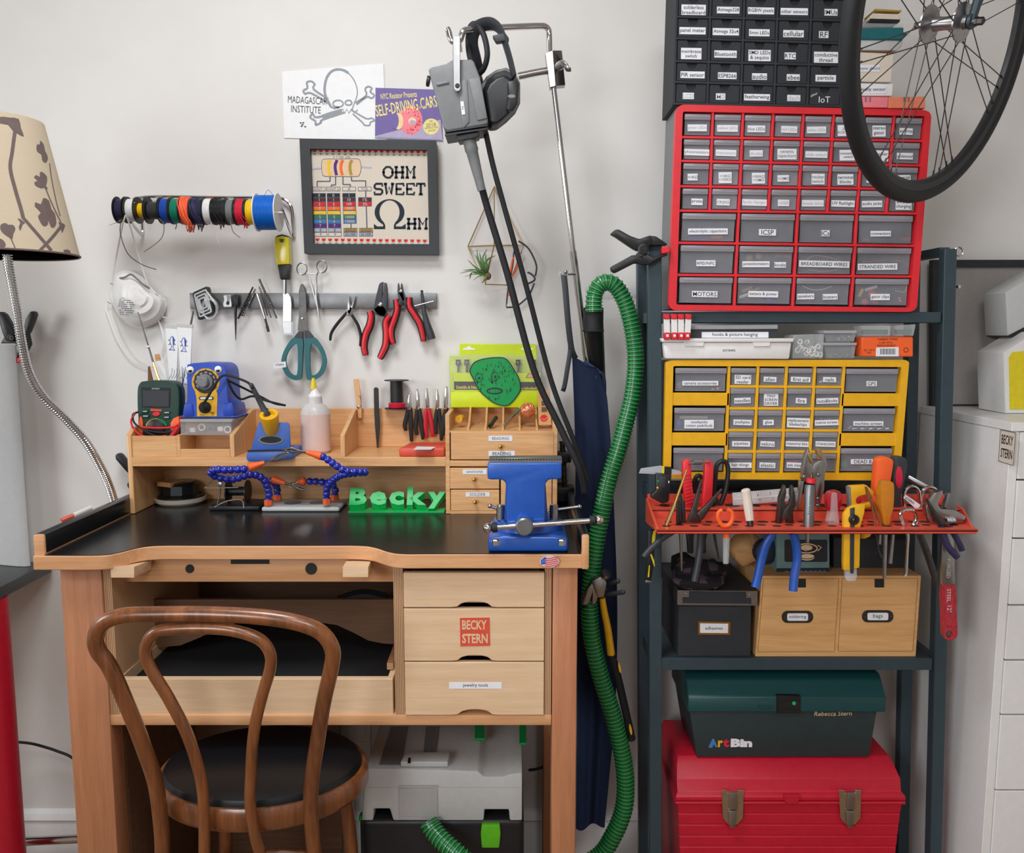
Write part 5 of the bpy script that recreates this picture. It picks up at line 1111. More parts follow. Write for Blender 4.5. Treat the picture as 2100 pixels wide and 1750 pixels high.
# base
zb_ = ZT+.0008; q0 = QZ(1001, 1133, zb_); q1 = QZ(1166, 1133, zb_); cx = (q0.x+q1.x)/2; w = (q1.x-q0.x)
b = B(); zt1_ = Q(0, 1098, 1.712).z
b.prism([V((q0.x, q0.y, zb_)), V((q1.x, q0.y, zb_)), V((q1.x, q0.y, zb_+.028)), V((q1.x-.03, q0.y, zb_+.036)), V((q0.x+.035, q0.y, zb_+.036)), V((q0.x, q0.y, zb_+.03))], (0, .17, 0), 0, .008, 3); mk('base_plate', b, 'royal_blue', vi)
b = B(); b.lathe(V((cx, q0.y+.09, zb_+.03)), (0, 0, 1), [(0, 0), (w*.46, 0), (w*.44, .02), (w*.36, .028), (0, .028)], 32); mk('swivel', b, 'royal_blue', vi)
for px in (1017, 1152):
    b = B(); p = QZ(px, 1114, zb_+.034); b.lathe(p, (0, 0, 1), [(0, -.004), (.0085, -.004), (.0085, .006), (.006, .008), (0, .008)], 6); mk('bolt', b, 'steel', vi)
b = B(); c = Q(*v8(712, 1465), 1.68); b.lathe(c, (0, 1, 0), [(0, 0), (.016, 0), (.019, .003), (.019, .03), (.0165, .035), (.0165, .07), (0, .07)], 28); mk('screw_head', b, 'brushed', vi)
b = B(); b.lathe(Q(*v8(712, 1445), 1.694), (0, 1, 0), [(0, 0), (.019, 0), (.0205, .004), (.0205, .02), (0, .02)], 28); mk('screw_collar', b, 'royal_blue', vi)
b = B(); A, E = Q(*v8(440, 1470), 1.694), Q(*v8(1270, 1410), 1.694); b.rod(A, E, .0058, .0058, 14); ax = (E-A).normalized()
for p, s_ in ((A, 1), (E, -1)): b.ball(p, .0105, 0, 14)
hd_ = mk('handle_bar', b, 'chrome', vi)
b = B()
for p, s_ in ((A, 1), (E, -1)): b.lathe(p+ax*s_*.008, ax*s_, [(.006, 0), (.0105, .001), (.0105, .011), (.006, .012)], 14)
mk('end_bushing', b, 'black_rubber', hd_)
for x0, x1, (a1, a2) in ((505, 565, ((455, 1305), (565, 1345))), (905, 962, ((890, 1340), (1125, 1310)))):
    b = B(); xm_ = (x0+x1)/2; p0_ = Q(*v8(xm_, 1405), 1.78); p1_ = Q(*v8(xm_, 1295), 1.78); b.lathe(p0_, p1_-p0_, [(0, 0), (.0095, 0), (.0095, (p1_-p0_).length-.002), (.008, (p1_-p0_).length), (0, (p1_-p0_).length)], 16); lp = mk('lock_nut', b, 'steel', vi)
    b = B(); b.rod(Q(*v8(*a1), 1.785), Q(*v8(*a2), 1.785), .0035); b.ball(Q(*v8(*(a1 if x0 < 600 else a2)), 1.785), .0052, 0, 10); mk('lock_bar', b, 'steel', lp)
# clamp screw column at the back right, black spring clamp at the left
cs = thing('clamp_screw', 'black and steel threaded clamp column behind the drawers at the bench back', 'clamp')
b = B(); A, E = Q(1153, 905, 2.2), Q(1160, 1030, 2.2); n = 70; ax = (E-A).normalized(); b.rod(A, E, .0072, .0072, 12); u = ax.orthogonal().normalized(); w_ = ax.cross(u)
b.tube([A+(E-A)*(i/n)+(u*math.cos(i*.9)+w_*math.sin(i*.9))*.0078 for i in range(n+1)], .0016, 5); mk('threaded_rod', b, 'dark_steel', cs)
b = B(); b.bpx(1143, 928, 1172, 950, 2.18, .04, 0, .004); mk('clamp_jaw', b, 'black_plastic', cs); b = B(); b.bpx(1140, 1000, 1178, 1030, 2.18, .05, 0, .004); mk('clamp_jaw', b, 'black_plastic', cs)
b = B(); b.rod(Q(1160, 883, 2.195), Q(1177, 882, 2.195), .0024); mk('tommy_bar', b, 'steel', cs)
def spring_clamp(label, hpl, bpl, jpl, d, tips, pivot, pr, th=.022):
    t = thing('spring_clamp', label, 'clamp', 'black spring clamps')
    for h in hpl:
        b = B(); b.plate(h, d, th, 0, .004, 2); mk('handle', b, 'black_plastic', t)
    for h in jpl:
        b = B(); b.plate(h, d+.002, th-.004, 0, .003, 2); mk('jaw', b, 'black_plastic', t)
    for h, m in tips:
        b = B(); b.plate(h, d-.001, th+.002, 0, .002, 1); mk('jaw_pad', b, m, t)
    if pivot:
        b = B(); b.lathe(Q(*pivot, d), (0, -1, 0), [(pr, 0), (pr, .004), (pr*.7, .005), (pr*.65, .004), (pr*.3, .004), (pr*.28, .006), (0, .006)], 20); mk('pivot', b, 'black_plastic', t)
w1 = lambda pl: [(x*.3429, 600+y*.3429) for x, y in pl]
spring_clamp('black spring clamp pinching the top of the white paper backdrop', [w1([(-20, 130), (0, 112), (25, 130), (85, 235), (70, 300), (30, 290), (10, 240)]), w1([(140, 205), (150, 160), (178, 112), (200, 112), (206, 135), (190, 180), (165, 240), (150, 260)])], None, [w1([(60, 250), (100, 235), (160, 240), (175, 310), (160, 340), (130, 400), (95, 410), (105, 340), (90, 305), (0, 305), (20, 270)])], 2.235, [(w1([(85, 388), (122, 390), (122, 420), (88, 424)]), 'red_plastic')], w1([(70, 272)])[0], .01)
spring_clamp('black spring clamp behind the left end of the wooden organizer', [w1([(685, 975), (700, 962), (720, 970), (775, 1040), (790, 1080), (770, 1090), (745, 1065), (690, 1000)]), w1([(770, 1060), (800, 1080), (800, 1160), (785, 1180), (765, 1175), (755, 1150), (775, 1120)])], None, [w1([(765, 1060), (830, 1060), (840, 1110), (800, 1120), (770, 1100)])], 2.25, [], None, 0)
b = B(); b.tube([Q(126, 1068, 1.97), Q(150, 1058, 1.99)], .006, 10, 0); b.tube([Q(150, 1058, 1.99), Q(186, 1042, 2.04)], .006, 10, 1)
solo('marker_pen', b, ['coral_plastic', 'white_plastic'], 'red and white pen lying behind the left rail of the bench', 'pen')

# ================= chair =================
chair = thing('bentwood_chair', 'brown bentwood chair with a hoop back and black round seat in front of bench', 'chair')
oh = [(333, 1790), (333, 1750), (331, 1696), (319, 1606), (295, 1534), (270, 1469), (227, 1372), (202, 1336), (196, 1308), (212, 1278), (252, 1263), (324, 1260), (432, 1260), (540, 1266), (612, 1278), (659, 1298), (682, 1333), (679, 1372), (663, 1444), (652, 1516), (641, 1588), (637, 1660), (644, 1750), (646, 1790)]
ih = [(419, 1790), (419, 1750), (419, 1696), (416, 1624), (405, 1570), (382, 1502), (346, 1433), (313, 1379), (299, 1347), (301, 1320), (320, 1297), (360, 1290), (432, 1289), (486, 1295), (533, 1312), (554, 1340), (554, 1372), (540, 1419), (526, 1473), (518, 1527), (515, 1588), (513, 1642), (522, 1710), (533, 1750), (540, 1790)]
def tilt(pts, off): return [Q(x, y, 1.49+(y-1260)*.00018+off) for x, y in pts]
zs_ = .586
def legext(P): 
    a, c = P[0], P[-1]
    return [V((a.x+.0, a.y-.10, 0)), V((a.x, a.y-.05, a.z*.5))]+P+[V((c.x, c.y-.05, c.z*.5)), V((c.x, c.y-.10, 0))]
P = legext(tilt(oh, 0)); b = B(); b.tube(cr(P, 6), .0150, 14); mk('outer_hoop', b, 'chair_wood', chair)
b = B(); b.tube(cr([Q(x, y, 1.487+max(0, y-1290)*.00009) for x, y in ih], 6), .0112, 12); mk('inner_hoop', b, 'chair_wood', chair)
cs_ = QZ(541, 1573, zs_); cs_.z = zs_
def ell(prof, sx=.222, sy=.172):
    b = B(); b.lathe((0, 0, 0), (0, 0, 1), prof, 48); bxf(b, Matrix.Translation(cs_) @ Matrix.Diagonal((sx, sy, 1, 1))); return b
mk('seat_ring', ell([(.8, -.045), (.985, -.045), (1.02, -.035), (1.02, -.005), (.99, .004), (.8, .004)]), 'chair_wood', chair)
mat('seat_vinyl', (9, 12, 17), .42, var=.1, bump=.1)
mk('seat_cushion', ell([(0, -.03), (.94, -.02), (.96, .004), (.93, .016), (.8, .024), (0, .03)]), 'seat_vinyl', chair)
for dx, dy, fx in ((-.12, .1, -.03), (.15, .09, .03)):
    b = B(); b.tube([cs_+V((dx, dy, -.03)), V((cs_.x+dx+fx*.5, cs_.y+dy+.02, .3)), V((cs_.x+dx+fx, cs_.y+dy+.05, 0))], [.018, .016, .012], 12); mk('front_leg', b, 'chair_wood', chair)
b = B(); b.tube([V((cs_.x+.165*math.cos(t*.2618), cs_.y+.13*math.sin(t*.2618), .3)) for t in range(24)], .009, 10, 0, True); mk('stretcher_ring', b, 'chair_wood', chair)

# ================= vacuum, hose, apron, hammer =================
q4 = lambda x, y: (720+.3486*x, 1140+.3486*y)
K4 = lambda pl: [q4(x, y) for x, y in pl]
vac = thing('shop_vacuum', 'light grey and black shop vacuum with green latches under the bench', 'vacuum')
dv = 1.86; yv = dv-DW; zt_ = Q(0, 1577, dv).z; zm = Q(0, 1684, dv).z; xl = Q(740, 1630, dv).x; xr = Q(1071, 1630, dv).x
def topz(x0, y0, x1, y1):  # rectangle on the lid from pixel corners
    return [QZ(x, y, zt_) for x, y in ((x0, y1), (x1, y1), (x1, y0), (x0, y0))]
b = B(); xs = [xl, xl+.085, xl+.09, xl+.182, xl+.187, xr-.115, xr-.105, xr-.03, xr-.02, xr]
fr_ = [V((xl, yv, zm)), V((xl+.028, yv, zm)), V((xl+.03, yv, zm+.03)), V((xl+.068, yv, zm+.03)), V((xl+.076, yv, zm)), V((xr-.092, yv, zm)), V((xr-.09, yv, zm+.028)), V((xr-.032, yv, zm+.028)), V((xr-.03, yv, zm)), V((xr, yv, zm)), V((xr, yv, zt_-.01)), V((xr-.03, yv, zt_-.014)), V((xr-.045, yv, zt_-.02)), V((xr-.092, yv, zt_-.02)), V((xr-.105, yv, zt_-.006)), V((xl+.19, yv, zt_-.003)), V((xl+.012, yv, zt_))]
b.prism(fr_, (0, .3, 0), 0, .004, 2); lidp = mk('top_unit', b, 'light_grey_plastic', vac)
b = B(); b.prism([V((xl+.09, yv-.003, zm+.016)), V((xl+.183, yv-.003, zm+.016)), V((xl+.183, yv-.003, zt_-.05)), V((xl+.09, yv-.003, zt_-.05))], (0, .02, 0), 0, .001, 1); b.prism([V((xl+.09, yv-.004, zt_-.046)), V((xl+.183, yv-.004, zt_-.046)), V((xl+.183, yv-.004, zt_-.041)), V((xl+.09, yv-.004, zt_-.041))], (0, .02, 0)); b.prism([V((xl+.09, yv-.003, zm+.006)), V((xl+.183, yv-.003, zm+.006)), V((xl+.183, yv-.003, zm+.012)), V((xl+.09, yv-.003, zm+.012))], (0, .02, 0))
b.box((xl, yv-.0006, zt_-.047), (xr, yv+.002, zt_-.0462)); mk('front_panel', b, 'vac_panel', lidp)
b = B()
for pl in ([(165, 1228), (295, 1228), (335, 1005), (235, 1005)], [(425, 1170), (495, 1170), (515, 1005), (440, 1005)]): b.prism([QZ(*q4(x, y), zt_+.0012) for x, y in pl], (0, 0, -.003))
mk('lid_channel', b, 'grey_plastic', vac)
b = B(); b.prism([QZ(*q4(x, y), zt_+.001) for x, y in [(290, 1245), (570, 1245), (580, 1185), (320, 1185)]], (0, 0, .014), 0, .003, 2); b.prism([QZ(*q4(x, y), zt_+.0155) for x, y in [(332, 1222), (350, 1222), (352, 1190), (336, 1190)]], (0, 0, .0006), 1); mk('lid_handle', b, ['light_grey_plastic', 'black_plastic'], vac)
b = B(); b.prism([V((xl-.006, yv+.004, 0.02)), V((xr+.004, yv+.004, 0.02)), V((xr+.004, yv+.004, zm-.001)), V((xl-.006, yv+.004, zm-.001))], (0, .32, 0), 0, .012, 3); mk('dust_bin', b, 'black_plastic', vac)
for pl in ([(768, 1585), (875, 1583), (880, 1640), (872, 1722), (768, 1722), (762, 1640)],):
    b = B(); b.plate(K4(pl), dv-.008, .014, 0, .003, 2); mk('latch', b, 'stitch_green' if 0 else 'lime_green' if 'lime_green' in MATS else 'green_plastic', vac, 'green latch')
for x0, x1, y0, y1 in ((728, 785, 1000, 1088), (990, 1030, 1000, 1115)):
    b = B(); b.prism([QZ(*q4(x, y), zt_+.002) for x, y in ((x0, y1), (x1, y1), (x1, y0), (x0, y0))], (0, 0, .006), 0, .001, 1); mk('lid_clip', b, 'green_plastic', vac)
b = B(); b.plate(K4([(45, 1540), (60, 1532), (65, 1558), (45, 1560)]), dv-.002, .02); mk('side_latch', b, 'green_plastic', vac)
mat('hose_highlight', (64, 150, 88), .3, var=.05, coat=.3)  # lighter green paints the highlight onto each hose ring
def hose(b, pts, r0, r1, pitch=.0098):
    P = cr(pts, 30); L = [0]
    for a, c in zip(P, P[1:]): L.append(L[-1]+(c-a).length)
    n = int(L[-1]/pitch); out = []; rr = []; j = 0
    prof = [(.0, .88), (.28, .88), (.42, 1.0), (.72, 1.0), (.86, .88)]
    for i in range(n):
        for f_, q in prof:
            s_ = (i+f_)*pitch
            while j < len(L)-2 and L[j+1] < s_: j += 1
            t = (s_-L[j])/max(L[j+1]-L[j], 1e-9); out.append(P[j].lerp(P[j+1], t)); rr.append((r0+(r1-r0)*s_/L[-1])*q)
    n0 = set(b.bm.faces); b.tube(out, rr, 14)
    F = [f for f in b.bm.faces if f not in n0]
    for k, f in enumerate(F):
        if (k//14) % 5 in (2,) : f.material_index = 1
hp_ = [(1218, 640), (1218, 618), (1221, 600), (1231, 584), (1246, 579), (1263, 588), (1280, 616), (1291, 650), (1299, 690), (1303, 730), (1302, 768), (1295, 820), (1282, 871), (1268, 923), (1252, 974), (1239, 1026), (1229, 1077), (1220, 1129), (1213, 1180), (1209, 1240), (1212, 1297), (1222, 1349), (1236, 1401), (1253, 1454), (1267, 1506), (1278, 1558), (1283, 1611), (1278, 1663), (1257, 1715), (1226, 1758), (1150, 1800)]
b = B(); hose(b, [Q(x, y, 2.055 if y < 900 else 2.055-.00008*(y-900)) for x, y in hp_], .0215, .0235)
solo('vacuum_hose', b, ['hose_green', 'hose_highlight'], 'long ribbed green vacuum hose looping up beside the bench and shelf', 'hose')
b = B(); hose(b, [Q(*q4(x, y), d) for x, y, d in ((455, 1560, 1.84), (480, 1610, 1.83), (540, 1680, 1.81), (630, 1760, 1.79), (720, 1850, 1.78))], .023, .023)
mk('hose_stub', b, ['hose_green', 'hose_highlight'], vac, 'green ribbed hose')
wn = thing('vacuum_wand', 'black vacuum wand with a cuff hanging behind the blue apron', 'wand')
b = B(); A = Q(1217, 640, 2.075); b.lathe(A+V((0, 0, .012)), (0, 0, -1), [(.02, 0), (.025, .002), (.025, .055), (.027, .056), (.027, .06), (.022, .062)], 24); mk('cuff', b, 'black_rubber', wn)
b = B(); b.tube([Q(1218, 660, 2.085), Q(1224, 760, 2.17), Q(1236, 1000, 2.235), Q(1250, 1500, 2.25)], [.0235, .022, .02, .02], 18); mk('tube', b, 'black_plastic', wn)
# apron
ap = thing('denim_apron', 'dark blue denim apron hanging by its strap beside the bench', 'apron')
mat('denim', (44, 58, 92), .9, var=.16, scale=400, bump=.5)
Lp = [(1173, 724), (1175, 780), (1178, 860), (1180, 960), (1180, 1080), (1182, 1250), (1183, 1450), (1182, 1600), (1181, 1700)]
Rp = [(1222, 752), (1242, 800), (1249, 860), (1254, 930), (1260, 1060), (1266, 1250), (1262, 1450), (1250, 1590), (1240, 1692)]
Lc = cr2(Lp, 6, False); Rc = cr2(Rp, 6, False); n = len(Lc); NU = 26
b = B(); vs = []
for i in range(n):
    t = i/(n-1)
    for j in range(NU+1):
        u = j/NU; x = Lc[i][0]+(Rc[i][0]-Lc[i][0])*u; y = Lc[i][1]+(Rc[i][1]-Lc[i][1])*u
        fold = .012*math.sin(u*9+t*1.5)*(.25+t)+.008*math.sin(u*17-t*3)*t+.02*max(0, u-.62)*math.sin(t*5)
        vs.append(Q(x, y+(10*math.sin(u*3.1) if i == 0 else 0)+(6*math.sin(u*8) if i == n-1 else 0), 2.112+.035*t+fold*.8-.03*u*(1-t)))
fs = [(i*(NU+1)+j, i*(NU+1)+j+1, (i+1)*(NU+1)+j+1, (i+1)*(NU+1)+j) for i in range(n-1) for j in range(NU)]
b.faces(vs, fs); bmesh.ops.solidify(b.bm, geom=b.bm.faces[:], thickness=.002); mk('apron_cloth', b, 'denim', ap, angle=80)
b = B(); b.tube(cr(P3([(1199, 742, 2.11), (1214, 752, 2.1), (1228, 762, 2.1), (1236, 776, 2.115)]), 4), .0045, 8); b.tube(cr(P3([(1216, 785, 2.105), (1228, 765, 2.1), (1238, 778, 2.11), (1240, 830, 2.12), (1247, 900, 2.13)]), 5), .0055, 8); mk('hem_fold', b, 'denim', ap)
b = B(); b.tube(cr(P3([(1156, 560, 2.08), (1160, 600, 2.08), (1165, 660, 2.085), (1172, 715, 2.1), (1180, 735, 2.115)]), 5), .0075, 8, 0, flat=(1, .3), up=(1, 0, 0)); mk('strap', b, 'dark_grey_plastic', ap)
b = B(); b.tube(cr(P3([(1166, 660, 2.09), (1170, 710, 2.1), (1163, 760, 2.105), (1158, 790, 2.105), (1154, 803, 2.105)]), 5), .006, 8, 0, flat=(1, .3), up=(1, 0, 0)); b.ball(Q(1157, 796, 2.103), .006, 0, 10); mk('tie_end', b, 'dark_grey_plastic', ap)
# hammer in its holder
hm = thing('claw_hammer', 'claw hammer with a yellow and black handle hanging head up beside the hose', 'hammer')
dh = 1.99
b = B(); b.plate(K4([(1355, 290), (1385, 200), (1420, 150), (1470, 125), (1490, 160), (1470, 200), (1440, 285), (1415, 290), (1418, 230), (1395, 290)]), dh, .022, 0, .003, 2); b.plate(K4([(1410, 150), (1480, 120), (1505, 160), (1490, 245), (1450, 250)]), dh-.002, .026, 0, .004, 2); A = Q(*q4(1480, 130), dh+.01); E = Q(*q4(1508, 98), dh-.005); b.lathe(A, E-A, [(0, -.01), (.009, -.01), (.0085, .006), (.0125, .01), (.013, .02), (.0115, .023), (0, .024)], 18); mk('head', b, 'steel', hm)
b = B(); b.tube(cr([Q(*q4(x, y), dh+.012) for x, y in ((1478, 250), (1490, 330), (1510, 430), (1530, 580))], 4), [.0095+.003*i/12 for i in range(13)], 12, 0, flat=(1, .8)); mk('handle', b, 'yellow_plastic', hm)
b = B(); b.tube(cr([Q(*q4(x, y), dh+.012+z) for x, y, z in ((1528, 575, 0), (1560, 680, .004), (1600, 850, .01), (1640, 1030, .016), (1648, 1080, .018))], 4), [.0125]*14+[.0135, .0145, .012], 12, 0, flat=(1, .8)); gp_ = mk('grip', b, 'black_rubber', hm)
for x, y in ((1580, 660), (1645, 1025)):
    b = B(); b.plate(rotpts(K4(circ(x, y, 7, 32, 12)), *q4(x, y), -10), dh-.002, .006); mk('grip_mark', b, 'yellow_plastic', gp_)
hh2 = thing('tool_holder', 'grey pronged tool holder on the bench side that carries the hammer', 'holder')
for a_, c_ in (((1490, 175), (1570, 150)), ((1460, 235), (1600, 215))):
    b = B(); b.tube([Q(*q4(*a_), 2.03), Q(*q4((a_[0]+c_[0])/2, (a_[1]+c_[1])/2), 2.0), Q(*q4(*c_), 1.985)], .0058, 10); b.ball(Q(*q4(*c_), 1.985), .006, 0, 10); mk('prong', b, 'dark_grey_plastic', hh2)
b = B(); b.bpx(1196, 1205, 1245, 1222, 2.045, .02, 0, .003); mk('holder_plate', b, 'dark_grey_plastic', hh2)

# ================= left side: lamp, backdrop, table =================
lamp = thing('gooseneck_lamp', 'lamp with a cream floral shade on a flexible chrome gooseneck at the left', 'lamp')
dL = 1.98; Cb = Q(4, 522, dL); zb2 = Q(147, 522, dL).z; zt2 = Q(80, 247, dL).z; Rb = Q(147, 522, dL).x-Cb.x; Rt_ = Q(82, 250, dL).x-Q(4, 522, dL).x-.004
mat('shade_cloth', (206, 190, 164), .85, var=.03, scale=300, bump=.1); mat('shade_print', (112, 96, 94), .85)
sm = MATS['shade_cloth'].node_tree; pr_ = sm.nodes['Principled BSDF']; pr_.inputs['Subsurface Weight'].default_value = .0
b = B(); c0 = V((Cb.x, Cb.y, zb2)); hgt = zt2-zb2; n = 64
b.lathe(c0, (0, 0, 1), [(Rb-.0015, 0), (Rb, 0), (Rt_, hgt), (Rt_-.0015, hgt), (Rb-.0015, 0)], n)
def shp(px, py):
    # point on the shade skin seen along the ray through (px, py)
    o = V((0, -DW, CH)); dr_ = (Q(px, py, 1.0)-o)
    kk = (Rt_-Rb)/hgt; ox, oy = o.x-c0.x, o.y-c0.y; r0 = Rb+.0006+kk*(o.z-c0.z); a = dr_.x**2+dr_.y**2-(kk*dr_.z)**2; b_ = 2*(ox*dr_.x+oy*dr_.y-kk*dr_.z*r0); cc = ox*ox+oy*oy-r0*r0
    disc = b_*b_-4*a*cc
    if disc < 0: disc = 0
    return o+dr_*((-b_-math.sqrt(disc))/(2*a))
l0 = lambda x, y: (x*.24, 220+y*.24)
def pfill(pl, k=3):
    pl = cr2(pl, k) if k else pl; cx = sum(p[0] for p in pl)/len(pl); cy = sum(p[1] for p in pl)/len(pl); vs = [shp(*l0(cx, cy))]
    for fct in (.5, 1): vs += [shp(*l0(cx+(x-cx)*fct, cy+(y-cy)*fct)) for x, y in pl]
    n = len(pl); b.faces(vs, [(0, 1+i, 1+(i+1) % n) for i in range(n)]+[(1+i, 1+n+i, 1+n+(i+1) % n, 1+(i+1) % n) for i in range(n)], 1)
def pstroke(pl, w):
    pl = cr2(pl, 5, False); n = len(pl); L, R = [], []
    for i in range(n):
        p, q = pl[max(i-1, 0)], pl[min(i+1, n-1)]; dx, dy = q[0]-p[0], q[1]-p[1]; l = math.hypot(dx, dy) or 1
        L.append(shp(*l0(pl[i][0]-dy/l*w/2, pl[i][1]+dx/l*w/2))); R.append(shp(*l0(pl[i][0]+dy/l*w/2, pl[i][1]-dx/l*w/2)))
    b.faces(L+R, [(i, i+1, n+i+1, n+i) for i in range(n-1)], 1)
pfill([(0, 82), (80, 88), (160, 100), (180, 180), (205, 250), (150, 225), (110, 200), (70, 150), (30, 130), (0, 138)], 2)
pstroke([(130, 190), (105, 380), (88, 520), (130, 700), (180, 870), (200, 950)], 32); pstroke([(195, 940), (300, 1060), (390, 1165), (440, 1225)], 26); pstroke([(340, 1225), (440, 1120), (530, 1010)], 26)
for pl in ([(345, 285), (375, 320), (385, 370), (400, 400), (410, 440), (390, 475), (360, 450), (355, 405), (320, 380), (312, 345), (318, 318), (340, 318)],
           [(360, 552), (400, 590), (402, 640), (385, 680), (350, 692), (305, 670), (295, 640), (330, 635), (292, 600), (310, 580), (340, 595), (340, 560)],
           [(370, 775), (420, 800), (440, 870), (470, 910), (482, 990), (460, 1028), (435, 1020), (412, 960), (410, 1000), (380, 1018), (350, 990), (325, 930), (350, 900), (300, 850), (305, 812), (350, 830)],
           [(10, 1000), (50, 990), (70, 1005), (110, 1005), (132, 1040), (115, 1080), (105, 1130), (75, 1110), (30, 1080), (2, 1040)],
           [(-40, 1130), (10, 1125), (45, 1160), (45, 1190), (10, 1210), (-40, 1210)], [(150, 950), (180, 960), (215, 990), (195, 1000), (175, 1055), (160, 1020), (175, 985)], [(500, 980), (550, 1000), (555, 1020), (530, 1075), (522, 1030)], [(540, 1225), (580, 1215), (605, 1240), (580, 1250)]): pfill(pl, 2)
pstroke([(390, 690), (430, 790), (480, 900), (520, 980)], 9); pstroke([(95, 1125), (120, 1180), (135, 1222)], 9); pstroke([(425, 480), (440, 600), (480, 800), (515, 930)], 8); pstroke([(380, 670), (400, 700)], 22)
mk('lamp_shade', b, ['shade_cloth', 'shade_print'], lamp, 'cream shade printed with brown flower stems')
b = B(); b.tube([c0+V((Rb*math.cos(i*.131), Rb*math.sin(i*.131), 0)) for i in range(48)], .0025, 6, 0, True); mk('shade_rim', b, 'shade_print', lamp)
gp = cr(P3([(14, 420, 1.98), (15, 523, 1.98), (24, 580, 1.985), (35, 640, 1.99), (44, 700, 2.0), (60, 765, 2.02), (90, 815, 2.04), (135, 860, 2.07), (175, 905, 2.1), (205, 955, 2.14), (225, 1000, 2.18), (240, 1050, 2.22)]), 16)
L = [0]
for a, c in zip(gp, gp[1:]): L.append(L[-1]+(c-a).length)
out, rr, j = [], [], 0
for i in range(int(L[-1]/.0062)):
    for f_, q in ((0, .84), (.3, 1), (.6, 1), (.9, .84)):
        s_ = (i+f_)*.0062
        while j < len(L)-2 and L[j+1] < s_: j += 1
        out.append(gp[j].lerp(gp[j+1], (s_-L[j])/max(1e-9, L[j+1]-L[j]))); rr.append(.0112*q)
b = B(); b.tube(out, rr, 12); mk('gooseneck', b, 'chrome', lamp)
b = B(); b.bpx(205, 1040, 262, 1066, 2.2, .04, 0, .004); mk('clamp_foot', b, 'black_plastic', lamp)
# backdrop
b = B(); ptx = [(-60, 2.27), (-30, 2.25), (0, 2.235), (18, 2.228), (34, 2.226), (44, 2.232), (46, 2.242), (40, 2.25), (30, 2.252)]
zt3 = Q(20, 707, 2.24).z; ztab = .885
vs = []
for z in (zt3, ztab+.001):
    vs += [V((Q(x, 900, d).x, d-DW, z)) for x, d in ptx]
n = len(ptx); b.faces(vs, [(i, i+1, n+i+1, n+i) for i in range(n-1)]); bmesh.ops.solidify(b.bm, geom=b.bm.faces[:], thickness=.0012)
solo('paper_backdrop', b, 'white_paper', 'white paper sheet with curled edge standing on the black table at left', 'paper', angle=60)
tb = thing('side_table', 'black topped table with a thick red leg at the left edge', 'table')
xt = Q(0, 1212, 2.03).x; xt = QZ(0, 1205, .885).x
b = B(); b.box((xt-.9, -.55, .853), (xt, -.02, .885), 0, .004); mk('table_top', b, 'black_laminate', tb)
b = B(); b.lathe(V((xt-.032, -.24, 0)), (0, 0, 1), [(0, 0), (.034, 0), (.034, .853), (0, .853)], 28); mk('leg', b, 'deep_red', tb)
b = B(); b.rod(V((xt-.6, -.2, .13)), V((xt+.16, -.13, .125)), .012, .012, 14); mk('foot_rail', b, 'chrome', tb)
b = B(); b.tube(cr(P3([(30, 1522, 2.2), (62, 1525, 2.22), (90, 1532, 2.24), (120, 1542, 2.25), (150, 1556, 2.25), (200, 1600, 2.26)]), 5), .004, 8); solo('power_cable', b, 'black_rubber', 'black cable running behind the red leg and the left bench leg', 'cable')
# wall socket under the bench
ws = thing('wall_outlet', 'white wall outlet under the bench behind the chair seat', 'outlet')
b = B(); b.bpx(715, 1488, 760, 1550, 2.292, .008, 0, .002); mk('cover_plate', b, 'white_plastic', ws)
b = B(); b.bpx(726, 1496, 750, 1516, 2.29, .004, 0, .001); b.bpx(726, 1522, 750, 1542, 2.29, .004, 0, .001); mk('socket', b, 'white_plastic', ws)
b = B(); b.tube(cr(P3([(1085, 1580, 2.2), (1110, 1575, 2.22), (1150, 1555, 2.25), (1180, 1550, 2.26)]), 4), .004, 8); solo('thin_cable', b, 'black_rubber', 'black cable behind the shop vacuum by the right bench leg', 'cable')
# ================= shelf unit and its drawer cabinets =================
DF, DK = 1.95, 2.12
def bil(c, u, v):
    (ax, ay), (bx_, by), (cx, cy), (dx, dy) = c
    return ((1-v)*((1-u)*ax+u*bx_)+v*((1-u)*dx+u*cx), (1-v)*((1-u)*ay+u*by)+v*((1-u)*dy+u*cy))
def cell(c, u0, v0, u1, v1): return [bil(c, u0, v0), bil(c, u1, v0), bil(c, u1, v1), bil(c, u0, v1)]
def sub(q, fx0, fy0, fx1, fy1): return [bil(q, fx0, fy0), bil(q, fx1, fy0), bil(q, fx1, fy1), bil(q, fx0, fy1)]
su = thing('shelf_unit', 'dark slate metal shelf unit holding drawer cabinets and tool boxes', 'shelf')
def post(x, d, w=.031):  # world-vertical-ish post from traced top to floor
    return x
for nm, px in (('post', [(1330, 503), (1357, 503), (1357, 1750), (1332, 1750)]), ('post', [(1938, 510), (1963, 510), (1932, 1750), (1907, 1750)])):
    for d, cut in ((DF, 0), (DK, 1)):
        P = PP(px, DF); P[2] = P[1]+(P[2]-P[1])*((P[1].z-.0)/(P[1].z-P[2].z)); P[3] = P[0]+(P[3]-P[0])*((P[0].z-.0)/(P[0].z-P[3].z))
        P = [V((p.x, d-DW, p.z)) for p in P]
        b = B(); b.prism(P, (0, .028, 0), 0, .0015, 1); mk('post', b, 'slate', su)
xs0 = lambda y: Q(1357, y, DF).x; xs1 = lambda y: Q({650: 1932, 1028: 1925, 1362: 1914}[y], y, DF).x
mat('mesh_steel', (62, 70, 76), .5, .2, var=.35, scale=700, bump=.5)
tiers = []
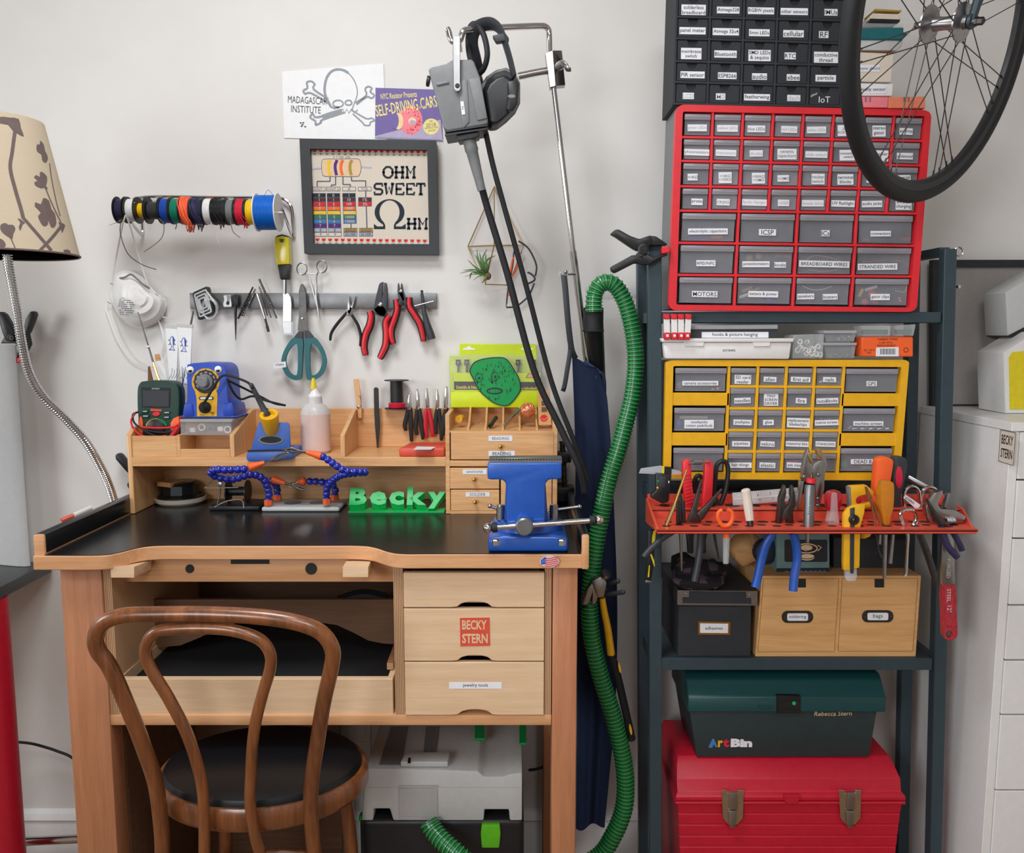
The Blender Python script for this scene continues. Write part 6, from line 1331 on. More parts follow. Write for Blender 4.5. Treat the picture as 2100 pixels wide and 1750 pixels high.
for yt, yb, ym in ((640, 662, 650), (1014, 1040, 1028), (1352, 1376, 1362)):
    za, zb2_ = Q(1640, yt, DF).z, Q(1640, yb, DF).z; tiers.append(za)
    b = B(); b.box((xs0(ym), DF-DW+.004, zb2_), (xs1(ym), DF-DW+.02, za), 0, .001, 1); b.box((xs0(ym), DK-DW, zb2_), (xs1(ym), DK-DW+.016, za)); b.box((xs0(ym)-.02, DF-DW+.028, zb2_), (xs0(ym), DK-DW, za)); b.box((xs1(ym), DF-DW+.028, zb2_), (xs1(ym)+.02, DK-DW, za))
    br = mk('shelf_frame', b, 'slate', su)
    b = B(); b.box((xs0(ym), DF-DW+.021, za-.004), (xs1(ym), DK-DW-.001, za-.001)); mk('mesh_panel', b, 'mesh_steel', br)
b = B(); zt5 = Q(1640, 505, DF).z
for x in (Q(1344, 510, DF).x, Q(1950, 510, DF).x):
    b = B(); b.box((x-.012, DF-DW+.028, zt5-.02), (x+.012, DK-DW, zt5)); mk('top_side_bar', b, 'slate', su)
b = B(); b.tube([Q(1966+9*math.cos(t*.5), 516+9*math.sin(t*.5), 1.96) for t in range(-3, 9)], .0022, 8); b.rod(Q(1963, 588, 1.962), Q(1968, 588, 1.955), .004); mk('side_hook', b, 'chrome', su)

mat('smoke_front', (150, 150, 156), .3, var=.06); 
glassy('drawer_clear', (168, 170, 178), .7, .14); glassy('drawer_lip', (178, 176, 182), .45, .2)
mat('drawer_dark', (62, 68, 75), .6, var=.25, scale=90)
def cab_drawer(root, q, d, labels, inside='drawer_dark', lip=.25, stuff=None):
    q = sub(q, .02, .03, .975, .97)
    b = B(); b.plate(sub(q, .0, lip*.7, .98, 1), d, .002, 0, .0006, 1)
    b.plate(sub(q, .03, lip, .97, .99), d+.022, .001, 2); b.plate(sub(q, .0, .97, .98, 1), d, .02, 1)
    b.plate(sub(q, 0, 0, 1, lip), d-.005, .008, 1, .0015, 2); b.plate(sub(q, .08, lip*.35, .92, lip*.55), d-.006, .002, 1)
    o = mk('drawer', b, ['drawer_clear', 'drawer_lip', inside], root)
    for t, r, inkm, ang in labels:
        b = B(); p = sub(q, *r); cx = sum(x for x, y in p)/4; cy = sum(y for x, y in p)/4; w = (p[1][0]-p[0][0]); h = p[3][1]-p[0][1]
        b.label(t, cx-w/2, cy-h/2, cx+w/2, cy+h/2, d-.0012, ang=ang); mk('label', b, ['label_paper', inkm], o)
    for m, kind, pts in (stuff or []):
        b = B()
        for p in pts:
            if kind == 'w': b.tube(cr([Q(*bil(q, u, v), d+.008) for u, v in p], 5), .0013, 5)
            elif kind == 'r': b.rod(Q(*bil(q, p[0], p[1]), d+.01), Q(*bil(q, p[2], p[3]), d+.008), .004, .004, 8)
            else: b.ball(Q(*bil(q, p[0], p[1]), d+.01), p[2], 0, 10, (1, .6, 1))
        mk('contents', b, m, o)
    return o
rl = random.Random(11)
# ---- red cabinet ----
rcab = thing('drawer_cabinet', 'red framed cabinet of clear labelled drawers on top of the shelf unit', 'drawer cabinet')
dc = 1.945
RC = [(1387, 214), (1911, 226), (1880, 640), (1371, 637)]
LY = [228.6, 281, 330, 382, 432, 498, 564, 625]; RY = [238, 289, 339.5, 388, 438, 504.5, 567.5, 631]
LX = [1400.5, 1399, 1398, 1396.5, 1395, 1391.5, 1389, 1387]; RX = [1897, 1892, 1888, 1884, 1879, 1876, 1871, 1866]
b = B()
def rnd(c, r, n=5): return [bil(c, u, v) for u, v in rrect(0, 0, 1, 1, r, n)]
RI = [(LX[0], LY[0]), (RX[0], RY[0]), (RX[7], RY[7]), (LX[7], LY[7])]
b.ring(PP(rnd(RC, .035), dc-.004), PP(rnd(RI, .008), dc-.004), (0, .02, 0))
for i in range(1, 7): b.prism(PP([(LX[i]-4, LY[i]-2.6), (RX[i]+4, RY[i]-2.6), (RX[i]+4, RY[i]+2.6), (LX[i]-4, LY[i]+2.6)], dc-.002), (0, .012, 0), 0, .0008, 1)
for i in range(7):
    nn = 8 if i < 4 else 4
    for k in range(1, nn):
        f_ = k/nn; t_, bt_ = (LX[i]+(RX[i]-LX[i])*f_, LY[i]+(RY[i]-LY[i])*f_), (LX[i+1]+(RX[i+1]-LX[i+1])*f_, LY[i+1]+(RY[i+1]-LY[i+1])*f_)
        b.prism(PP([(t_[0]-2.6, t_[1]), (t_[0]+2.6, t_[1]), (bt_[0]+2.6, bt_[1]), (bt_[0]-2.6, bt_[1])], dc-.001), (0, .012, 0), 0, .0008, 1)
mk('red_frame', b, 'red_plastic', rcab)
b = B(); RB = [(1389, 218), (1906, 229), (1876, 637), (1374, 634)]; P = PP(RB, dc+.018)
for i in range(4): b.prism([P[i], P[(i+1) % 4], P[(i+1) % 4]+V((0, .14, 0)), P[i]+V((0, .14, 0))], (0, 0, 0), 0, pts2=[p+(sum(P, V())/4-p)*.012 for p in (P[i], P[(i+1) % 4])]+[p+V((0, .14, 0))+(sum(P, V())/4-p)*.012 for p in (P[(i+1) % 4], P[i])])
b.prism([p+V((0, .14, 0)) for p in P], (0, .003, 0)); mk('case', b, 'grey_plastic', rcab)
T1 = [[('green LEDs', 2), ('yellow LEDs', 2), ('blue LEDs', 1), ('red LEDs', 2), ('white LEDs', 2), ('2020\nRGB LEDs', 1), ('stereo\ngator', 0), ('acorns', 0)],
      [('photoresistors', 1), ('transistors', 2), ('diodes', 2), ('ceramic\ncapacitors', 1), ('slide switch', 2), ('momentary\nswitch', 0), ('toggle/rocker\nswitch', 0), ('solenoid', 0)],
      [('<1K\u03a9', 0), ('<10K\u03a9\n<100K\u03a9', 1), ('<500K\u03a9\n<10M\u03a9', 1), ('>10M\u03a9', 1), ('rocker\nswitch', 1), ('terminal\nblocks', 0), ('relays', 0), ('special\nparts', 0)],
      [('proto', 0), ('CR2032', 1), ('lipoly charger', 2), ('LASER', 2), ('female wires', 2), ('UV flashlight', 0), ('audio jacks', 0), ('wireless\ncharging', 0)],
      [('electrolytic capacitors', 0), ('ICSP', 0), ('ICs', 0), ('connectors', 0)], [('RFID/NFC', 0), None, ('BREADBOARD WIRES', 0), ('STRANDED WIRE', 0)], [('MOTORS', 0), ('battery & power', 0), None, ('gator clips', 0)]]
INK = ['ink', 'ink_grey', 'ink_faint']  # paler inks imitate label text washed out by overexposure
BIG = {(4, 0): (.12, .55, .86, .77), (4, 1): (.34, .55, .66, .78), (4, 2): (.4, .56, .56, .78), (4, 3): (.22, .56, .6, .76), (5, 0): (.3, .54, .66, .76), (5, 2): (.02, .52, .96, .76), (5, 3): (.02, .6, .76, .84), (6, 0): (.24, .54, .72, .78), (6, 1): (.2, .52, .76, .76), (6, 3): (.3, .58, .66, .82)}
STF = {(4, 0): [('cobalt', 'r', [(.12, .9, .4, .88)]), ('orange_plastic', 'r', [(.55, .86, .76, .85)])], (4, 3): [('copper', 'r', [(.06, .92, .2, .9), (.8, .85, .95, .84)])],
       (5, 1): [('stitch_gold', 'b', [(.18, .45, .008), (.36, .38, .008)]), ('copper', 'r', [(.66, .34, .95, .36)])], (5, 2): [('hutch_wood', 'w', [[(.15, .5), (.3, .33), (.6, .4), (.9, .6)], [(.2, .85), (.5, .92), (.8, .8)]])], (5, 3): [('hose_green', 'w', [[(.05, .4), (.4, .45), (.9, .55)]]), ('red_plastic', 'w', [[(.1, .55), (.5, .48), (.85, .5), (.95, .7)]])],
       (6, 1): [('stitch_gold', 'r', [(.08, .55, .26, .38), (.2, .6, .4, .42)]), ('cobalt', 'b', [(.62, .86, .009)]), ('white_plastic', 'r', [(.03, .78, .2, .66)])], (6, 2): [('white_plastic', 'w', [[(.1, .3), (.3, .45), (.5, .42), (.65, .3)]]), ('dark_steel', 'b', [(.3, .85, .01), (.75, .85, .01)])],
       (6, 3): [('yellow_plastic', 'r', [(.08, .7, .14, .4)]), ('white_plastic', 'r', [(.18, .45, .4, .3)]), ('red_plastic', 'b', [(.32, .6, .01), (.2, .9, .008), (.4, .85, .008)]), ('teal', 'r', [(.55, .35, .8, .4)]), ('lemon', 'w', [[(.75, .45), (.93, .5), (.96, .25)]]), ('brass', 'b', [(.85, .75, .004), (.87, .85, .004)])]}
for i, row in enumerate(T1):
    for k, tx in enumerate(row):
        nn = len(row); g = lambda r, f_: (LX[r]+(RX[r]-LX[r])*f_, LY[r]+(RY[r]-LY[r])*f_)
        a_, b2_, c_, d_ = g(i, k/nn), g(i, (k+1)/nn), g(i+1, (k+1)/nn), g(i+1, k/nn); q = [(a_[0]+3, a_[1]+3), (b2_[0]-3, b2_[1]+3), (c_[0]-3, c_[1]-3), (d_[0]+3, d_[1]-3)]
        if i < 4:
            t, ik = tx; ln = len(t.split('\n')); w = min(.97, .16+.058*max(len(s) for s in t.split('\n'))); x0 = (1-w)*rl.uniform(.25, .75)
            lab = [(t, (x0, (.5 if ln == 1 else .40), x0+w, (.82 if ln == 1 else .93)), INK[ik], rl.uniform(-2, 1))]
            m_ = 'light_grey_plastic' if ik and rl.random() < .75 else 'drawer_dark'
        elif (i, k) == (5, 1): lab = [('potentiometers', (.06, .56, .57, .78), 'ink', 0), ('knobs', (.66, .58, .88, .79), 'ink', 0)]; m_ = 'drawer_dark'
        elif (i, k) == (6, 2): lab = [('speakers', (.02, .6, .34, .82), 'ink', 1), ('buzzers', (.5, .6, .78, .82), 'ink', 1)]; m_ = 'drawer_dark'
        else: lab = [(tx[0], BIG[(i, k)], 'ink', rl.uniform(-1.5, .5))]; m_ = 'drawer_dark'
        cab_drawer(rcab, q, dc+.004, lab, m_, .28 if i < 4 else .22, STF.get((i, k)))
# ---- yellow cabinet ----
ycab = thing('drawer_cabinet', 'yellow framed cabinet of clear labelled drawers on the middle shelf', 'drawer cabinet')
dy_ = 1.945; YC = [(1366, 739), (1865, 738), (1845, 986), (1360, 982)]; YI = [(1381, 751), (1849, 753), (1832, 971), (1376, 970)]
U = [0, .246, .373, .498, .622, .75, 1]; VV_ = [0, .19, .395, .60, .80, 1]
b = B(); b.ring(PP(rnd(YC, .03), dy_-.004), PP(rnd(YI, .008), dy_-.004), (0, .02, 0))
for u in U[1:-1]: t_, bt_ = bil(YI, u, 0), bil(YI, u, 1); b.prism(PP([(t_[0]-2.8, t_[1]-2), (t_[0]+2.8, t_[1]-2), (bt_[0]+2.8, bt_[1]+2), (bt_[0]-2.8, bt_[1]+2)], dy_-.002), (0, .012, 0), 0, .0008, 1)
for v in VV_[1:-1]: a_, c_ = bil(YI, U[1], v), bil(YI, U[5], v); b.prism(PP([(a_[0], a_[1]-2.8), (c_[0], c_[1]-2.8), (c_[0], c_[1]+2.8), (a_[0], a_[1]+2.8)], dy_-.001), (0, .012, 0), 0, .0008, 1)
for u0, u1 in ((0, U[1]), (U[5], 1)):
    for v0, v1 in ((.25, .37), (.625, .745)): b.plate(cell(YI, u0-.004, v0, u1+.004, v1), dy_-.002, .014, 0, .001, 1)
mk('yellow_frame', b, 'yellow_plastic', ycab)
b = B(); P = PP([(1368, 742), (1861, 741), (1842, 983), (1362, 979)], dy_+.018)
for i in range(4): b.prism([P[i], P[(i+1) % 4], P[(i+1) % 4]+V((0, .14, 0)), P[i]+V((0, .14, 0))], (0, 0, 0), 0, pts2=[p+(sum(P, V())/4-p)*.012 for p in (P[i], P[(i+1) % 4])]+[p+V((0, .14, 0))+(sum(P, V())/4-p)*.012 for p in (P[(i+1) % 4], P[i])])
b.prism([p+V((0, .14, 0)) for p in P], (0, .003, 0)); mk('case', b, 'dark_grey_plastic', ycab)
YT = [['SD card\nreader', 'allen', 'first aid', 'nails'], ['needles', 'TINY\nSCREW\nDRIVER', 'fire', 'nuts&bolts'], ['pushpins', 'glue', 'replacement\nblades/tips', 'coarse screws'], ['pipettes', 'velcro', 'masonry bits', 'STANDOFFS'], ['hair things', 'elastic', 'sm rivets', '']]
for r in range(5):
    for k in range(4):
        t = YT[r][k]; q = sub(cell(YI, U[1+k], VV_[r], U[2+k], VV_[r+1]), .05, .05, .95, .94); ln = t.count('\n')+1; w = min(.96, .16+.072*max(len(s) for s in t.split('\n'))); x0 = (1-w)*rl.uniform(.3, .7)
        lab = [(t, (x0, (.52 if ln == 1 else .42 if ln == 2 else .3), x0+w, (.82 if ln == 1 else .95)), 'ink', rl.uniform(-3, 2))] if t else []
        sf = {(0, 3): [('steel', 'r', [(.1, .85, .5, .6), (.3, .9, .8, .75), (.5, .6, .9, .85)])], (4, 2): [('red_plastic', 'r', [(.1, .45, .6, .45)]), ('blue_plastic', 'r', [(.65, .45, .9, .45)])], (2, 3): [('steel', 'b', [(.3, .45, .003), (.45, .5, .003), (.6, .47, .003)])], (3, 2): [('steel', 'r', [(.1, .45, .8, .5)])], (1, 2): [('copper', 'r', [(.3, .75, .7, .75)])]}.get((r, k))
        cab_drawer(ycab, q, dy_+.004, lab, 'drawer_dark', .3, sf)
for u0, u1, v0, v1, t, r, sf in ((0, U[1], 0, .245, 'camera accessories', (.14, .56, .84, .76), [('copper', 'b', [(.74, .92, .004), (.84, .9, .005)]), ('grey_plastic', 'b', [(.09, .75, .009)])]), (0, U[1], .375, .617, 'toothpicks\ncotton pads/buds', (.2, .52, .78, .9), [('linen', 'r', [(.1, .42, .65, .42)]), ('blue_plastic', 'b', [(.1, .7, .009)])]), (0, U[1], .75, .99, '', None, None),
                        (U[5], 1, 0, .245, 'GPS', (.4, .54, .6, .76), None), (U[5], 1, .375, .617, 'machine screws', (.2, .56, .78, .76), [('steel', 'r', [(.1+.08*i, .9, .17+.08*i, .78+.1*(i % 2)) for i in range(10)])]), (U[5], 1, .75, .99, 'DEAD BATT', (.2, .48, .86, .7), [('green_plastic', 'b', [(.08, .72, .009)]), ('stitch_gold', 'r', [(.4, .85, .6, .85)])])):
    q = sub(cell(YI, u0, v0, u1, v1), .02, .04, .98, .98)
    cab_drawer(ycab, q, dy_+.004, [(t, r, 'ink', 0)] if t else [], 'drawer_dark', .24, sf)
# ---- black cabinet on top ----
bcab = thing('drawer_cabinet', 'black cardboard drawer cabinet with notched labelled drawers above the red cabinet', 'drawer cabinet')
BXL = [1390, 1388, 1387, 1386, 1385, 1383.5, 1382]; BYL = [-55, -9, 34, 78, 125, 168, 212]; BXR = [1736, 1734, 1732, 1730, 1728, 1726, 1724]; BYR = [-48, -3, 42, 89, 134, 177, 218]
b = B(); P = PP([(1390, -60), (1737, -52), (1725, 221), (1381, 214)], 1.95)
P = PP([(1391, -58), (1740, -50), (1727, 221), (1382, 213.5)], 1.952)
b.prism(P, (0, .15, 0), 0, .001, 1)
for i in range(7): b.prism(PP([(BXL[i]-2, BYL[i]-2.2), (BXR[i]+2, BYR[i]-2.2), (BXR[i]+2, BYR[i]+2.2), (BXL[i]-2, BYL[i]+2.2)], 1.943), (0, .01, 0))
for k in range(6):
    f_ = k/5; t_ = (BXL[0]+(BXR[0]-BXL[0])*f_, BYL[0]+(BYR[0]-BYL[0])*f_); bt_ = (BXL[6]+(BXR[6]-BXL[6])*f_, BYL[6]+(BYR[6]-BYL[6])*f_)
    b.prism(PP([(t_[0]-2.2, t_[1]), (t_[0]+2.2, t_[1]), (bt_[0]+2.2, bt_[1]), (bt_[0]-2.2, bt_[1])], 1.9435), (0, .01, 0))
mat('black_card', (40, 43, 48), .7, var=.1); mk('cabinet_shell', b, 'black_card', bcab)
KT = [['', '', '', '', ''], ['solderless\nbreadboard', 'Atmega328', 'RGBW pixels', 'other sensors', 'IMUs'], ['panel meter', 'Atmega 32u4', '5mm LEDs', 'cellular', 'RF'], ['membrane\nswitch', 'Bluetooth', 'SMD LEDs\n& sequins', 'RTC', 'conductive\nthread'], ['PIR sensor', 'ESP8266', 'audio', 'xbee', 'particle'], ['LCD', 'M0', 'featherwing', 'dash', None]]
for r in range(6):
    for k in range(5):
        g = lambda i, f_: (BXL[i]+(BXR[i]-BXL[i])*f_, BYL[i]+(BYR[i]-BYL[i])*f_)
        q = [g(r, k/5), g(r, (k+1)/5), g(r+1, (k+1)/5), g(r+1, k/5)]; q = sub(q, .06, .08, .95, .94)
        pl = [bil(q, 0, 0), bil(q, .33, 0)]+[bil(q, .5-.17*math.cos(math.radians(a)), .34*math.sin(math.radians(a))) for a in range(18, 170, 18)]+[bil(q, .67, 0), bil(q, 1, 0), bil(q, 1, 1), bil(q, 0, 1)]
        b = B(); b.plate(pl, 1.9455, .004, 0, .0006, 1); b.plate(sub(q, .3, 0, .7, .4), 1.9503, .001, 1); o = mk('drawer', b, ['black_card', 'black_rubber'], bcab)
        t = KT[r][k]
        if t:
            ln = t.count('\n')+1; w = min(.92, .2+.062*max(len(s) for s in t.split('\n'))); x0 = (1-w)*rl.uniform(.3, .7); b = B(); p = sub(q, x0, .48 if ln == 1 else .4, x0+w, .82 if ln == 1 else .95)
            b.label(t, p[0][0], p[0][1], p[2][0], p[2][1], 1.9452, ang=-1); mk('label', b, ['label_paper', 'ink_faint' if t in ('LCD', 'M0', 'dash') else 'ink'], o)
        elif t is None:
            b = B(); b.tpx('IoT', *bil(q, .5, .7), 1.945, 22, 13, 0); b.tpx('other', *bil(q, .14, .42), 1.945, 15, 8, 0, 25); mk('hand_lettering', b, 'white_ink', o)
# ---- things beside the black cabinet, behind the wheel ----
def card(name, label, cat, px, d, th, m, txt=None, tm='ink', group=None, bev=.001):
    t = thing(name, label, cat, group); b = B(); b.plate(px, d, th, 0, bev, 1); mk('box_body', b, m, t)
    if txt:
        b = B(); b.label(txt[0], *txt[1], d-.0002); mk('label', b, ['label_paper', tm], t)
    return t
card('small_box', 'white box labelled humidity sensor on the red cabinet behind the wheel', 'box', [(1745, 170), (1832, 172), (1830, 197), (1745, 196)], 1.965, .08, 'white_plastic', ('humidity sensor', (1752, 176, 1818, 192)))
card('small_box', 'pale box with a worn label stacked under the teal tub behind the wheel', 'box', [(1745, 106), (1834, 110), (1828, 169), (1745, 167)], 1.965, .09, 'linen', ('wave shield', (1760, 133, 1805, 147)), 'ink_grey')
b = B(); b.plate([(1745, 100), (1832, 104), (1830, 109), (1745, 106)], 1.97, .08, 0); solo('dark_lid', b, 'chair_wood', 'dark brown strip under the teal tub behind the wheel', 'lid')
tt = thing('teal_tub', 'clear lunch tub with teal lid band on the stacked boxes behind the wheel', 'tub')
b = B(); b.plate([(1750, 60), (1854, 56), (1852, 92), (1840, 104), (1750, 103)], 1.965, .08, 0, .004, 2); mk('tub', b, 'light_grey_plastic', tt)
b = B(); b.plate([(1750, 58), (1854, 56), (1852, 82), (1750, 80)], 1.96, .09, 0, .002, 1); b.plate([(1852, 66), (1860, 68), (1858, 74), (1852, 76)], 1.97, .03); mk('lid_band', b, 'teal', tt)
b = B(); b.plate([(1750, 46), (1852, 48), (1854, 56), (1750, 58)], 1.962, .085, 0, .002, 1); mk('lid', b, 'clear', tt)
b = B(); b.plate([(1790, 27), (1848, 29), (1845, 43), (1783, 42)], 1.97, .05, 0, .001, 1); b.plate([(1785, 38), (1846, 40), (1845, 45), (1783, 44)], 1.968, .05, 1); solo('card_holder', b, ['linen', 'black_plastic'], 'small cream and black block on the teal tub', 'block')
b = B(); b.plate([(1795, 18), (1850, 21), (1848, 24), (1796, 22)], 1.975, .06, 0); solo('amber_strip', b, 'stitch_gold', 'thin amber strip on the cream block', 'strip')
for px, m, lab in (([(1745, 198), (1822, 199), (1821, 221), (1745, 220)], 'icing', 'pink eraser block on top of the red cabinet'), ([(1823, 199), (1897, 198), (1898, 222), (1822, 222)], 'coral_light', 'orange eraser block on the right end of the red cabinet')):
    if m not in MATS: mat(m, (240, 140, 104), .7)
    b = B(); b.plate(px, 1.955, .05, 0, .001, 1)
    for x in ((1774, 1783) if m == 'icing' else (1853, 1862)): b.plate([(x, 199), (x+3, 199), (x+3, 209), (x, 209)], 1.9545, .001, 1)
    solo('eraser_block', b, [m, 'ink_grey'], lab, 'eraser', 'eraser blocks')

# ---- things between the cabinets ----
DI = 1.935
t = thing('screw_box', 'white plastic lidded box marked screws on the yellow cabinet', 'box')
b = B(); b.plate([(1360, 702), (1624, 702), (1619, 737), (1364, 736)], DI, .1, 0, .004, 2); bb = mk('box_body', b, 'white_plastic', t)
b = B(); b.plate([(1356, 694), (1629, 694), (1627, 702), (1358, 702)], DI-.006, .112, 0, .002, 2); mk('lid', b, 'white_plastic', t)
for x0, x1 in ((1403, 1445), (1544, 1581)):
    b = B(); b.plate([(x0, 700), (x1, 700), (x1-2, 711), (x0+2, 711)], DI-.004, .006, 0, .001, 1); mk('clasp', b, 'white_plastic', t)
b = B(); b.tpx('screws', 1495, 719, DI-.0004, 25, 9, 0); mk('lettering', b, 'ink', bb)
t = card('hook_box', 'dark clear box labelled hooks and picture hanging on the white box', 'box', [(1410, 670), (1594, 668), (1592, 693), (1412, 693)], DI+.01, .08, 'dark_grey_plastic', ('hooks & picture hanging', (1439, 681, 1576, 693)))
b = B(); b.plate([(1408, 668), (1595, 666), (1595, 675), (1408, 676)], DI+.005, .09, 0, .001, 1); mk('lid', b, 'smoke', t)
for i, (x, a) in enumerate(((1362, 1), (1377, 0), (1391, 0), (1405, -4))):
    t = thing('mini_clamp', ['leftmost', 'second from left', 'third from left', 'rightmost'][i]+' of the four small red and white clamps on the white box', 'clamp', 'mini clamps')
    px = lambda y0, y1: rotpts([(x, y0), (x+12, y0), (x+12, y1), (x, y1)], x+6, 672, -a)
    b = B(); b.plate(px(654, 684), DI-.018, .008, 0, .0008, 1); mk('clamp_bar', b, 'white_plastic', t)
    b = B(); b.plate(px(644, 655), DI-.021, .014, 0, .002, 1); mk('top_jaw', b, 'red_plastic', t)
    b = B(); b.plate(px(682, 697), DI-.021, .014, 0, .002, 1); b.plate(rotpts([(x+4, 686), (x+9, 686), (x+9, 691), (x+4, 691)], x+6, 672, -a), DI-.0215, .001, 1); mk('bottom_jaw', b, ['red_plastic', 'label_paper'], t)
t = thing('clip_box', 'clear box of small white cable clips right of the white box', 'box')
b = B(); b.plate([(1628, 687), (1691, 685), (1688, 736), (1626, 736)], DI+.005, .07, 0, .002, 1); mk('box_body', b, 'clear', t)
for i in range(22):
    b = B(); x, y = rl.uniform(1634, 1682), rl.uniform(700, 731); b.tube(PP(arc(x, y, 4.5, rl.uniform(0, 360), rl.uniform(500, 620), 8), DI+.012+rl.random()*.02), .0022, 6); mk('cable_clip', b, 'white_plastic', t)
for y0, y1, lab in ((678, 702, 'upper dark clear box of screws in the middle of the gap'), (703, 736, 'lower dark clear box of screws under its twin')):
    t = thing('hardware_box', lab, 'box', 'stacked screw boxes'); b = B(); b.plate([(1691, y0+6), (1756, y0+6), (1752, y1), (1694, y1)], DI+.005, .06, 0, .002, 1); mk('box_body', b, 'clear', t)
    b = B(); b.plate([(1689, y0), (1758, y0), (1757, y0+6), (1690, y0+6)], DI+.001, .066, 0, .001, 1); mk('lid', b, 'smoke', t)
    b = B(); b.plate([(1693, y0+7), (1754, y0+7), (1751, y1-1), (1695, y1-1)], DI+.03, .03, 0); mk('dark_inside', b, 'drawer_dark', t)
    for i in range(9):
        b = B(); x, y = rl.uniform(1698, 1748), y1-rl.uniform(4, 10); b.rod(Q(x, y, DI+.012), Q(x+rl.uniform(-6, 6), y-rl.uniform(2, 7), DI+.016), .0022, .0014, 6); mk('screw', b, 'steel', t)
t = thing('hole_saw_box', 'orange carton with a barcode at the right end of the gap', 'box')
b = B(); b.plate([(1768, 692), (1873, 691), (1873, 732), (1767, 731)], DI, .07, 0, .002, 1); mk('carton', b, 'orange_plastic', t)
b = B(); b.plate([(1797, 713), (1843, 712), (1843, 731), (1796, 731)], DI-.0006, .0005, 1)
for i in range(15): stroke(b, [(1806+i*2.1, 715), (1806+i*2.1, 727)], .8+.5*(i % 3 == 0), DI-.001, 0)
b.tpx('CARBIDE TIPPED', 1820, 696, DI-.0005, 88, 4, 0); b.tpx('1-1/8" 4 PCS', 1817, 703, DI-.0005, 44, 4, 0); b.tpx('REPLACEMENT', 1818, 709, DI-.0005, 44, 4, 0); b.tpx('SET OF 4\nTIPS', 1782, 721, DI-.0005, 22, 9, 0); stroke(b, circ(1858, 718, 4.5, 4.5, 14), 1, DI-.0008, 0, True); mk('print', b, ['ink', 'label_paper'], t)
for px, lab in (([(1767, 668), (1828, 668), (1826, 690), (1768, 690)], 'green tinted clear box on the orange carton, left of its pair'), ([(1836, 668), (1879, 665), (1874, 690), (1838, 690)], 'small clear box on the orange carton at the right')):
    t = thing('clear_case', lab, 'box', 'clear cases on the orange carton'); b = B(); b.plate(px, DI+.005, .05, 0, .002, 1); mk('box_body', b, 'clear', t); b = B(); b.plate([(px[0][0]+5, 676), (px[1][0]-5, 676), (px[1][0]-6, 686), (px[0][0]+6, 686)], DI+.02, .02, 0, .002, 1); mk('tool_inside', b, 'dark_green', t)
# ---- clamp on the left post and clear tube behind ----
def c5(x, y): return (920+x*.2629, 360+y*.2629)
w5 = lambda pl: [c5(x, y) for x, y in pl]
spring_clamp('large black spring clamp gripping the left post of the shelf unit', [w5([(1262, 455), (1300, 420), (1330, 420), (1420, 470), (1490, 495), (1530, 480), (1580, 468), (1600, 520), (1560, 560), (1480, 590), (1440, 570), (1300, 475)]), w5([(1265, 712), (1430, 622), (1480, 618), (1560, 660), (1560, 700), (1500, 695), (1460, 680), (1300, 762), (1270, 745)])], None, [w5([(1530, 480), (1570, 468), (1620, 475), (1710, 535), (1700, 545), (1560, 545), (1520, 560)]), w5([(1560, 700), (1660, 640), (1715, 620), (1700, 605), (1600, 640), (1540, 600), (1500, 620)])], 1.925, [(w5([(1662, 560), (1722, 548), (1730, 600), (1668, 612)]), 'red_plastic')], c5(1517, 578), .0125, .025)
t = thing('clear_tube', 'horizontal clear tube with an orange end beside the left shelf post', 'tube')
b = B(); b.rod(Q(1201, 603, 2.16), Q(1320, 601, 2.16), .0165, .0165, 20); mk('tube_body', b, 'clear', t)
b = B(); b.rod(Q(1320, 601, 2.16), Q(1332, 601, 2.16), .0175, .0175, 20); mk('end_cap', b, 'orange_plastic', t)

# ================= bottom shelves =================
def c7b(x, y): return (1320+x*.3048, 1120+y*.3048)
w7 = lambda pl: [c7b(x, y) for x, y in pl]
DBx = 1.965; zsh = tiers[2]
t = thing('storage_box', 'black storage box with metal lid corners and a label reading adhesives', 'box')
P0 = PP(w7([(236, 402), (724, 402), (720, 742), (228, 742)]), DBx)
b = B(); b.prism([P0[0], P0[1], V((P0[2].x, P0[2].y, zsh)), V((P0[3].x, P0[3].y, zsh))], (0, .22, 0), 0, .002, 1); mk('box_body', b, 'black_card', t)
P1 = PP(w7([(228, 300), (766, 306), (766, 400), (228, 396)]), DBx-.008)
b = B(); b.prism(P1, (0, .25, 0), 0, .002, 1); ld = mk('lid', b, 'black_card', t)
b = B(); b.plate(w7([(228, 386), (766, 390), (766, 402), (228, 398)]), DBx-.009, .002)
for pl in ([(226, 298), (306, 298), (306, 345), (262, 345), (262, 392), (226, 392)], [(766, 304), (690, 304), (690, 350), (724, 350), (724, 398), (766, 398)]): b.plate(w7(pl), DBx-.0095, .003, 0, .0005, 1)
b.prism(P3([(*c7b(228, 299), DBx-.009), (*c7b(766, 305), DBx-.009), (*c7b(766, 309), DBx-.009), (*c7b(228, 303), DBx-.009)]), (0, .004, 0))
for x, y in ((285, 322), (712, 328)): b.ball(Q(*c7b(x, y), DBx-.0095), .0028, 0, 8)
mk('metal_corners', b, 'steel', ld, 'steel corner plates')
b = B(); b.ring(PP(w7([(366, 508), (584, 512), (582, 600), (366, 598)]), DBx-.003), PP(w7([(378, 520), (570, 523), (568, 588), (378, 586)]), DBx-.003), (0, .003, 0)); lh = mk('label_holder', b, 'brass', t, 'brass label frame')
b = B(); b.label('adhesives', *c7b(376, 519), *c7b(571, 588), DBx-.0006, pad=.62); mk('label', b, ['label_paper', 'ink'], lh)
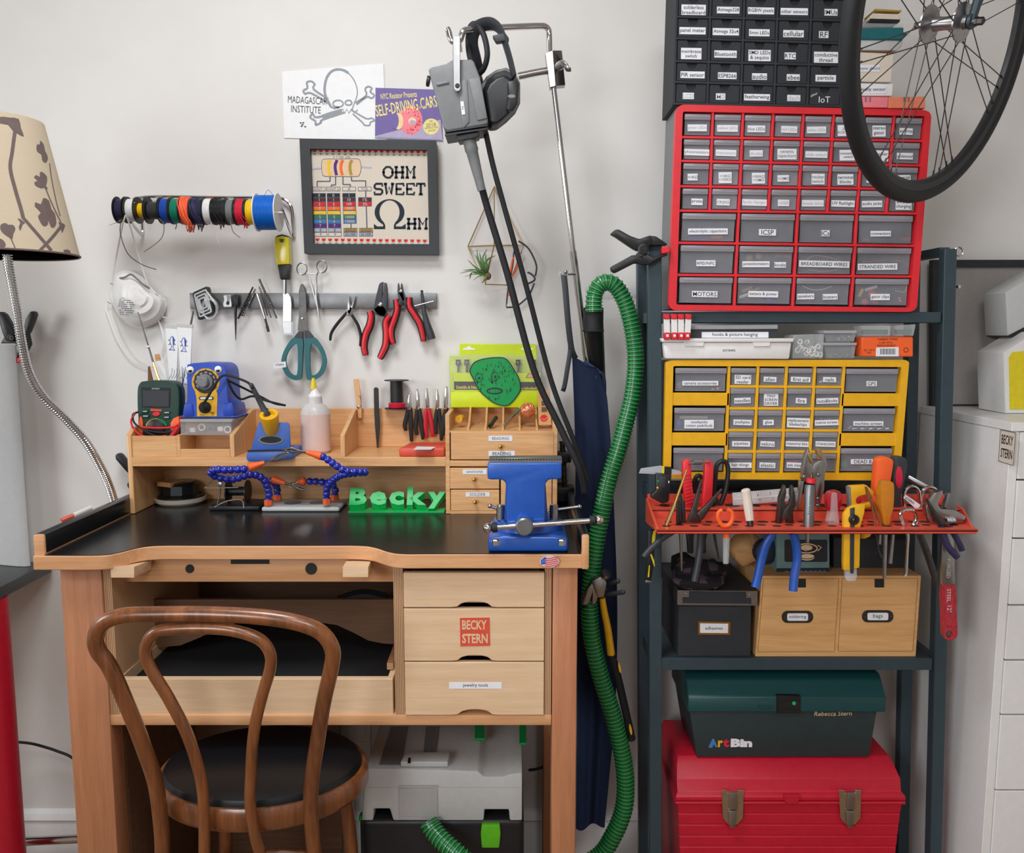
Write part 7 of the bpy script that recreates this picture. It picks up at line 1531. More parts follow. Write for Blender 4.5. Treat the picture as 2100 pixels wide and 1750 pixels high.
# gloves on the lid
mat('camo_dark', (22, 18, 24), .9); mat('camo_mauve', (74, 58, 72), .9)
b = B(); zg = P1[0].z
for (x, y, d), sc in (((1420, 1170, 2.0), (.05, .04, .035)), ((1455, 1165, 2.02), (.04, .045, .03)), ((1430, 1197, 1.97), (.06, .035, .02)), ((1460, 1200, 1.975), (.03, .03, .018)), ((1400, 1150, 2.06), (.03, .03, .035))):
    c = Q(x, y, d); c.z = zg+sc[2]*.9; b.ball(c, 1, 0, 20, sc)
for v in b.bm.verts:
    n_ = math.sin(v.co.x*140)*math.sin(v.co.y*110+1)*math.sin(v.co.z*150); v.co += V((n_*.006, n_*.004, abs(n_)*.006)); v.co.z = max(v.co.z, zg+.001)
for f in b.bm.faces:
    c = f.calc_center_median()
    if math.sin(c.x*95+2)*math.sin(c.z*130)+.4*math.sin(c.y*160) > .45: f.material_index = 1
solo('crumpled_glove', b, ['camo_dark', 'camo_mauve'], 'crumpled dark and mauve fabric lying on the black storage box lid', 'glove')
# wooden drawer box
t = thing('wooden_drawer_box', 'pale wooden box with two labelled square drawers on the lower shelf', 'drawer box')
W4 = w7([(796, 202), (1868, 200), (1832, 731), (752, 731)]); P = PP(W4, DBx); P[2].z = P[3].z = zsh
b = B(); b.prism(P, (0, .21, 0), 0, .001, 1); mk('case', b, 'box_wood', t)
ft = P[0].z
b = B()
for pl in ([(806, 220), (1314, 220), (1284, 714), (768, 714)], [(1336, 218), (1846, 218), (1812, 710), (1308, 710)]): stroke(b, w7(pl), .9, DBx-.0006, 0, True)
mk('drawer_gaps', b, 'chair_wood', t)
for pl, nx, lx, tx in (([(806, 220), (1314, 220), (1284, 714), (768, 714)], 1060, (930, 438, 1142, 520), 'soldering'), ([(1336, 218), (1846, 218), (1812, 710), (1308, 710)], 1586, (1470, 434, 1682, 516), 'bags')):
    b = B(); b.plate(w7([(pl[0][0]+3, pl[0][1]+4), (pl[1][0]-3, pl[1][1]+4), (pl[2][0]-3, pl[2][1]-4), (pl[3][0]+3, pl[3][1]-4)]), DBx-.001, .003, 0, .0005, 1); o = mk('drawer', b, 'box_wood', t)
    b = B(); b.plate(w7([(nx-32, 222), (nx+32, 222), (nx+32, 280), (nx-32, 280)]), DBx-.0014, .0008); mk('finger_notch', b, 'black_rubber', o, 'dark square finger notch')
    x0, y0, x1, y1 = lx
    b = B(); b.plate(w7(rrect(x0, y0, x1, y1, 38, 6)), DBx-.003, .003, 0, .001, 1)
    for x in (x0+18, x1-18): b.ball(Q(*c7b(x, (y0+y1)/2), DBx-.003), .0022, 0, 8)
    mk('label_holder', b, 'dark_steel', o, 'oval metal label holder')
    b = B(); b.plate(w7(rrect(x0+36, y0+16, x1-36, y1-16, 12)), DBx-.0036, .001, 0); b.tpx(tx, *c7b((x0+x1)/2, (y0+y1)/2), DBx-.004, 36 if tx == 'soldering' else 20, 11, 1); mk('label', b, ['label_paper', 'ink'], o)
# things on the wooden box
c9 = lambda x, y: (1480+x*.2095, 1080+y*.2095)
w9 = lambda pl: [c9(x, y) for x, y in pl]
mat('pale_teal', (112, 146, 146), .6); mat('deep_navy', (30, 40, 56), .6)
t = thing('carton', 'pale teal carton with a dark picture of a dish on the wooden box', 'box')
b = B(); Pb = PP(w9([(535, 40), (1055, 40), (1055, 482), (535, 482)]), 2.0); zb4 = ft+.0015
for p in Pb[2:]: p.z = zb4
b.prism(Pb, (0, .08, 0), 0, .001, 1); b.prism([Pb[0], Pb[3], V((Q(*c9(462, 345), 2.06).x, 2.06-DW, zb4)), V((Q(*c9(462, 345), 2.06).x, 2.06-DW, Pb[0].z))], (.001, .001, 0)); mk('carton_body', b, 'pale_teal', t)
b = B(); b.plate(w9(rrect(615, 130, 1035, 348, 18)), 1.9993, .0005, 0); b.plate(w9([(535, 410), (1052, 405), (1052, 474), (535, 482)]), 1.9993, .0005, 1)
stroke(b, w9(circ(830, 215, 105, 45, 28)), 2.4, 1.9988, 2, True); fill(b, w9(circ(830, 208, 60, 28, 20)), 1.9989, 2); fill(b, w9(circ(825, 232, 18, 10, 12)), 1.9985, 3); fill(b, w9(circ(835, 300, 75, 34, 20)), 1.9989, 2); stroke(b, w9(circ(835, 292, 74, 26, 20)), 1.5, 1.9985, 0, True); stroke(b, w9([(940, 185), (975, 205), (940, 240)]), 2, 1.9987, 2)
stroke(b, [c9(600+i*6.2, 445-i*.05+9*math.sin(i*1.9)+5*math.sin(i*.83)) for i in range(68)], .9, 1.9988, 3); mk('carton_print', b, ['black_card', 'deep_navy', 'dough', 'stitch_grey'], t)
t = thing('shoe_box', 'black carton with faint lettering behind the yellow cutter', 'box')
b = B(); Pb = PP(w9([(1095, 110), (1850, 130), (1830, 440), (1095, 440)]), 2.03)
Pb[2].z = Pb[3].z = zb4; b.prism(Pb, (0, .1, 0), 0, .001, 1); mk('box_body', b, 'black_card', t)
b = B(); b.tpx('PULSA', *c9(1450, 268), 2.0295, 34, 9, 0); mk('lettering', b, 'dark_steel', t)
b = B(); b.lathe(Q(*c9(400, 230), 2.03), (.3, -1, 0), [(0, 0), (.03, 0), (.032, .008), (.032, .02), (.02, .028), (0, .028)], 24); solo('dark_reel', b, 'deep_navy', 'dark round reel standing on the wooden box left of the teal carton', 'reel')
b = B(); c = Q(*c9(220, 290), 2.06); b.ball(V((c.x, c.y, zb4+.04)), 1, 0, 20, (.045, .03, .042))
for v in b.bm.verts: v.co += V((1, .5, .8))*.004*math.sin(v.co.x*120+v.co.z*90); v.co.z = max(v.co.z, zb4)
solo('paper_bag', b, 'box_wood', 'brown crumpled paper bag behind the blue plier handle', 'bag')
# ---- tool boxes at the bottom ----
c8b = lambda x, y: (1340+x*.2952, 1360+y*.2952)
w8 = lambda pl: [c8b(x, y) for x, y in pl]
DG = 1.985
t = thing('art_tool_box', 'dark green plastic tool box with a colourful logo on the red tool box', 'tool box')
zr_ = Q(1640, 1553, DG).z
b = B(); b.prism(PP(w8([(245, 312), (1560, 312), (1500, 656), (300, 656)]), DG), (0, 0, 0), 0, .004, 2, pts2=[p+V((0, .19, 0)) for p in PP(w8([(245, 312), (1560, 312), (1500, 656), (300, 656)]), DG)]); bd = mk('box_body', b, 'tool_charcoal', t)
b = B(); Z = [Q(1640, y, DG).z for y in (1455, 1426, 1400, 1388)]; xl_ = Q(*c8b(240, 270), DG-.012).x; xr_ = Q(*c8b(1612, 270), DG-.012).x; yy = DG-DW
prof = [(yy-.016, Z[0]), (yy-.016, Z[1]+.001), (yy-.008, Z[1]+.006), (yy+.014, Z[2]-.002), (yy+.03, Z[2]+.012), (yy+.18, Z[2]+.014), (yy+.2, Z[1]), (yy+.2, Z[0])]
b.prism([V((xl_, y, z)) for y, z in prof], (0, 0, 0), 0, .002, 1, pts2=[V((xr_, y, z)) for y, z in prof]); mk('lid', b, 'tool_teal', t)
b = B(); b.plate(w8([(858, 228), (1026, 232), (1026, 352), (858, 352)]), DG-.02, .014, 0, .002, 1); b.plate(w8([(868, 262), (1015, 262), (1015, 322), (868, 322)]), DG-.0215, .002, 0, .001, 1); lt = mk('latch', b, 'black_plastic', t)
b = B(); b.plate(w8(circ(977, 281, 13, 13, 18)), DG-.0225, .0008); mk('dot_sticker', b, 'bright_green', lt, 'round green sticker')
b = B(); b.plate(w8([(722, 292), (840, 296), (825, 318), (780, 326), (745, 318)]), DG-.018, .01, 0, .001, 1); mk('lock_loop', b, 'tool_teal', t)
b = B()
for s_, x, w, m in (('A', 412, 62, 0), ('r', 462, 32, 1), ('t', 502, 42, 2)): b.tpx(s_, *c8b(x+3, 556+(6 if s_ == 'r' else 0)), DG-.0006, w*.32, (64 if s_ != 'r' else 52)*.2952, m, bold=.05, keep=False)
fill(b, w8([(386, 590), (410, 590), (425, 545), (412, 525)]), DG-.0012, 4)
b.tpx('Bin', *c8b(612, 556), DG-.0006, 46, 19, 3, bold=.06, keep=False); mk('logo', b, ['stitch_blue', 'yellow_plastic', 'wire_red', 'label_paper', 'stitch_blue'], bd, 'colourful logo lettering')
b = B(); b.tpx('Rebecca Stern', *c8b(1248, 352), DG-.0006, 80, 11, 0, 1, shear=.15); mk('signature', b, 'dough', bd)
t = thing('red_tool_box', 'large red plastic tool box with two steel latches on the bottom', 'tool box')
DR = 1.93; Zr = {y: Q(1640, y, DR).z for y in (1646, 1634)}; yr = DR-DW
xa_, xb_ = Q(1385, 1640, DR).x, Q(1858, 1640, DR).x
prof = [(yr, Zr[1646]+.003, 0), (yr, Zr[1634], 0), (yr+.012, Q(1640, 1628, DR).z, .006), (yr+.02, Q(1640, 1597, DR+.02).z, .006), (yr+.05, zr_-.012, .012), (yr+.066, zr_-.001, .016), (yr+.26, zr_-.001, .016), (yr+.29, Zr[1634]+.03, .006), (yr+.3, Zr[1634], 0), (yr+.3, Zr[1646]+.003, 0)]
b = B(); b.prism([V((xa_+dx, y, z)) for y, z, dx in prof], (0, 0, 0), 0, .003, 2, pts2=[V((xb_-dx, y, z)) for y, z, dx in prof]); mk('lid', b, 'deep_red', t)
b = B(); xc_, xd_ = xa_+.008, xb_-.008; zt6 = Zr[1646]-.001
prof = [(yr+.004, zt6)]
for y in (1672, 1695, 1718, 1740, 1765, 1790):
    z = Q(1640, y, DR).z; prof += [(yr+.006, z+.003), (yr+.0095, z), (yr+.006, z-.003)]
prof += [(yr+.012, .03), (yr+.29, .03), (yr+.296, zt6)]
b.prism([V((xc_+(zt6-z)*.06, y, z)) for y, z in prof], (0, 0, 0), 0, pts2=[V((xd_-(zt6-z)*.06, y, z)) for y, z in prof]); b.box((xa_, yr-.002, Zr[1646]-.006), (xb_, yr+.3, Zr[1646]+.0015), 0, .002, 1); mk('box_body', b, 'deep_red', t)
b = B(); b.plate([(1607, 1632), (1642, 1632), (1638, 1646), (1630, 1650), (1618, 1650), (1610, 1646)], DR-.005, .01, 0, .001, 1); mk('lock_tab', b, 'deep_red', t)
for X in (475, 1292):
    g = lambda pl: w8([(X+x, y) for x, y in pl])
    b = B(); b.plate(g([(0, 885), (38, 885), (38, 905), (112, 905), (112, 885), (152, 885), (152, 960), (148, 1080), (110, 1125), (45, 1125), (8, 1080), (2, 960)]), DR-.006, .004, 0, .001, 1); lc = mk('latch', b, 'brass_steel' if 'brass_steel' in MATS else 'dark_steel', t, 'steel latch')
    b = B(); b.plate(g([(55, 900), (112, 900), (112, 1020), (52, 1020)]), DR-.011, .006, 0, .002, 2); b.plate(g([(48, 1030), (108, 1030), (98, 1120), (95, 1148), (62, 1150), (52, 1120)]), DR-.013, .006, 0, .002, 2); mk('lever', b, 'steel', lc)
# ================= red tool rack with its tools =================
D0, D1, D2 = 1.74, 1.847, 1.943
zl = Q(1640, 1087, D0).z; zu = Q(1640, 1046, D1).z; zbk = Q(1640, 1014, D2).z
XL0 = Q(1344, 1087, D0).x; XR0 = Q(2007, 1090, D0).x; XL2 = Q(1328, 1020, D2).x; XR2 = Q(1944, 1020, D2).x
XL1 = (XL0+XL2)/2; XR1 = Q(1978, 1048, D1).x
y0_, y1_, y2_ = D0-DW, D1-DW, D2-DW
rk = thing('tool_rack', 'red perforated two step plastic tool rack hooked on the front of the shelf unit', 'tool rack')
b = B()
b.prism([V((XL0, y0_, zl)), V((XR0, y0_, zl)), V((XR1, y1_, zl)), V((XL1, y1_, zl))], (0, 0, -.005), 0, .001, 1)
b.prism([V((XL0, y0_, zl)), V((XR0, y0_, zl)), V((XR0-.004, y0_, zl-.009)), V((XL0+.004, y0_, zl-.009))], (0, .006, 0), 0, .0015, 1)
b.prism([V((XL1, y1_, zl-.004)), V((XR1, y1_, zl-.004)), V((XR1, y1_, zu)), V((XL1, y1_, zu))], (0, .004, 0))
b.prism([V((XL1, y1_, zu)), V((XR1, y1_, zu)), V((XR2, y2_, zu)), V((XL2, y2_, zu))], (0, 0, -.004), 0, .001, 1)
b.prism([V((XL2, y2_, zu-.03)), V((XR2, y2_, zu-.03)), V((XR2, y2_, zbk)), V((XL2, y2_, zbk))], (0, .004, 0), 0, .001, 1)
b.prism([V((XL2-.004, y2_, zu-.05)), V((XL2-.004, y2_, zu+.008)), V((XL1-.004, y1_, zu+.004)), V((XL0+.004, y0_+.01, zl+.002)), V((XL0+.004, y0_+.01, zl-.006)), V((XL1-.004, y1_, zl-.016))], (.006, 0, 0), 0, .001, 1)
b.prism([V((XR2, y2_, zu-.04)), V((XR2, y2_, zu+.006)), V((XR1, y1_, zu+.002)), V((XR0-.004, y0_+.01, zl)), V((XR1, y1_, zl-.012))], (-.005, 0, 0), 0, .001, 1)
def hole(cx, cy, z, rx, ry): b.prism([V((cx+rx*math.cos(a*.3927), cy+ry*math.sin(a*.3927), z+.0004)) for a in range(16)], (0, 0, -.0003), 1)
for i in range(22):
    x = XL0+.03+i*(XR0-XL0-.06)/21; hole(x, y0_+.035+.01*(i % 2), zl, .010, .007); hole(x+.012, y0_+.075, zl, .013 if i % 3 else .008, .009)
for i in range(13): hole(XL1+.04+i*(XR1-XL1-.08)/12, (y1_+y2_)/2, zu, .018 if i % 2 else .012, .016)
mk('rack_body', b, ['coral_plastic', 'black_rubber'], rk)
GT = 'tools in the red rack'
def r5(x, y): return (1300+x*.1714, 920+y*.1714)   # close crop of the rack's left end
def f5(pl): return [r5(x, y) for x, y in pl]
def s5(x, y): return (1300+x*.18287, 920+y*.18287)
def g5(pl): return [s5(x, y) for x, y in pl]
def s6(x, y): return (1640+x*.25149, 900+y*.25149)
def g6_(pl): return [s6(x, y) for x, y in pl]
def rtool(name, label, cat, *parts):
    t = thing(name, label, cat, GT)
    for nm, b, m in parts: mk(nm, b, m, t)
    return t
def P_(pl, d, th, m=0, bev=.001, b=None):
    b = b or B(); b.plate(pl, d, th, m, bev, 2); return b
def T_(pts, r, b=None, flat=None, up=None, n=4, m=0, seg=10):
    b = b or B(); q = cr([Q(*p) for p in pts], n)
    if isinstance(r, tuple): rr = [r[0]+(r[1]-r[0])*i/(len(q)-1) for i in range(len(q))]
    else: rr = r
    b.tube(q, rr, seg, m, flat=flat, up=up); return b
dT = 1.80
# caliper
b1 = P_(f5([(262, 300), (455, 310), (440, 440), (420, 640), (345, 665), (200, 590), (215, 550), (265, 500)]), 1.875, .016, 0, .003)
b2 = P_(f5([(310, 330), (385, 335), (372, 470), (298, 465)]), 1.8742, .001); 
b3 = P_(f5([(60, 300), (85, 240), (330, 205), (360, 230), (560, 270), (600, 310), (450, 320), (260, 310)]), 1.885, .004)
b4 = P_(f5([(338, 212), (366, 215), (362, 300), (335, 295)]), 1.8845, .001, 0, 0); P_(f5([(366, 215), (450, 222), (450, 305), (362, 300)]), 1.8845, .001, 1, 0, b4)
b5 = P_(f5([(175, 985), (262, 975), (250, 1180), (235, 1420), (205, 1600), (135, 1600), (160, 1320)]), 1.87, .006); 
b6 = P_(f5([(235, 985), (262, 978), (255, 1090), (215, 1180), (220, 1050)]), 1.8694, .0006, 0, 0); P_(f5([(195, 1270), (212, 1265), (245, 1350), (250, 1420), (238, 1400)]), 1.8694, .0006, 0, 0, b6); P_(f5([(180, 1400), (192, 1400), (182, 1540), (165, 1540)]), 1.8694, .0006, 0, 0, b6)
b7 = P_(f5([(140, 1580), (208, 1585), (204, 1612), (135, 1608)]), 1.8685, .008)
b8 = B(); b8.plate(f5(circ(288, 390, 12, 16, 10)), 1.8742, .001, 0); b8.plate(f5(circ(282, 470, 12, 12, 10)), 1.8742, .001, 1); b8.plate(f5(rrect(412, 388, 424, 415, 4)), 1.8742, .001, 2)
rtool('digital_caliper', 'black digital caliper with yellow markings at the left end of the rack', 'caliper', ('slider', b1, 'black_plastic'), ('screen', b2, 'dark_grey_plastic'), ('jaw', b3, 'smoke'), ('scale_mark', b4, ['lemon', 'black_plastic']), ('beam', b5, 'black_plastic'), ('beam_mark', b6, 'lemon'), ('end_cap', b7, 'steel'), ('buttons', b8, ['green_plastic', 'lemon', 'label_paper']))
# brass scriber
rtool('brass_scriber', 'slim brass coloured rod leaning left in the rack', 'scriber', ('rod', T_([(*r5(630, 258), 1.80), (*r5(480, 690), 1.785)], (.0026, .0034)), 'brass'), ('grip', T_([(*r5(488, 670), 1.785), (*r5(385, 925), 1.775)], .0042), 'gold_wire'), ('tip', T_([(*r5(340, 1000), 1.79), (*r5(285, 1200), 1.80)], (.0028, .0006)), 'dark_steel'))
# small knife with black scales
rtool('pocket_knife', 'small steel knife with black handle scales standing in the rack', 'knife', ('blade', P_(f5([(555, 480), (590, 620), (575, 905), (530, 915), (510, 900), (515, 640)]), 1.79, .003), 'dark_steel'), ('scale', P_(f5([(512, 640), (540, 630), (548, 910), (510, 905)]), 1.787, .008), 'black_plastic'), ('scale', P_(f5([(575, 625), (610, 630), (625, 880), (585, 895)]), 1.787, .008), 'black_plastic'), ('lower_shaft', T_([(*r5(560, 985), 1.79), (*r5(570, 1465), 1.8)], (.0042, .002)), 'steel'))
# long red handled cutters
t = rtool('red_handled_cutter', 'cutters with two upright ribbed red handles joined by a steel pin', 'cutters', ('handle', P_(f5([(585, 160), (630, 132), (690, 140), (690, 190), (690, 330), (718, 560), (720, 720), (690, 745), (630, 745), (600, 520), (585, 330)]), 1.862, .02, 0, .004), 'red_plastic'), ('handle', P_(f5([(850, 150), (905, 145), (955, 170), (955, 330), (945, 560), (860, 700), (815, 720), (825, 560), (845, 330)]), 1.862, .02, 0, .004), 'red_plastic'), ('pin', T_([(*r5(650, 180), 1.86), (*r5(905, 160), 1.86)], .002), 'steel'), ('spring', T_([(*r5(705, 165), 1.86), (*r5(812, 162), 1.86)], .0062), 'brushed'), ('lower_jaw', P_(f5([(630, 1005), (730, 1005), (720, 1080), (715, 1260), (650, 1265), (640, 1100)]), 1.862, .014, 0, .003), 'black_plastic'), ('lower_jaw', P_(f5([(830, 1010), (885, 1010), (865, 1100), (870, 1255), (815, 1265), (800, 1100)]), 1.862, .014, 0, .003), 'black_plastic'))
for k in range(9):
    b = B(); b.tube([Q(*r5(600+k*2, 330+k*42), 1.8605), Q(*r5(690+k*2, 300+k*42), 1.8605)], .0013, 6); mk('grip_rib', b, 'red_plastic', t)
# black scissors with two loops
rtool('black_scissors', 'black scissors standing loops up behind the red handles', 'scissors', ('loop', T_([(*r5(*p), 1.9) for p in ((985, 660), (960, 520), (975, 340), (990, 210), (1040, 155), (1100, 165), (1125, 240), (1120, 360), (1090, 520), (1040, 660))], .0055), 'black_plastic'), ('loop', T_([(*r5(x, y), 1.905) for x, y in circ(775, 420, 52, 95, 12)]+[(*r5(827, 420), 1.905)], .005), 'black_plastic'), ('body', P_(f5([(965, 540), (1040, 640), (1080, 560), (1060, 690), (960, 690)]), 1.897, .01, 0, .002), 'black_plastic'), ('blade', T_([(*r5(955, 985), 1.9), (*r5(985, 1160), 1.9), (*r5(1015, 1320), 1.9)], (.004, .0015)), 'dark_steel'))
# end nipper style open pliers
rtool('open_pliers', 'dark steel long jaw pliers spread open in the rack', 'pliers', ('jaw', P_(f5([(630, 885), (690, 740), (750, 540), (810, 368), (822, 380), (790, 560), (760, 720), (805, 800), (800, 885)]), 1.79, .008), 'dark_steel'), ('jaw', P_(f5([(800, 870), (760, 780), (900, 640), (1050, 482), (1060, 492), (930, 700), (830, 850)]), 1.788, .008), 'dark_steel'), ('handle', T_([(*r5(480, 990), 1.79), (*r5(340, 1080), 1.79), (*r5(200, 1200), 1.785), (*r5(115, 1300), 1.78)], .0066), 'dark_grey_plastic'), ('handle', T_([(*r5(800, 1000), 1.79), (*r5(790, 1200), 1.79), (*r5(760, 1400), 1.785), (*r5(722, 1590), 1.78)], .0075), 'dark_grey_plastic'))
# orange loop tool
rtool('seam_ripper', 'orange loop handled tool with a clear tube cap below the rack', 'hand tool', ('loop', T_([(*s5(x, y), 1.755) for x, y in ((990, 690), (950, 720), (945, 780), (980, 850), (1030, 870), (1080, 845), (1108, 780), (1095, 715), (1050, 685))], .0046, flat=(1, 1)), 'orange_plastic'), ('neck', P_(g5([(960, 800), (1000, 850), (1060, 850), (1110, 800), (1080, 890), (980, 890)]), 1.752, .008, 0, .002), 'orange_plastic'), ('collar', T_([(*s5(1038, 935), 1.758), (*s5(1038, 1000), 1.758)], .0075), 'orange_plastic'), ('clear_cap', T_([(*s5(1038, 1000), 1.758), (*s5(1030, 1290), 1.758)], (.0078, .006)), 'clear'))
# cream handled tool
rtool('cream_handle_awl', 'awl with a cream white rounded handle and black band', 'awl', ('grip', T_([(*s5(1250, 458), 1.79), (*s5(1262, 520), 1.79), (*s5(1285, 680), 1.785), (*s5(1302, 810), 1.78)], [.0075, .0098, .0102, .0103, .0103, .0103, .0103, .0102, .01, .0098, .0095, .009, .009]), 'linen'), ('band', T_([(*s5(1300, 800), 1.78), (*s5(1305, 862), 1.778)], .0068), 'black_plastic'), ('ferrule', T_([(*s5(1305, 862), 1.778), (*s5(1306, 878), 1.778)], .005), 'steel'), ('needle', T_([(*s5(1318, 945), 1.78), (*s5(1335, 1120), 1.785)], (.0014, .0006)), 'steel'))
# steel rule
b = P_(g5([(1105, 500), (1835, 440), (1840, 580), (1112, 645)]), 1.895, .003, 0, .0005); c_ = B(); stroke(c_, g5([(1112, 572), (1838, 512)]), 1.6, 1.8943, 0)
for i in range(28):
    x = 1125+i*25; y = 500-(x-1105)*.082; stroke(c_, g5([(x, y), (x+2, y+(34 if i % 4 == 0 else 18))]), .6, 1.8942, 1); stroke(c_, g5([(x+8, y+146), (x+6, y+(118 if i % 4 == 0 else 130))]), .6, 1.8942, 1)
for i, ch_ in enumerate('8765'): c_.tpx(ch_, *s5(1390+i*140, 520-i*11), 1.8942, 3, 4.5, 1)
for i, ch_ in enumerate(('10', '9', '8')): c_.tpx(ch_, *s5(1410+i*150, 575-i*12), 1.8942, 5, 4.5, 1)
rtool('steel_rule', 'flat steel measuring rule lying across the back of the rack', 'ruler', ('rule', b, 'light_grey_plastic'), ('markings', c_, ['label_paper', 'ink_grey']))
# blue handled lineman pliers
rtool('blue_pliers', 'large pliers with long blue dipped handles below the rack', 'pliers', ('jaw', P_(g5([(1600, 845), (1625, 640), (1630, 560), (1660, 480), (1685, 420), (1705, 415), (1712, 500), (1690, 600), (1735, 650), (1700, 760), (1650, 850)]), 1.80, .014), 'dark_steel'), ('jaw', P_(g5([(1650, 800), (1690, 690), (1735, 640), (1765, 560), (1755, 520), (1765, 440), (1785, 415), (1812, 520), (1812, 640), (1785, 720), (1795, 850), (1730, 850), (1700, 790)]), 1.798, .014), 'dark_steel'), ('handle', T_([(*s5(1560, 950), 1.80), (*s5(1480, 1080), 1.80), (*s5(1430, 1250), 1.80), (*s5(1395, 1420), 1.795), (*s5(1360, 1560), 1.79)], .0098), 'royal_blue'), ('handle', T_([(*s5(1785, 950), 1.80), (*s5(1820, 1080), 1.80), (*s5(1830, 1250), 1.80), (*s5(1800, 1430), 1.795), (*s5(1785, 1600), 1.79)], .0095), 'royal_blue'))
solo('pencil_stub', T_([(*s5(1878, 535), 1.87), (*s5(1878, 715), 1.87)], .0048, seg=6), 'stitch_orange', 'short orange pencil stub behind the silver torch', 'pencil', GT)
# silver torch
b = B(); b.lathe(Q(*s5(1958, 905), 1.775), Q(*s5(1972, 390), 1.785)-Q(*s5(1958, 905), 1.775), [(0, 0), (.0108, 0), (.0112, .004), (.0112, .092), (.0095, .097), (0, .097)], 18)
c_ = B(); c_.lathe(Q(*s5(1985, 375), 1.785), Q(*s5(1990, 330), 1.785)-Q(*s5(1985, 375), 1.785), [(.007, -.003), (.0098, -.002), (.0098, .006), (.0085, .007), (.0088, .008), (0, .009)], 18)
d_ = B(); d_.text('BLAZER TORCH', Q(*s5(1962, 640), 1.7635), .04, .004, 0, math.radians(87))
rtool('pen_torch', 'silver pen torch with a red ring at the top standing in the rack', 'torch', ('barrel', b, 'brushed'), ('red_ring', c_, 'red_plastic'), ('lettering', d_, 'ink_grey'), ('tip', T_([(*s5(1990, 330), 1.785), (*s5(1995, 262), 1.785)], (.0042, .001)), 'dark_steel'), ('lower_tube', T_([(*s5(1945, 945), 1.778), (*s5(1945, 1050), 1.78)], .004), 'steel'))
# locking pliers
b = P_(g6_([(15, 330), (25, 240), (40, 160), (62, 92), (80, 80), (82, 120), (75, 150), (90, 195), (105, 200), (110, 250), (90, 330), (40, 350)]), 1.85, .014)
c_ = P_(g6_([(145, 90), (165, 75), (185, 110), (215, 160), (222, 220), (205, 300), (200, 420), (180, 480), (165, 560), (140, 560), (135, 420), (125, 330), (100, 330), (95, 270), (115, 210), (180, 175), (160, 130)]), 1.853, .012)
d_ = P_(g6_([(65, 120), (85, 105), (110, 190), (100, 205), (85, 195)]), 1.848, .018, 0, .0005); P_(g6_([(140, 95), (165, 80), (190, 150), (185, 180), (170, 175)]), 1.848, .018, 0, .0005, d_)
e_ = B()
for p in ((38, 312), (155, 295), (150, 490), (148, 545)): e_.lathe(Q(*s6(*p), 1.85), (0, -1, 0), [(.0045, 0), (.0045, .0015), (.003, .003), (0, .003)], 12)
rtool('locking_pliers', 'worn nickel locking pliers standing jaws up in front of the yellow cabinet', 'pliers', ('fixed_jaw', b, 'steel'), ('moving_jaw', c_, 'steel'), ('jaw_teeth', d_, 'gold_wire'), ('rivet', e_, 'brushed'), ('lever', P_(g6_([(0, 340), (35, 345), (20, 470), (5, 560), (-20, 600), (-30, 560), (-10, 440)]), 1.85, .01), 'steel'))
# red and clear screwdriver
mat('clear_red', (170, 16, 40), .2, var=.04, coat=.5); mat('amber', (226, 150, 40), .2, var=.05, trans=.4)
mat('worn_red', (170, 44, 54), .5, var=.3, scale=140)
b = P_(g6_([(225, 560), (222, 480), (240, 435), (290, 425), (335, 432), (355, 470), (352, 540), (330, 575), (320, 600), (255, 600), (235, 590)]), 1.80, .02, 0, .004)
rtool('stubby_screwdriver', 'stubby screwdriver with a dark red and clear handle', 'screwdriver', ('handle', b, 'clear_red'), ('clear_core', P_(g6_([(265, 440), (310, 440), (318, 600), (330, 690), (310, 706), (250, 706), (232, 690), (255, 600)]), 1.795, .024, 0, .004), 'clear'))
# yellow utility square + rotary cutter
b = P_(g6_([(412, 388), (545, 380), (605, 430), (600, 470), (560, 450), (480, 470), (460, 520), (500, 540), (590, 520), (605, 545), (540, 570), (420, 560)]), 1.83, .016)
rtool('yellow_square', 'yellow plastic gauge with a cut-out standing behind the rotary cutter', 'gauge', ('body', b, 'yellow_plastic'), ('side_bar', P_(g6_([(400, 395), (416, 392), (425, 565), (410, 565)]), 1.829, .018), 'grey_plastic'), ('knob', P_(g6_(circ(482, 505, 22, 30, 14)), 1.828, .004), 'clear_red'))
b = P_(g6_([(362, 700), (365, 620), (400, 570), (450, 545), (535, 535), (530, 600), (500, 705), (495, 780), (490, 1030), (488, 1055), (450, 1062), (440, 1072), (362, 1078), (358, 1020)]), 1.765, .014, 0, .003)
rtool('rotary_cutter', 'yellow and black snap blade cutter hanging through the front of the rack', 'cutter', ('handle', b, 'yellow_plastic'), ('slide_channel', P_(g6_([(412, 570), (450, 560), (448, 700), (444, 1040), (440, 1100), (415, 1100), (410, 1040), (412, 700)]), 1.7635, .004), 'dark_grey_plastic'), ('lock_wheel', (lambda b: (b.lathe(Q(*s6(438, 658), 1.764), (0, -1, 0), [(.0112, 0), (.0112, .005), (.0095, .007), (.004, .007), (.004, .005), (0, .005)], 14), b)[1])(B()), 'black_plastic'), ('brass_nut', P_(g6_(circ(438, 658, 9, 11, 10)), 1.7565, .001, 0, 0), 'brass'), ('blade_guard', P_(g6_([(372, 1080), (440, 1070), (468, 1058), (470, 1130), (455, 1165), (390, 1165), (375, 1140)]), 1.766, .01, 0, .002), 'clear'))
c_ = B(); c_.plate(g6_([(500, 775), (590, 772), (575, 800), (530, 818), (495, 815)]), 1.80, .012, 0, .002); solo('yellow_tool_foot', c_, 'yellow_plastic', 'round yellow plastic foot sticking out under the rack beside the cutter', 'tool', GT)
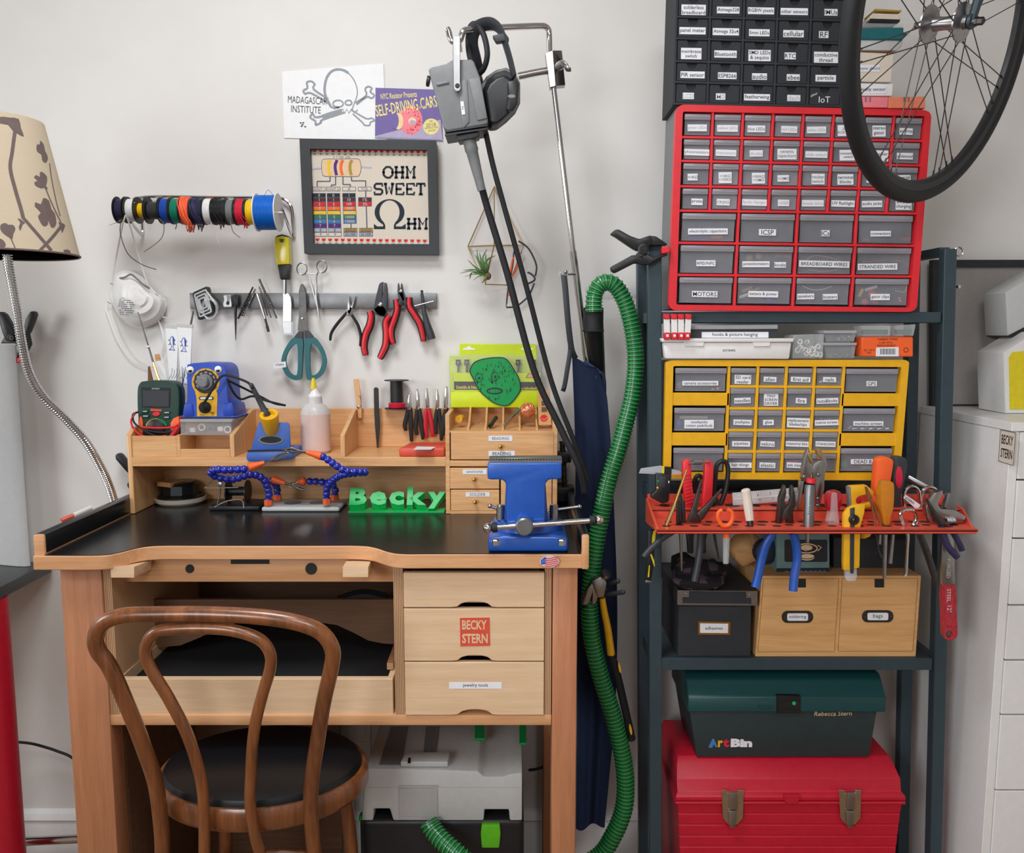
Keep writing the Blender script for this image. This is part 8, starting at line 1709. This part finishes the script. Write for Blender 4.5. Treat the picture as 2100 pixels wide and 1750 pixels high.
# compass
rtool('compass', 'rusty brown drawing compass with two thin legs in the rack', 'compass', ('hinge', P_(g6_([(535, 390), (552, 395), (590, 470), (598, 510), (575, 520), (555, 490)]), 1.775, .006), 'rust' if 'rust' in MATS else 'chair_wood'), ('leg', T_([(*s6(572, 490), 1.775), (*s6(600, 600), 1.772), (*s6(618, 735), 1.77)], .0022), 'chair_wood'), ('leg', T_([(*s6(578, 490), 1.775), (*s6(630, 610), 1.772), (*s6(676, 735), 1.77)], .0022), 'chair_wood'), ('point', T_([(*s6(625, 780), 1.775), (*s6(640, 900), 1.78), (*s6(668, 970), 1.78)], .0018), 'dark_steel'))
# big screwdrivers
def driver(label, pl, d, m, shaft, extra=()):
    b = P_(g6_(cr2(pl, 3)), d, .026, 0, .008); t = rtool('screwdriver', label, 'screwdriver', ('handle', b, m))
    if shaft: mk('shaft', T_([(*s6(*shaft[0]), d+.013), (*s6(*shaft[1]), d+.013)], shaft[2]), 'steel', t)
    for nm, e, mm in extra: mk(nm, e, mm, t)
    return t
driver('screwdriver with a big bright orange handle', [(640, 170), (700, 150), (750, 165), (768, 200), (750, 320), (728, 470), (720, 600), (660, 612), (605, 600), (610, 460), (620, 330), (628, 230)], 1.86, 'orange_plastic', ((655, 780), (650, 860), .004), (('collar_line', (lambda b: (stroke(b, g6_([(608, 460), (728, 470)]), 1.6, 1.8595, 0), b)[1])(B()), 'coral_plastic'),))
driver('screwdriver with a black handle and red oval inlay', [(770, 170), (820, 148), (872, 165), (882, 230), (862, 340), (830, 470), (835, 600), (775, 600), (768, 480), (760, 330)], 1.875, 'dark_grey_plastic', ((760, 780), (735, 1015), (.0042, .0055)), (('red_inlay', P_(g6_(circ(812, 318, 30, 92, 22)), 1.8735, .003), 'wire_red'),))
driver('small screwdriver with an amber clear handle in front of the orange one', [(675, 380), (695, 350), (740, 348), (768, 365), (774, 420), (768, 560), (745, 640), (735, 700), (690, 705), (680, 640), (662, 540), (664, 440)], 1.78, 'amber', ((698, 780), (690, 1140), (.0048, .0038)))
# scissors with a tag
b1 = T_([(*s6(x, y), 1.88) for x, y in ((858, 560), (850, 470), (875, 410), (920, 392), (962, 415), (978, 470), (972, 560), (930, 600))], .0042); b2 = T_([(*s6(x, y), 1.885) for x, y in ((1000, 580), (985, 500), (1005, 430), (1050, 398), (1100, 410), (1128, 450))], .0042)
b3 = P_(g6_([(955, 785), (1010, 785), (1060, 900), (1128, 1110), (1115, 1228), (1095, 1190), (1020, 960)]), 1.87, .003, 0, .0006)
b4 = B(); b4.plate(g6_([(862, 455), (985, 540), (960, 582), (845, 482)]), 1.868, .0006, 0); b4.tpx('STERN', *s6(898, 505), 1.8675, 21, 7.5, 1, -34, bold=.01)
rtool('tagged_scissors', 'chrome loop scissors with a white name tag, blades under the rack', 'scissors', ('loop', b1, 'chrome'), ('loop', b2, 'chrome'), ('blade', b3, 'dark_steel'), ('name_tag', b4, ['label_paper', 'ink']))
solo('bent_rod_tool', T_([(*s6(x, y), d) for x, y, d in ((955, 640, 1.80), (948, 690, 1.79), (925, 705, 1.785), (945, 660, 1.79), (938, 605, 1.79), (890, 578, 1.785), (840, 590, 1.78), (820, 630, 1.775), (845, 700, 1.77), (880, 785, 1.775), (875, 900, 1.78), (866, 1080, 1.785), (858, 1122, 1.785))], .0036, n=5), 'chrome', 'bright bent steel rod with a hooked loop near the right of the rack', 'rod', GT)
# adjustable wrench and blue handled cutters
b1 = P_(g6_([(1060, 500), (1100, 445), (1170, 418), (1172, 450), (1130, 530), (1150, 570), (1260, 580), (1362, 635), (1340, 690), (1240, 700), (1160, 690), (1090, 710), (1040, 640), (1030, 560)]), 1.79, .02, 0, .003)
b2 = P_(g6_([(1180, 560), (1210, 450), (1230, 440), (1260, 470), (1285, 530), (1285, 600), (1240, 600)]), 1.792, .016, 0, .002)
b3 = B(); b3.lathe(Q(*s6(1195, 672), 1.787), (1, 0, 0), [(0, 0)]+[(.006+(.0012 if i % 2 else 0), .0012*i) for i in range(17)]+[(0, .0195)], 16)
b4 = P_(g6_([(1165, 760), (1258, 770), (1266, 1000), (1270, 1195), (1165, 1195), (1158, 1000)]), 1.795, .012, 0, .002); 
b5 = B(); b5.ring(PP(g6_(cr2([(1164, 1195), (1270, 1195), (1280, 1400), (1288, 1560), (1280, 1620), (1230, 1645), (1180, 1625), (1168, 1560), (1165, 1400)], 2)), 1.796), PP(g6_([(1222+30*math.cos(math.radians(a)), 1595-34*math.sin(math.radians(a))) for a in (120, 90, 60, 20, -5, -25, -45, -65, -80, -95, -110, -130, -150, -170, 170, 150, 140, 130)]), 1.796), (0, .012, 0))
b6 = P_(g6_([(1180, 1210), (1256, 1212), (1266, 1530), (1184, 1530)]), 1.794, .002, 0, 0); b7 = B(); b7.text('12"', Q(*s6(1222, 1390), 1.7935), .018, .01, 0, math.radians(-88)); b7.text('STEEL', Q(*s6(1216, 1280), 1.7935), .03, .009, 0, math.radians(-88)); b7.text('FORGED', Q(*s6(1214, 1060), 1.7945), .05, .008, 0, math.radians(-88))
rtool('adjustable_wrench', 'large adjustable wrench with a worn red handle at the right end of the rack', 'wrench', ('head', b1, 'brushed_lt' if 'brushed_lt' in MATS else 'steel'), ('moving_jaw', b2, 'brushed'), ('adjuster', b3, 'steel'), ('shank', b4, 'steel'), ('handle_end', b5, 'worn_red'), ('handle_panel', b6, 'worn_red'), ('cast_lettering', b7, 'light_grey_plastic'))
rtool('blue_nippers', 'small steel nippers with dark blue handles hooked in front of the wrench', 'nippers', ('jaw', P_(g6_([(1040, 490), (1060, 510), (1110, 590), (1160, 640), (1175, 690), (1190, 740), (1150, 740), (1110, 660), (1060, 560)]), 1.762, .008), 'dark_steel'), ('jaw', P_(g6_([(1045, 500), (1100, 610), (1150, 650), (1200, 690), (1250, 720), (1210, 735), (1150, 700), (1085, 620)]), 1.764, .008), 'dark_steel'), ('handle', T_([(*s6(1150, 715), 1.765), (*s6(1175, 800), 1.762), (*s6(1215, 890), 1.76), (*s6(1285, 965), 1.76)], .0075), 'deep_navy_blue' if 'deep_navy_blue' in MATS else 'wire_navy'), ('handle', T_([(*s6(1225, 720), 1.77), (*s6(1270, 800), 1.768), (*s6(1305, 860), 1.765), (*s6(1325, 910), 1.765)], .0065), 'wire_navy'))
b = B(); b.tube([Q(1862, 980, 1.93), Q(1900, 1000, 1.91), Q(1930, 1018, 1.9)], .003, 6, 0, flat=(2, .6)); solo('steel_strip', b, 'steel', 'thin steel strip sloping behind the black and red screwdriver', 'strip', GT)

# ================= bicycle wheel =================
bike = thing('bicycle_wheel', 'black tyred bicycle wheel with silver hub hanging in front of the cabinets', 'bicycle wheel')
C = Q(1939, 48, 1.7); a_, b_ = math.radians(52), math.radians(-12)
N_ = V((math.cos(a_)*math.cos(b_), -math.sin(a_)*math.cos(b_), math.sin(b_))); HX = N_.cross(V((0, 0, 1))).normalized(); HY = HX.cross(N_)
if HY.z < 0: HY = -HY
Rr = .295
def wp(r, ang, off=0): return C+HX*(r*math.cos(ang))+HY*(r*math.sin(ang))+N_*off
def torus(prof, n=96):
    b = B(); vs = []; m = len(prof)
    for i in range(n):
        for r, o in prof: vs.append(wp(r, 2*math.pi*i/n, o))
    b.faces(vs, [(i*m+j, i*m+(j+1) % m, ((i+1) % n)*m+(j+1) % m, ((i+1) % n)*m+j) for i in range(n) for j in range(m)]); bmesh.ops.recalc_face_normals(b.bm, faces=b.bm.faces[:]); return b
tc_ = Rr+.030; mk('tire', torus([(tc_+.0155*math.cos(t*.3927), .0155*math.sin(t*.3927)) for t in range(16)]), 'black_rubber', bike)
mk('rim', torus([(Rr, -.004), (Rr, .004), (Rr+.007, .0105), (Rr+.021, .0115), (Rr+.021, -.0115), (Rr+.007, -.0105)]), 'black_plastic', bike)
b = B(); fl = .033
b.lathe(C-N_*.055, N_, [(0, 0), (.0055, 0), (.0055, .012), (.009, .013), (.012, .018), (.024, .0205), (.036, .0215), (.036, .0245), (.024, .026), (.014, .034), (.0125, .055), (.014, .076), (.024, .084), (.036, .0855), (.036, .0885), (.024, .0895), (.014, .092), (.0125, .099), (.008, .1), (.0055, .104), (.0055, .122), (0, .122)], 28); mk('hub', b, 'steel', bike)
b = B(); b.lathe(C+N_*.058, N_, [(0, 0), (.0085, 0), (.0085, .004), (.0075, .005), (.0075, .014), (.005, .016), (0, .014)], 6); b.lathe(C-N_*.062, N_, [(0, 0), (.006, 0), (.006, .01), (0, .01)], 6); mk('axle_nut', b, 'dark_steel', bike)
rs = random.Random(4)
for i in range(32):
    side = 1 if i % 2 else -1; k = i//2; ha = 2*math.pi*k/16*1.0+(.2 if side > 0 else 0); ra = ha+(.55 if k % 2 else -.55)
    b = B(); b.rod(wp(.033, ha, side*.033), wp(Rr+.001, ra, side*.002), .0011, .0011, 6); n0 = wp(Rr-.012, ra, side*.002); b.rod(n0, wp(Rr+.001, ra, side*.002), .0018, .0022, 6); mk('spoke', b, 'dark_steel', bike)
b = B(); p0 = C+N_*.05; up = V((.16, .1, .98)); b.tube([p0, p0+up*.03+N_*.004, p0+up*.075+N_*.012, p0+up*.2+N_*.018, p0+up*.4+N_*.02], [.008, .0085, .0115, .0125, .0135], 14, 0, flat=(1, 1)); b.lathe(p0-N_*.003, N_, [(0, 0), (.014, 0), (.014, .006), (0, .006)], 18); mk('fork_blade', b, 'slate', bike)

# ================= dresser and things on it =================
dr_ = thing('drawer_unit', 'white drawer unit standing at the right behind the shelf unit', 'drawer unit')
DD = 1.85; xw = Q(2046, 1309, DD).x; zdt = Q(2090, 867, DD).z
b = B(); b.box((xw, DD-DW+.004, .02), (xw+.02, -.03, zdt-.021), 0, .001, 1); b.box((xw+.02, -.04, .02), (xw+.4, -.03, zdt-.021)); b.box((xw+.38, DD-DW+.004, .02), (xw+.4, -.04, zdt-.021)); b.box((xw+.02, DD-DW+.02, .02), (xw+.38, -.04, .04)); mk('carcass', b, 'light_white' if 'light_white' in MATS else 'white_plastic', dr_)
b = B(); b.box((xw-.001, DD-DW, zdt-.02), (xw+.402, -.028, zdt), 0, .001, 1); mk('top_panel', b, 'white_plastic', dr_)
ysd = [885, 985, 1105, 1242, 1355, 1467, 1622, 1800, 2020]
for y0, y1 in zip(ysd, ysd[1:]):
    b = B(); b.box((xw+.021, DD-DW+.001, Q(2080, y1, DD).z+.002), (xw+.379, DD-DW+.02, Q(2080, y0, DD).z-.002), 0, .001, 1); mk('drawer', b, 'white_plastic', dr_)
# sticker on the side of the dresser
b = B(); xq = xw-.0008
def SD(px, py):
    # the dresser's side plane x = xw
    u = (px-1050)/FL; v = (py-875)/FL; t = xq/u; return V((xq, t*(cT-v*sT)-DW, CH-t*(sT+v*cT)))
c4 = [SD(2052, 882), SD(2083, 888), SD(2078, 955), SD(2048, 946)]
b.prism(c4, (.0006, 0, 0), 0); cc_ = sum(c4, V())/4; rt = V((0, -1, 0)); h4 = (c4[0]-c4[3]).length; w4 = (c4[1]-c4[0]).length
for t_, o in (('BECKY', .23), ('STERN', -.2)): b.text(t_, cc_+V((-.0004, 0, h4*o)), w4*.76, h4*.3, 1, right=(0, -1, 0), bold=.015, keep=False)
for i in range(4): b.rod(c4[i]-V((.0003, 0, 0)), c4[(i+1) % 4]-V((.0003, 0, 0)), .0006, .0006, 4, 1)
mk('sticker', b, ['linen', 'ink'], dr_, 'square sticker with black lettering')
# round wooden box
t = thing('round_wooden_box', 'low round wooden box on the white drawer unit behind the shelf post', 'box')
p0 = QZ(1976, 818, zdt+.001); d_b = p0.y+DW; Rw = (Q(2060, 800, d_b).x-Q(1893, 800, d_b).x)/2; hb = .062
b = B(); b.lathe(V((p0.x, p0.y, zdt+.001)), (0, 0, 1), [(0, 0), (Rw*.97, 0), (Rw, .006), (Rw, hb-.004), (Rw*.98, hb), (Rw*.9, hb), (Rw*.88, hb-.012), (0, hb-.012)], 48); mk('bowl', b, 'bowl_wood', t)
b = B(); b.box((p0.x-.05, p0.y-.02, zdt+hb-.01), (p0.x+.03, p0.y+.03, zdt+hb+.003)); mk('wood_scrap', b, 'box_wood', t)
# sunglasses
t = thing('sunglasses', 'dark sunglasses beside the round wooden box', 'glasses'); p0 = QZ(2092, 832, zdt+.002)
for dx in (0, .05):
    b = B(); b.tube([V((p0.x+dx+.024*math.cos(i*.42), p0.y+.0, zdt+.022+.019*math.sin(i*.42))) for i in range(15)], .0034, 8, 0, True); mk('rim', b, 'black_plastic', t)
    b = B(); b.prism([V((p0.x+dx+.023*math.cos(i*.42), p0.y, zdt+.022+.018*math.sin(i*.42))) for i in range(15)], (0, .0015, 0)); mk('lens', b, 'smoke', t)
b = B(); b.tube([V((p0.x-.024, p0.y, zdt+.03)), V((p0.x-.02, p0.y+.06, zdt+.02)), V((p0.x+.02, p0.y+.12, zdt+.006))], .004, 8); mk('temple', b, 'black_plastic', t)
# white and yellow case, grey machine
t = thing('yellow_case', 'white case with a yellow front panel on the drawer unit at the right edge', 'case')
dz_ = 2.05
def SF(pl, d): P = PP(pl, d); return P
b = B(); P = PP([(2058, 724), (2130, 680), (2130, 845), (2062, 845)], dz_)
for i in (2, 3): P[i].z = zdt+.001
b.prism(P, (0, .12, 0), 0, .002, 1); mk('case_body', b, 'white_plastic', t)
b = B(); P = PP([(2070, 733), (2078, 722), (2130, 718), (2130, 840), (2072, 840)], dz_-.003); b.prism(P, (0, .004, 0), 0, .001, 1); mk('yellow_panel', b, 'lemon_dull' if 'lemon_dull' in MATS else 'lemon', t)
t = thing('grey_machine', 'grey sewing machine like housing at the right edge above the yellow case', 'machine')
b = B(); b.prism(PP([(2062, 600), (2078, 590), (2200, 520), (2200, 690), (2066, 690)], 2.12), (0, .1, 0), 0, .003, 2); b.prism(PP([(2066, 690), (2140, 652), (2200, 640), (2200, 700), (2100, 700)], 2.115), (0, .1, 0), 1, .002, 1)
P = PP([(2120, 690), (2200, 690), (2200, 845), (2120, 845)], 2.18); P[2].z = P[3].z = zdt+.001; b.prism(P, (0, .05, 0), 1); mk('housing', b, ['light_grey_plastic', 'black_plastic'], t)
# dark framed mirror / board leaning on the wall
t = thing('framed_board', 'grey board in a black frame standing on the drawer unit against the wall', 'frame')
o = [(1913, 533), (2190, 533), (2190, 845), (1912, 845)]; i_ = [(1926, 548), (2180, 548), (2180, 830), (1926, 830)]
PO = PP(o, 2.26); PI = PP(i_, 2.26)
b = B(); b.ring(PO, PI, (0, .02, 0)); mk('frame', b, 'black_card', t)
mat('board_grey', (158, 152, 148), .5, var=.03); b = B(); b.plate([(1920, 540), (2184, 540), (2184, 836), (1920, 836)], 2.27, .004); mk('panel', b, 'board_grey', t)
settle()
